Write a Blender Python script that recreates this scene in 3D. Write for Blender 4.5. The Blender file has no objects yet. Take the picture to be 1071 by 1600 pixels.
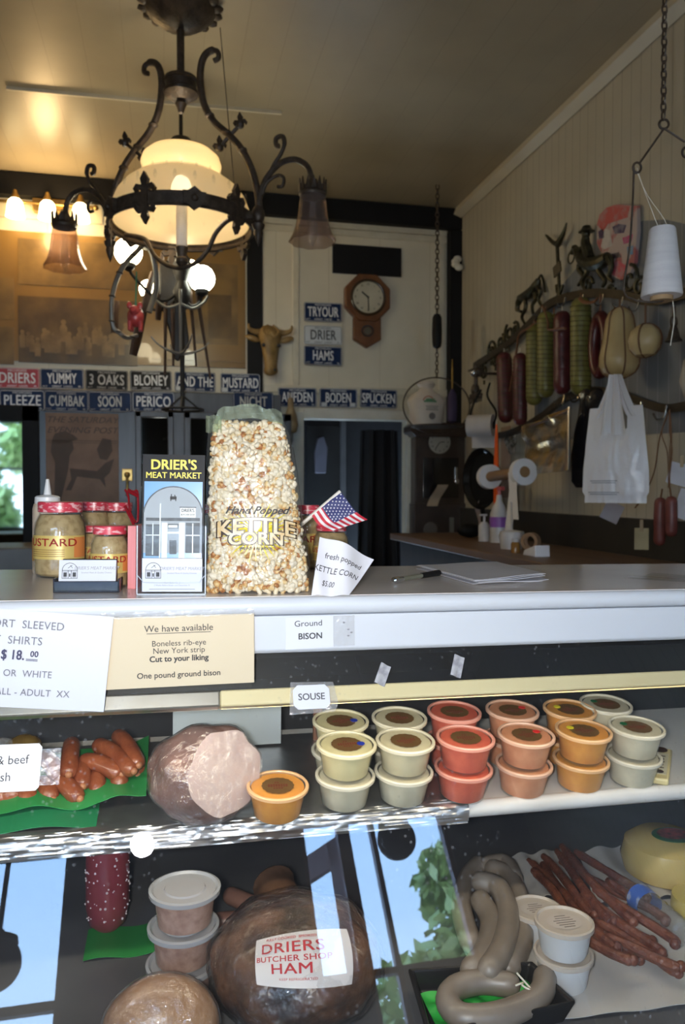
import bpy, bmesh, math, random
from math import sin, cos, pi, radians, tan, atan2, sqrt
from mathutils import Vector, Matrix, noise
random.seed(7)
S = bpy.context.scene
COL = S.collection

# ------------------------------------------------------------------ camera
F = 18 / 23.6 * 1600
YAW, PITCH = radians(12.7), radians(-1.69)
EYE = Vector((0, 0, 1.45))
FW = Vector((sin(YAW) * cos(PITCH), cos(YAW) * cos(PITCH), sin(PITCH)))
RI = Vector((cos(YAW), -sin(YAW), 0))
UP = RI.cross(FW)
cam_d = bpy.data.cameras.new('camera')
cam_d.sensor_fit = 'VERTICAL'; cam_d.sensor_height = 23.6; cam_d.sensor_width = 15.8; cam_d.lens = 18
cam_d.clip_start = .02
cam_d.dof.use_dof = True; cam_d.dof.focus_distance = 1.25; cam_d.dof.aperture_fstop = 4.5
cam = bpy.data.objects.new('camera', cam_d); COL.objects.link(cam)
cam.matrix_world = Matrix(((RI.x, UP.x, -FW.x, EYE.x), (RI.y, UP.y, -FW.y, EYE.y), (RI.z, UP.z, -FW.z, EYE.z), (0, 0, 0, 1)))
S.camera = cam
S.view_settings.view_transform = 'Standard'; S.view_settings.look = 'None'
S.view_settings.gamma = 1; S.view_settings.use_curve_mapping = False
S.view_settings.exposure = 0.75
S.cycles.use_denoising = True
S.cycles.max_bounces = 10; S.cycles.transparent_max_bounces = 32
S.cycles.diffuse_bounces = 4; S.cycles.glossy_bounces = 5
S.cycles.sample_clamp_indirect = 6
S.cycles.caustics_reflective = False; S.cycles.caustics_refractive = False

# ------------------------------------------------------------------ sky outside the shop windows
W = bpy.data.worlds.new('sky'); S.world = W; W.use_nodes = True
nt = W.node_tree
bg = nt.nodes['Background']
tc = nt.nodes.new('ShaderNodeTexCoord'); sp = nt.nodes.new('ShaderNodeSeparateXYZ')
rp = nt.nodes.new('ShaderNodeValToRGB')
nt.links.new(tc.outputs['Generated'], sp.inputs[0]); nt.links.new(sp.outputs['Z'], rp.inputs[0])
rp.color_ramp.elements[0].position = 0; rp.color_ramp.elements[0].color = (.55, .76, 1, 1)
rp.color_ramp.elements[1].position = .6; rp.color_ramp.elements[1].color = (.26, .52, 1, 1)
nt.links.new(rp.outputs[0], bg.inputs[0]); bg.inputs[1].default_value = 7.2

ROOM = dict(x0=-3.3, x1=2.35, y0=-2.5, y1=6.1, z1=3.72)

def area(name, loc, rot, sx, sy, power, col=(1, 1, 1), portal=False, spread=pi):
    d = bpy.data.lights.new(name, 'AREA'); d.shape = 'RECTANGLE'; d.size = sx; d.size_y = sy
    d.energy = power; d.color = col; d.spread = spread
    if portal: d.cycles.is_portal = True
    o = bpy.data.objects.new(name, d); COL.objects.link(o); o.location = loc; o.rotation_euler = rot
    return o
def point(name, loc, power, col, r=.03):
    d = bpy.data.lights.new(name, 'POINT'); d.energy = power; d.color = col; d.shadow_soft_size = r
    o = bpy.data.objects.new(name, d); COL.objects.link(o); o.location = loc; return o
# the camera's own flash, to the left of the lens (held upright)
fl = area('camera_flash', EYE - RI * .060 + UP * .004 - FW * .01, (0, 0, 0), .065, .07, 13.0, (1, .97, .93))
fl.data.shape = 'ELLIPSE'
fl.matrix_world = Matrix.Translation(fl.location) @ cam.matrix_world.to_3x3().to_4x4()
# the shop's ceiling fluorescent behind the camera is off; daylight enters by the shop windows (portals guide the sampling)
PORTALS = [(-3.1, -.50, .75, 2.63), (.84, 1.80, 1.74, 2.66)]
for i, (xa, xb, za, zb) in enumerate(PORTALS):
    area('window_portal', ((xa + xb) / 2, -2.49, (za + zb) / 2), (radians(90), 0, 0), xb - xa, zb - za, 1, portal=True).rotation_euler = (radians(90), 0, pi)

# ------------------------------------------------------------------ pixel rays (photo pixels, 1071 x 1600)
def ray(x, y): return RI * (x - 535.5) + UP * (800 - y) + FW * F
def onY(x, y, Y): r = ray(x, y); return EYE + r * ((Y - EYE.y) / r.y)
def onX(x, y, X): r = ray(x, y); return EYE + r * ((X - EYE.x) / r.x)
def onZ(x, y, Z): r = ray(x, y); return EYE + r * ((Z - EYE.z) / r.z)
def atD(x, y, d): return EYE + ray(x, y) * (d / F)
def dep(P): return (Vector(P) - EYE).dot(FW)
def mpp(P): return dep(P) / F
# the display case leans a little to the right: its own frame
K = .013
PIV = Vector((.27, 1.2, 1.28))
CM = Matrix.Translation(PIV) @ Matrix.Rotation(K, 4, 'Y') @ Matrix.Translation(-PIV)
CI = CM.inverted()
CASE = []
def cray(x, y): return CI.to_3x3() @ ray(x, y)
CE = CI @ EYE
def conY(x, y, Y): r = cray(x, y); return CE + r * ((Y - CE.y) / r.y)
def conZ(x, y, Z): r = cray(x, y); return CE + r * ((Z - CE.z) / r.z)
def conP(x, y, p, n): r = cray(x, y); n = Vector(n); return CE + r * ((Vector(p) - CE).dot(n) / r.dot(n))

# ------------------------------------------------------------------ materials
MATS = {}
def _new(name):
    m = bpy.data.materials.new(name); m.use_nodes = True
    return m, m.node_tree, m.node_tree.nodes, m.node_tree.nodes['Principled BSDF']
def mat(name, col, rough=.5, metal=0., col2=None, nscale=8., bump=0., bscale=40., coat=0., trans=0., emit=None, es=0., sss=0., contrast=(.35, .65), detail=4, spec=.5, stretch=None):
    if name in MATS: return MATS[name]
    m, t, N, b = _new(name)
    c4 = lambda c: (c[0], c[1], c[2], 1)
    b.inputs['Base Color'].default_value = c4(col); b.inputs['Roughness'].default_value = rough
    b.inputs['Metallic'].default_value = metal; b.inputs['Coat Weight'].default_value = coat
    b.inputs['Transmission Weight'].default_value = trans; b.inputs['Specular IOR Level'].default_value = spec
    if sss: b.inputs['Subsurface Weight'].default_value = sss; b.inputs['Subsurface Radius'].default_value = (.01, .006, .004)
    if emit: b.inputs['Emission Color'].default_value = c4(emit); b.inputs['Emission Strength'].default_value = es
    if col2 is None: col2 = tuple(min(1, x * .86) for x in col)
    co = N.new('ShaderNodeTexCoord'); mp = N.new('ShaderNodeMapping')
    if stretch: mp.inputs['Scale'].default_value = stretch
    t.links.new(co.outputs['Object'], mp.inputs[0])
    nz = N.new('ShaderNodeTexNoise'); nz.inputs['Scale'].default_value = nscale; nz.inputs['Detail'].default_value = detail
    t.links.new(mp.outputs[0], nz.inputs['Vector'])
    r = N.new('ShaderNodeValToRGB'); e = r.color_ramp.elements
    e[0].position = contrast[0]; e[1].position = contrast[1]; e[0].color = c4(col2); e[1].color = c4(col)
    t.links.new(nz.outputs['Fac'], r.inputs[0]); t.links.new(r.outputs[0], b.inputs['Base Color'])
    if bump:
        n2 = N.new('ShaderNodeTexNoise'); n2.inputs['Scale'].default_value = bscale; n2.inputs['Detail'].default_value = 3
        t.links.new(mp.outputs[0], n2.inputs['Vector'])
        bp = N.new('ShaderNodeBump'); bp.inputs['Strength'].default_value = bump; bp.inputs['Distance'].default_value = .01
        t.links.new(n2.outputs['Fac'], bp.inputs['Height']); t.links.new(bp.outputs[0], b.inputs['Normal'])
    MATS[name] = m; return m
def boards(name, col, line, axis, spacing, rough=.5, dark=.55, width=.06, rot=0):
    m, t, N, b = _new(name)
    co = N.new('ShaderNodeTexCoord'); mp = N.new('ShaderNodeMapping'); mp.inputs['Rotation'].default_value = (0, 0, rot)
    t.links.new(co.outputs['Object'], mp.inputs[0])
    s = N.new('ShaderNodeSeparateXYZ'); t.links.new(mp.outputs[0], s.inputs[0])
    d = N.new('ShaderNodeMath'); d.operation = 'DIVIDE'; d.inputs[1].default_value = spacing; t.links.new(s.outputs[axis], d.inputs[0])
    f = N.new('ShaderNodeMath'); f.operation = 'FRACT'; t.links.new(d.outputs[0], f.inputs[0])
    lt = N.new('ShaderNodeMath'); lt.operation = 'LESS_THAN'; lt.inputs[1].default_value = width; t.links.new(f.outputs[0], lt.inputs[0])
    nz = N.new('ShaderNodeTexNoise'); nz.inputs['Scale'].default_value = 2.5; nz.inputs['Detail'].default_value = 6; t.links.new(co.outputs['Object'], nz.inputs['Vector'])
    r = N.new('ShaderNodeValToRGB'); e = r.color_ramp.elements
    e[0].position = .35; e[1].position = .65; e[0].color = (*[c * .88 for c in col], 1); e[1].color = (*col, 1)
    t.links.new(nz.outputs['Fac'], r.inputs[0])
    mx = N.new('ShaderNodeMixRGB'); t.links.new(lt.outputs[0], mx.inputs[0]); t.links.new(r.outputs[0], mx.inputs[1]); mx.inputs[2].default_value = (*line, 1)
    t.links.new(mx.outputs[0], b.inputs['Base Color'])
    iv = N.new('ShaderNodeMath'); iv.operation = 'SUBTRACT'; iv.inputs[0].default_value = 1; t.links.new(lt.outputs[0], iv.inputs[1])
    bp = N.new('ShaderNodeBump'); bp.inputs['Strength'].default_value = .6; bp.inputs['Distance'].default_value = .004
    t.links.new(iv.outputs[0], bp.inputs['Height']); t.links.new(bp.outputs[0], b.inputs['Normal'])
    b.inputs['Roughness'].default_value = rough
    MATS[name] = m; return m
def film(name, tint=(1, 1, 1), haze=.05, hcol=(.9, .9, .9), rough=.08, ior=1.45, wrinkle=0., wscale=30., boost=1.0, dust=0.):
    """thin clear sheet: sees straight through, mirrors by Fresnel, a little milky"""
    if name in MATS: return MATS[name]
    m, t, N, b = _new(name); N.remove(b); out = N['Material Output']
    tr = N.new('ShaderNodeBsdfTransparent'); tr.inputs[0].default_value = (*tint, 1)
    gl = N.new('ShaderNodeBsdfGlossy'); gl.inputs['Roughness'].default_value = rough
    df = N.new('ShaderNodeBsdfDiffuse'); df.inputs[0].default_value = (*hcol, 1)
    fr = N.new('ShaderNodeLayerWeight'); fr.inputs[0].default_value = .5      # the same from either side of the sheet
    pw = N.new('ShaderNodeMath'); pw.operation = 'POWER'; pw.inputs[1].default_value = 5; t.links.new(fr.outputs['Facing'], pw.inputs[0])
    F0 = ((ior - 1) / (ior + 1)) ** 2 * boost
    ml = N.new('ShaderNodeMath'); ml.operation = 'MULTIPLY_ADD'; ml.inputs[1].default_value = (1 - F0) * min(1, .55 * boost); ml.inputs[2].default_value = F0; ml.use_clamp = True
    t.links.new(pw.outputs[0], ml.inputs[0])
    m1 = N.new('ShaderNodeMixShader'); m1.inputs[0].default_value = haze
    m2 = N.new('ShaderNodeMixShader'); t.links.new(ml.outputs[0], m2.inputs[0])
    t.links.new(tr.outputs[0], m1.inputs[1]); t.links.new(df.outputs[0], m1.inputs[2])
    t.links.new(m1.outputs[0], m2.inputs[1]); t.links.new(gl.outputs[0], m2.inputs[2])
    t.links.new(m2.outputs[0], out.inputs[0])
    co = N.new('ShaderNodeTexCoord')
    if wrinkle:
        nz = N.new('ShaderNodeTexNoise'); nz.inputs['Scale'].default_value = wscale; nz.inputs['Detail'].default_value = 5
        t.links.new(co.outputs['Object'], nz.inputs['Vector'])
        bp = N.new('ShaderNodeBump'); bp.inputs['Strength'].default_value = wrinkle; bp.inputs['Distance'].default_value = .02
        t.links.new(nz.outputs['Fac'], bp.inputs['Height'])
        for n in (gl, df): t.links.new(bp.outputs[0], n.inputs['Normal'])
    if dust:
        vo = N.new('ShaderNodeTexVoronoi'); vo.inputs['Scale'].default_value = 85; t.links.new(co.outputs['Object'], vo.inputs['Vector'])
        lt = N.new('ShaderNodeMapRange'); lt.inputs['From Min'].default_value = .12; lt.inputs['From Max'].default_value = .24
        lt.inputs['To Min'].default_value = 1; lt.inputs['To Max'].default_value = 0; t.links.new(vo.outputs['Distance'], lt.inputs['Value'])
        nz = N.new('ShaderNodeTexNoise'); nz.inputs['Scale'].default_value = 5; nz.inputs['Detail'].default_value = 6; t.links.new(co.outputs['Object'], nz.inputs['Vector'])
        mr = N.new('ShaderNodeMapRange'); mr.inputs['From Min'].default_value = .48; mr.inputs['From Max'].default_value = .72; t.links.new(nz.outputs['Fac'], mr.inputs['Value'])
        mm = N.new('ShaderNodeMath'); mm.operation = 'MULTIPLY'; t.links.new(lt.outputs[0], mm.inputs[0]); t.links.new(mr.outputs[0], mm.inputs[1])
        ma = N.new('ShaderNodeMath'); ma.operation = 'MULTIPLY_ADD'; ma.inputs[1].default_value = dust; ma.inputs[2].default_value = haze
        t.links.new(mm.outputs[0], ma.inputs[0]); t.links.new(ma.outputs[0], m1.inputs[0])
    MATS[name] = m; return m
def glow_glass(name, col, transl=.6, rough=.25, clear=.18):
    """opal lamp glass: lets its bulb's light through diffusely"""
    if name in MATS: return MATS[name]
    m, t, N, b = _new(name); N.remove(b); out = N['Material Output']
    d = N.new('ShaderNodeBsdfDiffuse'); d.inputs[0].default_value = (*col, 1)
    tl = N.new('ShaderNodeBsdfTranslucent'); tl.inputs[0].default_value = (*col, 1)
    g = N.new('ShaderNodeBsdfGlossy'); g.inputs['Roughness'].default_value = rough
    a = N.new('ShaderNodeMixShader'); a.inputs[0].default_value = transl
    c = N.new('ShaderNodeMixShader'); c.inputs[0].default_value = .06
    t.links.new(d.outputs[0], a.inputs[1]); t.links.new(tl.outputs[0], a.inputs[2])
    t.links.new(a.outputs[0], c.inputs[1]); t.links.new(g.outputs[0], c.inputs[2]); tr = N.new('ShaderNodeBsdfTransparent'); e = N.new('ShaderNodeMixShader'); e.inputs[0].default_value = clear
    t.links.new(c.outputs[0], e.inputs[1]); t.links.new(tr.outputs[0], e.inputs[2]); t.links.new(e.outputs[0], out.inputs[0])
    MATS[name] = m; return m
def emis(name, col, s):
    if name in MATS: return MATS[name]
    m, t, N, b = _new(name); N.remove(b); e = N.new('ShaderNodeEmission'); e.inputs[0].default_value = (*col, 1); e.inputs[1].default_value = s
    t.links.new(e.outputs[0], N['Material Output'].inputs[0]); MATS[name] = m; return m
def island_ramp(name, stops, rough=.6, nscale=90, sss=0.):
    """every loose piece of the mesh takes its own colour, mottled"""
    m, t, N, b = _new(name)
    g = N.new('ShaderNodeNewGeometry'); co = N.new('ShaderNodeTexCoord')
    nz = N.new('ShaderNodeTexNoise'); nz.inputs['Scale'].default_value = nscale; nz.inputs['Detail'].default_value = 2
    t.links.new(co.outputs['Object'], nz.inputs['Vector'])
    a = N.new('ShaderNodeMath'); a.operation = 'MULTIPLY_ADD'; a.inputs[1].default_value = .9; a.inputs[2].default_value = -.45
    t.links.new(nz.outputs['Fac'], a.inputs[0])
    s = N.new('ShaderNodeMath'); s.operation = 'ADD'; s.use_clamp = True
    t.links.new(g.outputs['Random Per Island'], s.inputs[0]); t.links.new(a.outputs[0], s.inputs[1])
    r = N.new('ShaderNodeValToRGB'); el = r.color_ramp.elements
    while len(el) < len(stops): el.new(.5)
    for e, (p, c) in zip(el, stops): e.position = p; e.color = (*c, 1)
    t.links.new(s.outputs[0], r.inputs[0]); t.links.new(r.outputs[0], b.inputs['Base Color'])
    b.inputs['Roughness'].default_value = rough
    if sss: b.inputs['Subsurface Weight'].default_value = sss; b.inputs['Subsurface Radius'].default_value = (.004, .003, .002)
    MATS[name] = m; return m

# ------------------------------------------------------------------ mesh building
def frames(pts, closed=False):
    n = len(pts); T = []
    for i in range(n):
        a = pts[i - 1] if (i or closed) else pts[i]; b = pts[(i + 1) % n] if (i < n - 1 or closed) else pts[i]
        d = (b - a); T.append(d.normalized() if d.length > 1e-9 else Vector((0, 0, 1)))
    u = T[0].orthogonal().normalized(); out = []
    for i in range(n):
        u = (u - T[i] * u.dot(T[i])); u = u.normalized() if u.length > 1e-6 else T[i].orthogonal().normalized()
        out.append((u, T[i].cross(u)))
    return out
def spline(pts, n=6, closed=False):
    P = [Vector(p) for p in pts]; out = []; m = len(P)
    for i in range(m if closed else m - 1):
        if closed: a, b, c, d = P[i - 1], P[i], P[(i + 1) % m], P[(i + 2) % m]
        else: a, b, c, d = P[max(i - 1, 0)], P[i], P[i + 1], P[min(i + 2, m - 1)]
        for k in range(n):
            t = k / n
            out.append(.5 * ((2 * b) + (c - a) * t + (2 * a - 5 * b + 4 * c - d) * t * t + (3 * b - a - 3 * c + d) * t ** 3))
    if not closed: out.append(P[-1])
    return out
class MB:
    def __init__(s): s.bm = bmesh.new(); s.mi = 0; s.M = Matrix.Identity(4)
    def v(s, p): return s.bm.verts.new(s.M @ Vector(p))
    def f(s, vs):
        try: fc = s.bm.faces.new(vs); fc.material_index = s.mi; return fc
        except ValueError: return None
    def box(s, c, d, rot=None):
        R = Matrix.Translation(c) @ (rot.to_4x4() if rot else Matrix.Identity(4))
        q = [s.v(R @ Vector((x * d[0] / 2, y * d[1] / 2, z * d[2] / 2))) for x in (-1, 1) for y in (-1, 1) for z in (-1, 1)]
        for i in ((0, 1, 3, 2), (4, 6, 7, 5), (0, 4, 5, 1), (2, 3, 7, 6), (0, 2, 6, 4), (1, 5, 7, 3)): s.f([q[k] for k in i])
        return s
    def bar(s, a, b, w, d):
        a, b = Vector(a), Vector(b); z = (b - a); L = z.length; z.normalize()
        x = Vector((0, 1, 0)).cross(z); x = x.normalized() if x.length > 1e-4 else Vector((1, 0, 0)); y = z.cross(x)
        return s.box((a + b) / 2, (w, d, L), Matrix((x, y, z)).transposed())
    def lathe(s, prof, n=32, cap=True, M=None, wob=None):
        M = M or Matrix.Identity(4); rings = []
        for (r, z) in prof:
            if r < 1e-6: rings.append([s.v(M @ Vector((0, 0, z)))])
            else: rings.append([s.v(M @ Vector(((r * (wob(a, z) if wob else 1)) * cos(a), (r * (wob(a, z) if wob else 1)) * sin(a), z))) for a in [2 * pi * k / n for k in range(n)]])
        for A, B in zip(rings, rings[1:]):
            for k in range(n):
                k2 = (k + 1) % n
                if len(A) == 1 and len(B) == 1: continue
                if len(A) == 1: s.f([A[0], B[k2], B[k]])
                elif len(B) == 1: s.f([A[k], A[k2], B[0]])
                else: s.f([A[k], A[k2], B[k2], B[k]])
        if cap:
            if len(rings[0]) > 1: s.f(rings[0][::-1])
            if len(rings[-1]) > 1: s.f(rings[-1])
        return s
    def tube(s, pts, r, n=8, closed=False, cap=True, flat=1.):
        P = [Vector(p) for p in pts]; R = r if isinstance(r, (list, tuple)) else [r] * len(P); rings = []
        for p, (u, w), rr in zip(P, frames(P, closed), R):
            rings.append([s.v(p + (u * cos(2 * pi * k / n) + w * sin(2 * pi * k / n) * flat) * rr) for k in range(n)])
        m = len(rings)
        for i in range(m if closed else m - 1):
            A, B = rings[i], rings[(i + 1) % m]
            for k in range(n): s.f([A[k], A[(k + 1) % n], B[(k + 1) % n], B[k]])
        if cap and not closed: s.f(rings[0][::-1]); s.f(rings[-1])
        return s
    def sausage(s, pts, r, n=14):
        """a tube with rounded ends"""
        P = [Vector(p) for p in pts]; d0 = (P[0] - P[1]).normalized(); d1 = (P[-1] - P[-2]).normalized()
        A = [P[0] + d0 * r * k for k in (.98, .85, .55)]; Bq = [P[-1] + d1 * r * k for k in (.55, .85, .98)]
        R = [r * .15, r * .55, r * .85] + [r] * len(P) + [r * .85, r * .55, r * .15]
        return s.tube(A + P + Bq, R, n)
    def prism(s, poly, d, y0=0.):
        """polygon in the XZ plane, front face at y0-d, back at y0"""
        a = [s.v((x, y0 - d, z)) for x, z in poly]; b = [s.v((x, y0, z)) for x, z in poly]; n = len(poly)
        s.f(a); s.f(b[::-1])
        for i in range(n): s.f([a[i], b[i], b[(i + 1) % n], a[(i + 1) % n]])
        return s
    def ball(s, c, r, sc=(1, 1, 1), n=14, m=9, rot=None):
        M = Matrix.Translation(c) @ (rot.to_4x4() if rot else Matrix.Identity(4)) @ Matrix.Diagonal((*sc, 1))
        return s.lathe([(r * sin(pi * k / m), -r * cos(pi * k / m)) for k in range(m + 1)], n, False, M)
    def grid(s, fn, nu, nv):
        G = [[s.v(fn(i / nu, j / nv)) for j in range(nv + 1)] for i in range(nu + 1)]
        for i in range(nu):
            for j in range(nv): s.f([G[i][j], G[i + 1][j], G[i + 1][j + 1], G[i][j + 1]])
        return s
    def text(s, st, size, c=(0, 0), y=0., d=.0006, sx=1., bold=0., fn=None, shear=0., align='CENTER', space=1.):
        """lettering in the XZ plane facing -Y; fn bends (x, y, z) onto another surface"""
        me = text_mesh(st, size, 0, shear, align, space, d)
        # heavier strokes: the same letters printed again, a hair to each side
        for k, (ox, oz) in enumerate(((0, 0),) if bold < .006 else ((-1, .6), (1, .6), (-1, -.6), (1, -.6), (0, 0))):
            vs = []
            for q in me.vertices:
                p = Vector((c[0] + q.co.x * sx + ox * bold * size, y - q.co.z - d - k * .00002, c[1] + q.co.y + oz * bold * size))
                vs.append(s.v(fn(p) if fn else p))
            for p in me.polygons: s.f([vs[j] for j in p.vertices])
        return s
    def build(s, name, m, parent=None, smooth=True, angle=35, loc=None, rot=None, bevel=0., solid=0., fix=True):
        if fix: bmesh.ops.recalc_face_normals(s.bm, faces=s.bm.faces[:])
        if solid: bmesh.ops.solidify(s.bm, geom=s.bm.faces[:], thickness=solid)
        me = bpy.data.meshes.new(name); s.bm.to_mesh(me); s.bm.free()
        for mm in (m if isinstance(m, (list, tuple)) else [m]): me.materials.append(mm)
        if smooth:
            me.shade_smooth(); me.set_sharp_from_angle(angle=radians(angle))
        o = bpy.data.objects.new(name, me); COL.objects.link(o)
        if parent: o.parent = parent
        if loc is not None: o.location = loc
        if rot is not None: o.rotation_euler = rot
        if bevel:
            b = o.modifiers.new('bevel', 'BEVEL'); b.width = bevel; b.segments = 2; b.limit_method = 'ANGLE'; b.angle_limit = radians(40)
        return o
TXT = {}
def text_mesh(st, size, bold, shear, align, space, d):
    k = (st, size, bold, shear, align, space, d)
    if k in TXT: return TXT[k]
    cu = bpy.data.curves.new('lettering', 'FONT'); cu.body = st; cu.size = 1; cu.align_x = align; cu.align_y = 'CENTER'
    cu.offset = bold; cu.shear = shear; cu.space_character = space; cu.resolution_u = 3; cu.extrude = d / 2 / size
    o = bpy.data.objects.new('lettering', cu); COL.objects.link(o)
    dg = bpy.context.evaluated_depsgraph_get(); dg.update()
    me = bpy.data.meshes.new_from_object(o.evaluated_get(dg))
    bpy.data.objects.remove(o); me.transform(Matrix.Diagonal((size, size, size, 1))); TXT[k] = me; return me

def tag(o, label, cat, group=None, kind=None, case=False):
    o['label'] = label; o['category'] = cat
    if group: o['group'] = group
    if kind: o['kind'] = kind
    if case: CASE.append(o)
    return o
def thing(name, label, cat, loc=(0, 0, 0), rot=(0, 0, 0), group=None, case=False):
    o = bpy.data.objects.new(name, None); COL.objects.link(o); o.empty_display_size = .05
    o.location = loc; o.rotation_euler = rot
    return tag(o, label, cat, group, None, case)
def struct(o, case=False):
    o['kind'] = 'structure'
    if case: CASE.append(o)
    return o
def dup(o, label, loc=None, rot=None, case=False, parent=None):
    c = o.copy(); COL.objects.link(c)
    if parent: c.parent = parent
    else:
        c['label'] = label
        if loc is not None: c.location = loc
        if rot is not None: c.rotation_euler = rot
        if case: CASE.append(c)
    for ch in list(o.children): dup(ch, None, parent=c)
    return c
WALLR = (0, 0, radians(-90))          # turns a thing made facing -Y to hang on the right wall
def circ(r, n=24, cx=0, cz=0, a0=0, a1=2 * pi): 
    full = abs(a1 - a0 - 2 * pi) < 1e-6; m = n if full else n + 1
    return [(cx + r * cos(a0 + (a1 - a0) * k / n), cz + r * sin(a0 + (a1 - a0) * k / n)) for k in range(m)]
def rect(x0, z0, x1, z1): return [(x0, z0), (x1, z0), (x1, z1), (x0, z1)]
# ================================================================== SETTING
x0, x1, y0, y1, z1 = (ROOM[k] for k in ('x0', 'x1', 'y0', 'y1', 'z1'))
M_cream = boards('cream_paint', (.72, .65, .51), (.58, .51, .38), 'X', .42, .45, width=.015)
M_bead = boards('beadboard_paint', (.51, .46, .36), (.34, .30, .23), 'Y', .085, .5, width=.07)
M_bead_grey = boards('grey_beadboard', (.19, .20, .215), (.29, .30, .32), 'X', .085, .5, width=.06)
M_ceil = boards('ceiling_boards', (.37, .31, .215), (.30, .25, .17), 'X', .20, .35, width=.02)
M_black = mat('black_paint', (.009, .009, .010), .6, spec=.2)
M_iron = mat('dark_iron', (.085, .062, .045), .45, .3, (.045, .032, .023), 30, .25, 80)
M_brass = mat('old_brass', (.45, .30, .10), .3, .9, (.25, .15, .05), 20)
M_wooddk = mat('dark_wood', (.055, .042, .036), .35, 0, (.03, .024, .022), 12, stretch=(1, 1, .12))
M_steel = mat('steel', (.55, .56, .58), .25, .9)
M_white = mat('white_enamel', (.80, .81, .83), .28)
M_paper = mat('white_paper', (.82, .82, .85), .6, 0, (.76, .76, .80), 6)
M_ink = mat('black_ink', (.03, .03, .035), .6)
M_redink = mat('red_ink', (.55, .03, .03), .5)
M_string = mat('twine', (.72, .68, .58), .8)
M_floor = boards('floor_boards', (.20, .13, .08), (.09, .06, .04), 'X', .1, .4)

struct(MB().box(((x0 + x1) / 2, (y0 + y1) / 2 + .4, -.05), (x1 - x0 + .4, y1 - y0 + 1.4, .1)).build('floor', M_floor))
struct(MB().box(((x0 + x1) / 2, (y0 + y1) / 2 + 1.2, z1 + .05), (x1 - x0 + .4, y1 - y0 + 2.6, .1)).build('ceiling', M_ceil))
struct(MB().box((x1 + .05, (y0 + y1) / 2, z1 / 2), (.1, y1 - y0 + .2, z1)).build('wall_right', M_bead))
M_wall_l = mat('left_wall_paint', (.30, .25, .17), .6)
struct(MB().box((x0 - .05, (y0 + y1) / 2, z1 / 2), (.1, y1 - y0 + .2, z1)).build('wall_left', M_wall_l))
# back wall with a doorway
dl, dr, dt = onY(474, 700, 6.1).x, onY(634, 700, 6.1).x, onY(550, 656, 6.1).z
w = MB()
w.box(((x0 + dl) / 2, 6.15, z1 / 2), (dl - x0, .1, z1)); w.box(((dr + x1) / 2, 6.15, z1 / 2), (x1 - dr, .1, z1))
w.box(((dl + dr) / 2, 6.15, (dt + z1) / 2), (dr - dl, .1, z1 - dt))
struct(w.build('wall_back', M_cream, smooth=False))
# room beyond the doorway, unlit
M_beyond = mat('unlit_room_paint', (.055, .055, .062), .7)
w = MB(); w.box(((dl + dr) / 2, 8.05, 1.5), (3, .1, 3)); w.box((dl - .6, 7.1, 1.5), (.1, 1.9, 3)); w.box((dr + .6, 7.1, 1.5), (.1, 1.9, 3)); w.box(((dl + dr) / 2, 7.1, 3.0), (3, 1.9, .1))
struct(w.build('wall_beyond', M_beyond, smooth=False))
# front wall (behind the camera): two shop windows
M_front = mat('front_wall_paint', (.035, .03, .026), .8)
w = MB(); Y = -2.55
xs = [x0, -3.1, -.57, .84, 1.7, x1]
for a, b in ((x0, -3.1), (-.50, .84), (1.80, x1)): w.box(((a + b) / 2, Y, z1 / 2), (b - a, .1, z1))
for a, b, zt in ((-3.1, -.50, 2.63), (.84, 1.80, 2.66)):
    w.box(((a + b) / 2, Y, .375), (b - a, .1, .75)); w.box(((a + b) / 2, Y, (zt + z1) / 2), (b - a, .1, z1 - zt))
w.box((.985, Y, 1.245), (.29, .1, .99)); w.box((1.565, Y, 1.245), (.47, .1, .99))
struct(w.build('wall_front', M_front, smooth=False))
M_sash = mat('dark_red_sash', (.22, .045, .026), .4)
M_sashdk = mat('dark_sash', (.03, .028, .03), .4)
M_pane = film('window_pane', (.98, .99, 1), 0.0, rough=0, boost=.8)
w = MB()
for xx in (-3.08, -1.62, -.52): w.box((xx, Y, 1.69), (.05, .06, 1.88))
for zz in (.77, 1.80, 2.61): w.box((-1.80, Y, zz), (2.60, .06, .045))
o = struct(w.build('window_1', M_sashdk, smooth=False)); MB().box((-1.80, Y, 1.69), (2.58, .004, 1.86)).build('pane', M_pane, o)
w = MB()
for xx, ww_ in ((.855, .03), (1.12, .08), (1.31, .03), (1.785, .03)): w.box((xx, Y, 1.70), (ww_, .06, 1.9))
for zz in (.77, 1.74, 2.64): w.box((1.32, Y, zz), (.95, .06, .035))
o = struct(w.build('window_2', M_sash, smooth=False)); MB().box((1.32, Y, 1.70), (.94, .004, 1.88)).build('pane', M_pane, o)
# red street door standing open outside
w = MB(); L = .72
for xx in (.05, L - .05): w.box((xx, 0, 1.3), (.11, .045, 2.54))
w.box((L / 2, 0, 2.5), (L, .045, .16)); w.box((L / 2, 0, 1.62), (L, .045, .12)); w.box((L / 2, 0, .4), (L, .045, .7))
o = struct(w.build('door_1', M_sash, smooth=False, loc=(1.12, -2.64, 0), rot=(0, 0, radians(180 + 58))))
MB().box((L / 2, 0, 2.0), (L - .2, .006, .9)).build('door_pane', M_pane, o)
MB().box((L / 2, 0, 1.1), (L - .2, .006, .9)).build('door_pane', M_pane, o)
MB().ball((L - .05, -.05, 1.0), .03).build('door_knob', M_brass, o)
# pavement and trees out front
struct(MB().box((0, -11, -.06), (40, 16.6, .1)).build('pavement', mat('pavement', (.28, .27, .25), .8, 0, (.2, .2, .19), 3)))
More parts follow.
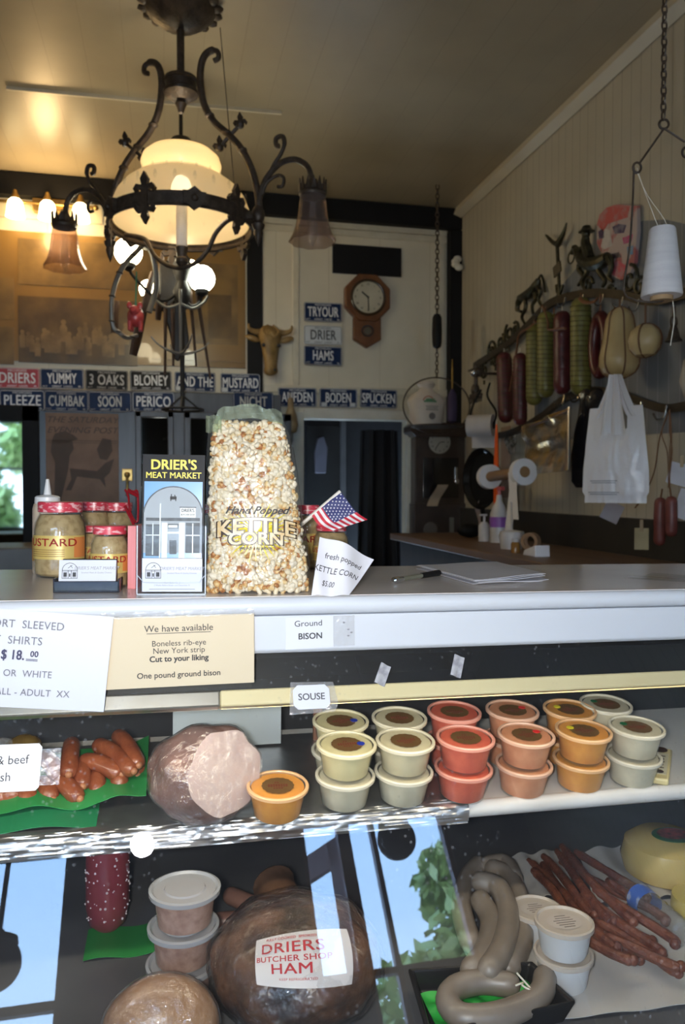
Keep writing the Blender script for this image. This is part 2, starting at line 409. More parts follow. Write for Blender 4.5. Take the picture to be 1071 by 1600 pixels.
# black and cream trims
bl = onY(400, 320, 6.1)
w = MB(); w.box(((x0 + x1) / 2, 6.06, 3.63), (x1 - x0, .09, .16)); struct(w.build('trim_1', M_black, smooth=False))
struct(MB().box((2.30, 6.06, 1.77), (.10, .09, 3.54)).build('trim_2', M_black, smooth=False))
a = onY(386, 450, 6.1).x; b = onY(410, 450, 6.1).x
struct(MB().box(((a + b) / 2, 6.0875, 2.72), (b - a, .025, 1.68)).build('trim_3', M_black, smooth=False))
struct(MB().box((2.32, 1.8, 3.685), (.07, 8.5, .07), Matrix.Rotation(radians(20), 3, 'Y')).build('trim_4', M_cream, smooth=False))
M_creamtrim = mat('cream_trim', (.66, .60, .47), .4)
w = MB()
for px in (462, 690):
    p = onY(px, 480, 6.1); w.box((p.x, 6.095, 2.75), (.05, .03, 1.52))
for py, t in ((366, .05), (611, .06), (352, .08)):
    p, q = onY(412, py, 6.1), onY(698, py, 6.1); w.box(((p.x + q.x) / 2, 6.093, onY(560, py, 6.1).z), (q.x - p.x, .03, t))
struct(w.build('trim_5', M_creamtrim, smooth=False, bevel=.006))
w = MB(); w.box((dl - .045, 6.085, dt / 2 + .02), (.09, .05, dt + .06)); w.box((dr + .035, 6.085, dt / 2 + .02), (.075, .05, dt + .06)); w.box(((dl + dr) / 2, 6.085, dt + .04), (dr - dl, .05, .08))
struct(w.build('trim_6', mat('door_casing', (.62, .60, .54), .4), smooth=False, bevel=.006))
# long ceiling batten and thin cracks line
p, q = onZ(10, 135, z1), onZ(440, 174, z1)
struct(MB().bar((p.x, p.y, z1 - .008), (q.x, q.y, z1 - .008), .022, .014).build('trim_7', M_creamtrim, smooth=False))
# grey painted arch on the right wall behind the rails (shape in wall coordinates: u to the front of the shop, z up)
def wr(px, py, X=2.345): p = onX(px, py, X); return (-p.y, p.z)
pts = [(1071, 350), (1040, 343), (1005, 345), (975, 362), (945, 395), (905, 415), (875, 450), (850, 500), (836, 560), (836, 690), (1071, 675)]
poly = [wr(*q) for q in pts]; e = wr(1071, 350); poly = [(e[0] + .9, e[1] - .25), (e[0] + .35, e[1] - .05)] + poly; poly.append((poly[0][0], poly[-1][1]))
struct(MB().prism(poly, .006).build('trim_8', M_bead_grey, smooth=False, loc=(2.35, 0, 0), rot=WALLR))
# dark wainscot and the wooden back counter along the right wall
struct(MB().box((2.325, 3.6, .65), (.05, 4.9, 1.30)).build('trim_9', mat('dark_wainscot', (.03, .026, .02), .5), smooth=False))
M_wood = mat('brown_wood', (.19, .115, .07), .45, 0, (.12, .07, .045), 6, stretch=(1, .1, 1))
bc = thing('back_counter', 'long brown wooden work counter running along the beadboard wall', 'counter', (1.98, 3.52, 0))
MB().box((0, 0, 1.09), (.64, 4.4, .045)).build('worktop', M_wood, bc, bevel=.005)
MB().box((.03, 0, .535), (.56, 4.3, 1.06)).build('cabinet_body', M_wooddk, bc)

# ================================================================== trees seen mirrored in the case glass
M_leaf = island_ramp('leaves', [(0, (.17, .26, .06)), (.5, (.36, .46, .13)), (1, (.60, .66, .28))], .6, 4)
M_bark = mat('bark', (.10, .07, .05), .9)
def tree(c, R, h, label, n, leaf=.22):
    t = thing('street_tree', label, 'tree', (c[0], c[1], 0), group='street trees outside the shop front')
    w = MB(); w.tube(spline([(0, 0, -.02), (.05, 0, h * .4), (0, .05, h * .85)], 4), [.2 * (1 - .6 * k / 8) for k in range(9)], 8); w.build('trunk', M_bark, t)
    f = MB(); rnd = random.Random(int(c[0] * 10)); f.mi = 0
    blobs = [(Vector((rnd.gauss(0, .5), rnd.gauss(0, .4), rnd.gauss(0, .45))) * R, R * rnd.uniform(.3, .55)) for _ in range(14)]
    for i in range(n):
        b, r = blobs[i % len(blobs)]
        d = Vector((rnd.gauss(0, 1), rnd.gauss(0, 1), rnd.gauss(0, 1))).normalized() * r * rnd.uniform(.55, 1)
        p = Vector((0, 0, h)) + b + d; u = Vector((rnd.gauss(0, 1), rnd.gauss(0, 1), rnd.gauss(0, 1))).normalized(); v = u.orthogonal().normalized(); L = leaf * rnd.uniform(.6, 1.2)
        f.f([f.v(p - u * L), f.v(p + v * L * .5), f.v(p + u * L), f.v(p - v * L * .5)])
    fo = f.build('foliage', M_leaf, t, smooth=False, fix=False); fo['kind'] = 'stuff'
tree((6.0, -13.5), 2.1, 4.8, 'leafy green tree outside, mirrored to the right in the sloped glass', 4200)
tree((-4.6, -9), 1.4, 1.7, 'bushy green tree outside the wide left shop window', 1800)
tree((-10.5, -16), 1.7, 2.3, 'farther green tree across the street from the left window', 1600)
# ================================================================== CHANDELIER (front, lit)
M_shade = glow_glass('opal_shade_glass', (.97, .86, .64), .45)
M_bell = film('smoky_bell_glass', (.84, .77, .74), .075, (.40, .33, .31), .12, 1.5, .15, 60, 1.3)
M_clear = film('clear_glass', (.96, .97, .97), .02, rough=.02, ior=1.5, boost=1.3)
M_bulb = emis('lit_bulb', (1, .80, .50), 19)
M_candle = mat('white_porcelain', (.86, .86, .88), .3)
c0 = onY(284, 350, 3.80)
ch = thing('chandelier', 'large dark iron chandelier with a lit opal dome shade and two bell-glass arms', 'chandelier', c0, (0, 0, radians(-31)))
H = z1 - c0.z
zz = lambda y: (350 - y) * H / 352.
rr = lambda x: (x - 284) * .00322
w = MB()
# canopy: bowl with leaf rim
w.lathe([(.02, H - .125), (.05, H - .115), (.09, H - .098), (.13, H - .068), (.16, H - .04), (.165, H - .025), (.15, H - .005), (.10, H - .001)], 40, wob=lambda a, z: 1 + .02 * cos(20 * a))
canopy = w.build('canopy', M_iron, ch)
w = MB()
for k in range(18):
    a = 2 * pi * k / 18; w.ball((.168 * cos(a), .168 * sin(a), H - .022), .034, (1, .72, .5), 8, 5, Matrix.Rotation(a, 3, 'Z'))
w.build('leaf_rim', M_iron, canopy)
w = MB(); w.lathe([(.018, zz(118)), (.018, H - .12)], 12)
w.lathe([(.02, zz(112)), (.075, zz(117)), (.08, zz(122)), (.072, zz(124)), (.072, zz(135)), (.082, zz(138)), (.080, zz(143)), (.05, zz(150)), (.02, zz(153)), (.028, zz(158)), (.02, zz(163)), (.012, zz(172)), (0, zz(174))], 28)
w.build('stem_and_hub', M_iron, ch)
arm = [(316, 92), (322, 82), (334, 80), (344, 86), (345, 97), (338, 99)]
lyre = [(338, 99), (345, 96), (344, 86), (334, 82), (323, 88), (317, 104), (316, 130), (322, 165), (338, 195), (362, 220), (382, 246), (398, 282), (406, 318), (409, 350)]
def fleur(w, c, s, M=None):
    old = w.M; w.M = old @ Matrix.Translation(c) @ (M or Matrix.Identity(4))
    pol = [(0, 1), (.22, .62), (.14, .3), (.45, .38), (.62, .15), (.5, -.08), (.38, .12), (.16, .05), (.13, -.1), (-.13, -.1), (-.16, .05), (-.38, .12), (-.5, -.08), (-.62, .15), (-.45, .38), (-.14, .3), (-.22, .62)]
    w.prism([(x * s, z * s) for x, z in pol], s * .25, s * .12); w.M = old
for sgn in (1, -1):
    w = MB(); P = spline([(sgn * rr(x), 0, zz(y)) for x, y in lyre], 5)
    w.tube(P, [.012 if i < 14 else .0165 for i in range(len(P))], 10)
    for i in (38, 44, 50): w.ball(P[i], .024, (1, 1, .6), 10, 6)
    for dx, dz, ang in ((.055, .045, 60), (-.05, -.045, 240)):
        c = Vector((sgn * rr(362), 0, zz(221))); b = c + Vector((sgn * dx, 0, dz))
        w.tube([c, b], .009, 6); fleur(w, b, .055, Matrix.Rotation(radians(-ang + 90 if sgn > 0 else ang - 90) * 0, 4, 'Y'))
        w.ball(b, .02, n=8, m=5)
    w.build('lyre_arm', M_iron, ch)
# ring holding the shade
w = MB(); R = .335
for k in range(48):
    pass
w.grid(lambda u, v: Vector((R * cos(2 * pi * u), R * sin(2 * pi * u), -.02 + .045 * v)), 64, 1)
w.grid(lambda u, v: Vector(((R + .008) * cos(2 * pi * u), (R + .008) * sin(2 * pi * u), -.02 + .045 * v)), 64, 1)
w.tube([(R * cos(2 * pi * k / 64), R * sin(2 * pi * k / 64), -.022) for k in range(64)], .010, 6, True)
w.tube([(R * cos(2 * pi * k / 64), R * sin(2 * pi * k / 64), .026) for k in range(64)], .008, 6, True)
ring = w.build('ring_band', M_iron, ch)
VA = atan2(-c0.y, -c0.x) + radians(31)
for k in range(10):
    a = VA + radians(-27 + 36 * k); w = MB(); w.M = Matrix.Rotation(a + pi / 2, 4, 'Z') @ Matrix.Translation((0, -R - .004, 0))
    if k % 2 == 0:
        fleur(w, (0, 0, .03), .085); fleur(w, (0, 0, -.03), .08, Matrix.Rotation(pi, 4, 'Y')); w.box((0, 0, 0), (.03, .022, .08))
    else:
        w.prism([(0, .05), (.03, .028), (.05, .028), (.045, 0), (.05, -.028), (.03, -.028), (0, -.05), (-.03, -.028), (-.05, -.028), (-.045, 0), (-.05, .028), (-.03, .028)], .02); w.ball((0, -.02, 0), .016)
    w.build('fleur_ornament', M_iron, ring)
prof = [(.318, .0), (.322, .03), (.318, .07), (.298, .12), (.262, .165), (.215, .20), (.178, .218), (.172, .228), (.182, .25), (.187, .275), (.178, .305), (.150, .33), (.115, .342), (.09, .345)]
w = MB(); w.lathe(prof, 56, False); shade = w.build('dome_shade', M_shade, ch, solid=.004)
w = MB()
for k in range(22):
    a = 2 * pi * k / 22; w.ball((.303 * cos(a), .303 * sin(a), .115), .016, (.4, .5, 1.5), 8, 6, Matrix.Rotation(a, 3, 'Z'))
    w.ball((.232 * cos(a + .1), .232 * sin(a + .1), .19), .013, (.4, .5, 1.2), 8, 6, Matrix.Rotation(a, 3, 'Z'))
w.build('glass_drops', M_clear, shade)['kind'] = 'stuff'
# burner on its U-shaped gas pipe
w = MB(); w.tube(spline([(-.31, 0, -.02), (-.24, 0, -.035), (-.19, 0, -.06), (-.15, 0, -.13), (-.08, 0, -.185), (0, 0, -.205), (.08, 0, -.185), (.14, 0, -.13), (.18, 0, -.06), (.24, 0, -.01), (.31, 0, 0)], 5), .011, 8)
w.lathe([(.012, -.20), (.03, -.18), (.03, -.165), (.022, -.155), (.026, -.125), (.030, -.11), (.02, -.10)], 14)
w.build('gas_pipe', M_iron, ch)
MB().lathe([(.026, -.11), (.026, .085), (.028, .09), (.028, .10), (.018, .10)], 18).build('candle_sleeve', M_candle, ch)
MB().ball((0, 0, .165), .048, (1, 1, 1.3)).build('bulb', M_bulb, ch)
point('chandelier_bulb_light', c0 + Vector((0, 0, .225)), 1.6, (1, .86, .64), .04)
# bell-glass gooseneck arms
def side_arm(sgn, scroll_top):
    w = MB(); P = spline([(sgn * .39, 0, -.02), (sgn * .40, 0, .06), (sgn * .43, 0, .15), (sgn * .50, 0, .215), (sgn * .575, 0, .225), (sgn * .635, 0, .185), (sgn * .66, 0, .11)], 6)
    w.tube(P, .0135, 10)
    w.tube(spline([(sgn * .42, 0, .12), (sgn * .47, 0, .21), (sgn * .505, 0, .255), (sgn * .525, 0, .30), (sgn * .515, 0, .335), (sgn * .485, 0, .33), (sgn * .485, 0, .30), (sgn * .50, 0, .295)], 5), [.009] * 15 + [.011] * 21, 8)
    w.tube(spline([(sgn * .415, 0, .09), (sgn * .44, 0, .14), (sgn * .49, 0, .165), (sgn * .52, 0, .15), (sgn * .515, 0, .115), (sgn * .49, 0, .115)], 5), .008, 8)
    w.tube([(sgn * .34, 0, 0), (sgn * .40, 0, 0)], .02, 8); w.ball((sgn * .395, 0, 0), .03, (1, 1, 1.5))
    w.lathe([(.012, -.03), (.030, -.045), (.026, -.06), (.018, -.07), (.022, -.085), (.010, -.12), (.0, -.145)], 12, M=Matrix.Translation((sgn * .395, 0, 0)))
    a = w.build('gooseneck_arm', M_iron, ch)
    T = Matrix.Translation((sgn * .66, 0, 0))
    w = MB(); w.lathe([(.02, .125), (.028, .11), (.055, .085), (.062, .06), (.058, .05)], 24, M=T)
    for k in range(14):
        an = 2 * pi * k / 14; w.M = T @ Matrix.Rotation(an, 4, 'Z'); w.prism([(-.011, .07), (.011, .07), (.006, .10), (0, .125), (-.006, .10)], .006, .06 + .003)
        w.M = Matrix.Identity(4)
    w.build('crown_fitter', M_iron, a)
    w = MB(); w.lathe([(.052, .06), (.060, .03), (.066, -.02), (.073, -.07), (.086, -.115), (.104, -.15)], 60, False, T, lambda an, z: 1 + (.045 * cos(9 * an) * max(0, (-z - .05) / .10) if z < -.05 else 0) + .008 * cos(30 * an))
    w.build('bell_shade', M_bell, a, solid=.003)
    w = MB(); w.lathe([(.0, .02), (.014, .02), (.015, -.03), (.022, -.07), (.024, -.10), (.015, -.14), (.004, -.165), (0, -.17)], 16, M=T); w.build('flame_bulb', M_clear, a)
side_arm(1, 0); side_arm(-1, 0)

# ================================================================== second hanging lamp at the back, with globes
M_globe = emis('lit_globe_glass', (1, .86, .56), 17); M_globe2 = emis('pale_lit_globe_glass', (.95, 1, .82), 17)
YB = 4.6
p = onY(284, 400, YB); hl = thing('globe_chandelier', 'dark rear chandelier with glowing round globes hanging behind the big dome lamp', 'chandelier', (p.x, YB, 0), (0, 0, 0))
bz = lambda y: onY(284, y, YB).z; bx = lambda x, y=430: onY(x, y, YB).x - p.x
w = MB(); w.lathe([(.012, bz(640)), (.014, bz(520)), (.022, bz(470)), (.028, bz(420)), (.024, bz(330)), (.012, bz(300)), (.010, z1)], 14)
w.lathe([(.02, bz(480)), (.045, bz(468)), (.05, bz(455)), (.03, bz(440)), (.055, bz(420)), (.05, bz(405)), (.02, bz(395))], 18)
w.lathe([(.01, bz(212)), (.05, bz(217)), (.10, bz(232)), (.125, bz(243)), (.13, bz(247)), (.12, bz(247)), (.02, bz(225))], 24)
M_iron2 = mat('blackened_iron', (.022, .018, .015), .6, .1, (.012, .010, .009), 30); w.build('column', M_iron2, hl)
for (gx, gy, yo, m) in ((202, 407, -.1, M_globe), (316, 430, .05, M_globe2), (231, 440, .22, M_globe), (300, 405, .2, M_globe)):
    q = Vector((bx(gx, gy), yo, bz(gy))); r = .0755 if yo < .1 else .055
    w = MB(); w.tube(spline([(0, 0, bz(452)), (q.x * .4, yo * .5, bz(475)), (q.x * .9, yo, q.z - r - .06), (q.x, yo, q.z - r + .005)], 5), .009, 8)
    w.lathe([(.01, -r - .03), (.035, -r - .012), (.04, -r + .012), (.03, -r + .016)], 14, M=Matrix.Translation(q))
    a = w.build('globe_arm', M_iron2, hl); MB().ball(q, r, n=24, m=16).build('globe', m, a)
q = onY(284, 640, YB); zr = bz(640)
w = MB(); w.tube([(.115 * cos(t * pi / 20), .115 * sin(t * pi / 20), zr) for t in range(40)], .007, 8, True)
for k in range(3):
    a = 2 * pi * k / 3 + .4; w.tube([(.115 * cos(a), .115 * sin(a), zr), (0, 0, bz(618))], .005, 6)
    w.tube([(.115 * cos(a), .115 * sin(a), zr), (0, 0, zr - .01)], .005, 6)
w.build('bottom_ring', M_iron2, hl)
# things hung on that lamp: grapnel, wooden handles, rods, hoop, pig
M_gray = mat('grey_galvanised', (.23, .22, .20), .5, .5)
M_handle = mat('old_handle_wood', (.075, .038, .022), .5, 0, (.04, .02, .012), 10)
def hang(name, label, cat, loc, m, fn, group=None):
    t = thing(name, label, cat, loc, group=group); fn(t); return t
g = onY(282, 480, 4.5); t = thing('grapnel_hook', 'grey iron grapnel hook hanging under the rear globe chandelier', 'hook', g)
w = MB(); w.tube([(0, 0, .10), (0, 0, -.26)], .008, 8); w.build('shank', M_gray, t)
for k in range(4):
    a = pi / 2 * k + .35; w = MB(); c, s = cos(a), sin(a)
    w.tube(spline([(0, 0, -.26), (.06 * c, .06 * s, -.25), (.13 * c, .13 * s, -.22), (.17 * c, .17 * s, -.18)], 5), [.009 - .0004 * i for i in range(16)], 8); w.build('fluke', M_gray, t)
for k in range(2):
    c = 1 if k else -1; w = MB(); w.tube(spline([(0, 0, .02), (.07 * c, .02, .0), (.13 * c, .04, .04), (.155 * c, .05, .08)], 5), .008, 8); w.build('fluke', M_gray, t)
def handle(px0, py0, px1, py1, Y, wd, label, name='tool_shaft', m=None, cat='tool handle', grp=None):
    a, b = onY(px0, py0, Y), onY(px1, py1, Y + .05); w = MB(); d = b - a
    w.tube([d * (k / 6) for k in range(7)], [wd * x for x in (.5, .8, .8, .85, 1, 1.1, .9)], 10, flat=.55)
    return tag(w.build(name, m or M_handle, loc=a), label, cat, grp)
handle(239, 425, 208, 555, 4.62, .030, 'dark wooden tool handle hanging slanted behind the grey hoop')
handle(254, 395, 247, 500, 4.70, .022, 'thin brown wooden slat hanging beside the lamp column, right of the hoop', 'wooden_lath', cat='tool handle')
handle(184, 470, 178, 520, 4.75, .022, 'short dark handle showing left of the grey hoop', 'tool_shaft')
M_leather = mat('black_leather', (.018, .015, .014), .45, bump=.3)
a = onY(278, 430, 4.72); w = MB(); s = mpp(a)
pol = [(-28, -20), (14, -20), (10, 40), (16, 95), (17, 112), (8, 120), (0, 135), (-8, 130), (-12, 95), (-28, 40)]
tag(w.prism([(x * s, -z * s) for x, z in pol], .03).build('leather_holster', M_leather, loc=a, bevel=.008), 'black tapering leather sheath hanging below the lamp column', 'sheath')
for (a0, b0, a1, b1, lab) in ((259, 470, 258, 585, 'leftmost thin brown rod hanging under the rear globe chandelier'), (270, 475, 271, 572, 'thin brown rod hanging just left of the black sheath'), (297, 455, 307, 572, 'thin brown rod hanging just right of the black sheath'), (308, 458, 329, 592, 'rightmost and longest thin brown rod, slanting under the white-green globe')):
    a, b = onY(a0, b0, 4.66), onY(a1, b1, 4.66); tag(MB().tube([Vector(), b - a], [.012, .006], 8).build('hanging_rod', M_handle, loc=a), lab, 'rod', 'thin rods hung on the rear lamp')
a = onY(212, 455, 4.35); s = mpp(a); t = thing('animal_collar_hoop', 'grey stitched hoop collar hanging beneath the left globe', 'hoop', a, (0, radians(12), radians(20)))
P = spline([(17 * s, 0, -66 * s), (2 * s, 0, -75 * s), (-10 * s, 0, -72 * s), (-24 * s, 0, -62 * s), (-33 * s, 0, -20 * s), (-28 * s, 0, 25 * s), (-10 * s, 0, 62 * s), (0, 0, 76 * s), (16 * s, 0, 62 * s), (30 * s, 0, 20 * s), (27 * s, 0, -25 * s)], 7)
w = MB(); w.tube(P, [.010 + .006 * (i / len(P)) for i in range(len(P))], 8); w.build('hoop', M_gray, t)
w = MB(); w.tube([(0, 0, 70 * s), (6 * s, 0, 98 * s)], .018, 8); w.build('neck_strap', M_gray, t)
w = MB()
for k in range(8): 
    q = P[4 + k * 6]; w.ball(q, .0195, (1, 1, .3), 10, 4)
w.build('stitching', mat('dark_stitches', (.07, .06, .05), .7), t)
a = onY(212, 495, 4.30); s = mpp(a); M_pig = mat('pink_ceramic', (.55, .09, .09), .18, 0, (.42, .05, .05), 20)
t = thing('pig_ornament', 'shiny pink pig ornament dangling from a green string inside the hoop', 'ornament', a, (0, 0, radians(-8)))
w = MB(); w.ball((0, 0, 0), 13 * s, (1, .9, 1.25), 18, 12); w.ball((0, -11 * s, 8 * s), 8 * s, (1, .8, .9)); w.build('pig_body', M_pig, t)
w = MB(); w.lathe([(3.4 * s, 0), (3.4 * s, 4 * s), (0, 4.2 * s)], 12, M=Matrix.Translation((0, -16 * s, 7 * s)) @ Matrix.Rotation(pi / 2, 4, 'X')); w.build('snout', M_pig, t)
for x, y in ((-8, -5), (8, -5), (-7, 5), (7, 5)): MB().lathe([(3.2 * s, -22 * s), (3.6 * s, -14 * s), (4 * s, -8 * s)], 10, M=Matrix.Translation((x * s, y * s, 0))).build('leg', M_pig, t)
for x in (-1, 1): MB().ball((x * 8 * s, -8 * s, 16 * s), 4.5 * s, (.9, .5, 1.2), 8, 6).build('ear', M_pig, t)
MB().tube([(0, 0, 15 * s), (2 * s, 0, 70 * s)], .004, 6).build('hanging_string', mat('green_string', (.03, .25, .15), .7), t)

# ================================================================== BACK WALL
M_sepia = mat('sepia_photo', (.29, .17, .048), .28, 0, (.22, .125, .034), 2.5, contrast=(.3, .7), detail=8, coat=.3)
M_sepia2 = mat('sepia_photo_dark', (.17, .105, .038), .28, 0, (.09, .058, .024), 5, contrast=(.35, .65), detail=6, coat=.3)
M_sepia3 = mat('sepia_photo_mid', (.25, .155, .052), .28, 0, (.14, .088, .032), 4, contrast=(.38, .62), detail=7, coat=.3)
p, q = onY(-60, 355, 6.09), onY(384, 576, 6.09)
mu = thing('photo_mural', 'wide brown sepia photo mural pasted across the upper back wall', 'photo mural', ((p.x + q.x) / 2, 6.095, (p.z + q.z) / 2))
hw, hh = (q.x - p.x) / 2, (p.z - q.z) / 2
MB().prism(rect(-hw, -hh, hw, hh), .01).build('backing', M_sepia, mu)
PL = [0]
def photo(x0, y0, x1, y1, m):
    PL[0] += .0008
    a, b = onY(x0, y0, 6.085), onY(x1, y1, 6.085); c = mu.location
    MB().prism(rect(a.x - c.x, b.z - c.z, b.x - c.x, a.z - c.z), .002 + PL[0], -.010).build('photo_print', m, mu, smooth=False)
photo(-58, 430, 22, 500, M_sepia3); photo(28, 372, 235, 455, M_sepia3); photo(28, 462, 215, 572, M_sepia2); photo(-58, 508, 22, 570, M_sepia3)
photo(236, 372, 378, 566, M_sepia); photo(300, 410, 372, 540, M_sepia3); photo(325, 460, 362, 530, M_sepia2)
# interior of the pictures: pale figures of a shop crowd as flat printing
c = mu.location; w = MB(); rnd = random.Random(3)
for k in range(22):
    a = onY(36 + k * 8 + rnd.uniform(-2, 2), 520 + rnd.uniform(-14, 14), 6.078); s = mpp(a) * rnd.uniform(.8, 1.3)
    w.prism([((x * s) + a.x - c.x, z * s + a.z - c.z) for x, z in [(-4, -22), (4, -22), (4.5, -4), (2, 0)] + circ(3.2, 8, 0, 3, -.6, pi + .6) + [(-2, 0), (-4.5, -4)]], .0004, -.0195 - .0006 * (k % 4))
w.build('printed_figures', mat('sepia_figures', (.27, .17, .062), .3, 0, (.17, .105, .04), 12), mu, smooth=False)
# bar of three lit shades above it
M_fros = emis('lit_frosted_glass', (1, .74, .36), 7)
p = onY(76, 322, 5.95); vl = thing('vanity_light', 'brass wall light bar with three glowing bell shades', 'wall lamp', (p.x, 6.0, p.z))
a = onY(-25, 318, 6); b = onY(150, 335, 6)
w = MB(); w.tube([(a.x - p.x, 0, .03), (b.x - p.x, 0, .03)], .012, 10); w.box((0, .06, .03), (.24, .09, .09)); w.ball((b.x - p.x, 0, .03), .02); w.build('bar', M_brass, vl, bevel=.004)
for gx in (-24, 26, 76, 127):
    if gx < 0: continue
    q = onY(gx, 331, 6.0); w = MB(); x = q.x - p.x; w.lathe([(.012, .115), (.02, .09), (.03, .07), (.032, .05)], 14, M=Matrix.Translation((x, -.05, -.02))); w.tube([(x, 0, .03), (x, -.05, .06)], .01, 8)
    a = w.build('shade_holder', M_brass, vl)
    MB().lathe([(.03, .035), (.048, .015), (.056, -.02), (.060, -.06), (.066, -.092)], 22, False, Matrix.Translation((x, -.05, -.0))).build('bell_shade', M_fros, a, solid=.003)
point('vanity_lamp_light', (p.x, 5.80, p.z - .12), 9, (1, .66, .30), .10)
lt = onY(-30, 312, 6.09); lb = onY(160, 350, 6.09)
tag(MB().prism(rect(lt.x, lb.z, lb.x, lt.z), .012, 6.10).build('wall_strip', mat('strip_cream', (.78, .68, .48), .4)), 'pale strip board behind the three-shade wall light', 'board')

# ---- number plates
M_pblue = mat('plate_blue', (.010, .026, .085), .5, 0, (.007, .018, .06), 12, spec=.2)
M_pred = mat('plate_red', (.38, .025, .03), .35, .1); M_pblk = mat('plate_black', (.010, .009, .009), .5, spec=.2); M_pwht = mat('plate_white', (.62, .64, .66), .35)
M_pwl = mat('plate_letter_white', (.82, .83, .86), .4); M_pgl = mat('plate_letter_grey', (.52, .50, .48), .4); M_pdk = mat('plate_letter_dark', (.07, .07, .08), .4)
def plate(st, px, py, Y, base, ink, label, rim=True, tabs=()):
    c = onY(px, py, Y); t = thing('license_plate', label, 'license plate', c, (0, radians(random.uniform(-1, 1)), 0), 'license plates spelling words on the back wall')
    hw, hh, r = .152, .074, .014
    rp = [(x + r * cos(a), z + r * sin(a)) for x, z, a0 in ((hw - r, hh - r, 0), (-hw + r, hh - r, pi / 2), (-hw + r, -hh + r, pi), (hw - r, -hh + r, 1.5 * pi)) for a in (a0, a0 + pi / 4, a0 + pi / 2)]
    MB().prism(rp, .003).build('plate_body', base, t, smooth=False)
    if rim:
        w = MB(); w.tube([(x * .965, -.004, z * .94) for x, z in rp], .0016, 5, True); w.build('raised_rim', ink, t)
    n = len(st); tm = text_mesh(st, .108, .012, 0, 'CENTER', 1.05, .002); tw = max(v.co.x for v in tm.vertices) - min(v.co.x for v in tm.vertices); sx = (.041 * n if n < 7 else .272) / tw
    w = MB(); w.text(st, .108, (0, -.002), -.003, .002, sx, .012, space=1.05); w.build('lettering', ink, t, smooth=False)
    w = MB(); w.text('MICHIGAN', .024, (0, .055), -.003, .001, 1.1, 0); w.text('GREAT  LAKES', .02, (.0, -.056), -.003, .001, 1.1, 0); w.text('86', .018, (.122, -.056), -.003, .001, 1); w.text('OCT', .016, (-.12, -.056), -.003, .001, 1); w.build('small_lettering', ink, t, smooth=False)
    for dx in tabs: MB().prism(rect(dx - .022, -.066, dx + .022, -.036), .0015, -.003).build('tab_sticker', M_pwht, t, smooth=False)
B_, R_ = 'blue license plate reading ', ' on the back wall'
plate('DRIERS', 27, 591, 6.068, M_pred, M_pwl, 'red license plate with white letters at the left end of the upper row')
plate('YUMMY', 97, 592, 6.068, M_pblue, M_pwl, B_ + 'YUMMY in the upper row')
plate('3 OAKS', 167, 594, 6.068, M_pblk, M_pgl, 'black license plate with grey letters reading 3 OAKS')
plate('BLONEY', 236, 595, 6.068, M_pblk, M_pwl, 'black license plate with white letters reading BLONEY')
plate('AND THE', 305, 597, 6.068, M_pblue, M_pwl, B_ + 'AND THE behind the hanging lamp', tabs=(-.12,))
plate('MUSTARD', 376, 599, 6.068, M_pblue, M_pwl, B_ + 'MUSTARD in the upper row', tabs=(-.12,))
plate('PLEEZE', 35, 626, 5.965, M_pblue, M_pwl, B_ + 'PLEEZE on the dark wood cabinet')
plate('CUMBAK', 104, 627, 5.965, M_pblue, M_pgl, B_ + 'CUMBAK in grey on the dark wood cabinet')
plate('SOON', 172, 628, 5.965, M_pblue, M_pgl, B_ + 'SOON in grey on the dark wood cabinet')
plate('PERICO', 240, 628, 5.965, M_pblue, M_pwl, B_ + 'PERICO on the dark wood cabinet')
plate('NICHT', 396, 628, 5.965, M_pblue, M_pgl, B_ + 'NICHT just above the popcorn bag')
plate('AUFDEN', 465, 621, 6.068, M_pblue, M_pwl, B_ + 'AUFDEN over the doorway, left of BODEN')
plate('BODEN', 529, 622, 6.068, M_pblue, M_pwl, B_ + 'BODEN with white corner stickers over the doorway', tabs=(-.115, .115))
plate('SPUCKEN', 592, 623, 6.068, M_pblue, M_pwl, B_ + 'SPUCKEN over the right of the doorway')
plate('TRYOUR', 505, 488, 6.068, M_pblue, M_pwl, B_ + 'TRYOUR, top of the stack beside the octagonal clock')
plate('DRIER', 505, 524, 6.068, M_pwht, M_pdk, 'white license plate with dark letters, middle of the stack beside the octagonal clock')
plate('HAMS', 505, 556, 6.068, M_pblue, M_pwl, B_ + 'HAMS, lowest of the stack beside the octagonal clock')

# ---- black board, octagon clock, bull head
p, q = onY(520, 381, 6.09), onY(627, 433, 6.09)
tag(MB().prism(rect(p.x, q.z, q.x, p.z), .02, 6.10).build('black_board', M_black), 'plain black board on the cream wall above the octagonal clock', 'board')
M_oak = mat('oak', (.19, .075, .028), .35, 0, (.13, .048, .018), 14, stretch=(1, 1, .2)); M_dial = mat('clock_paper', (.55, .50, .38), .6, 0, (.45, .40, .29), 5)
p = onY(573, 467, 6.08); s = mpp(p); t = thing('schoolhouse_clock', 'octagonal oak wall clock with pendulum box under the black board', 'clock', (p.x, 6.10, p.z))
R = 39 * s
octo = [(R * 1.0 * cos(radians(22.5 + 45 * k)), R * sin(radians(22.5 + 45 * k))) for k in range(8)]
MB().prism(octo, .07).build('octagon_case', M_oak, t, bevel=.01)
MB().prism([(-22 * s, -30 * s), (-22 * s, -64 * s), (0, -77 * s), (22 * s, -64 * s), (22 * s, -30 * s)], .055).build('pendulum_box', M_oak, t, bevel=.006)
MB().tube([(26.5 * s * cos(k * pi / 20), -.072, 26.5 * s * sin(k * pi / 20)) for k in range(40)], .011, 8, True).build('bezel', mat('dark_bezel', (.05, .03, .015), .3), t)
d = MB().prism(circ(26 * s, 40), .072).build('dial', M_dial, t, smooth=False)
w = MB()
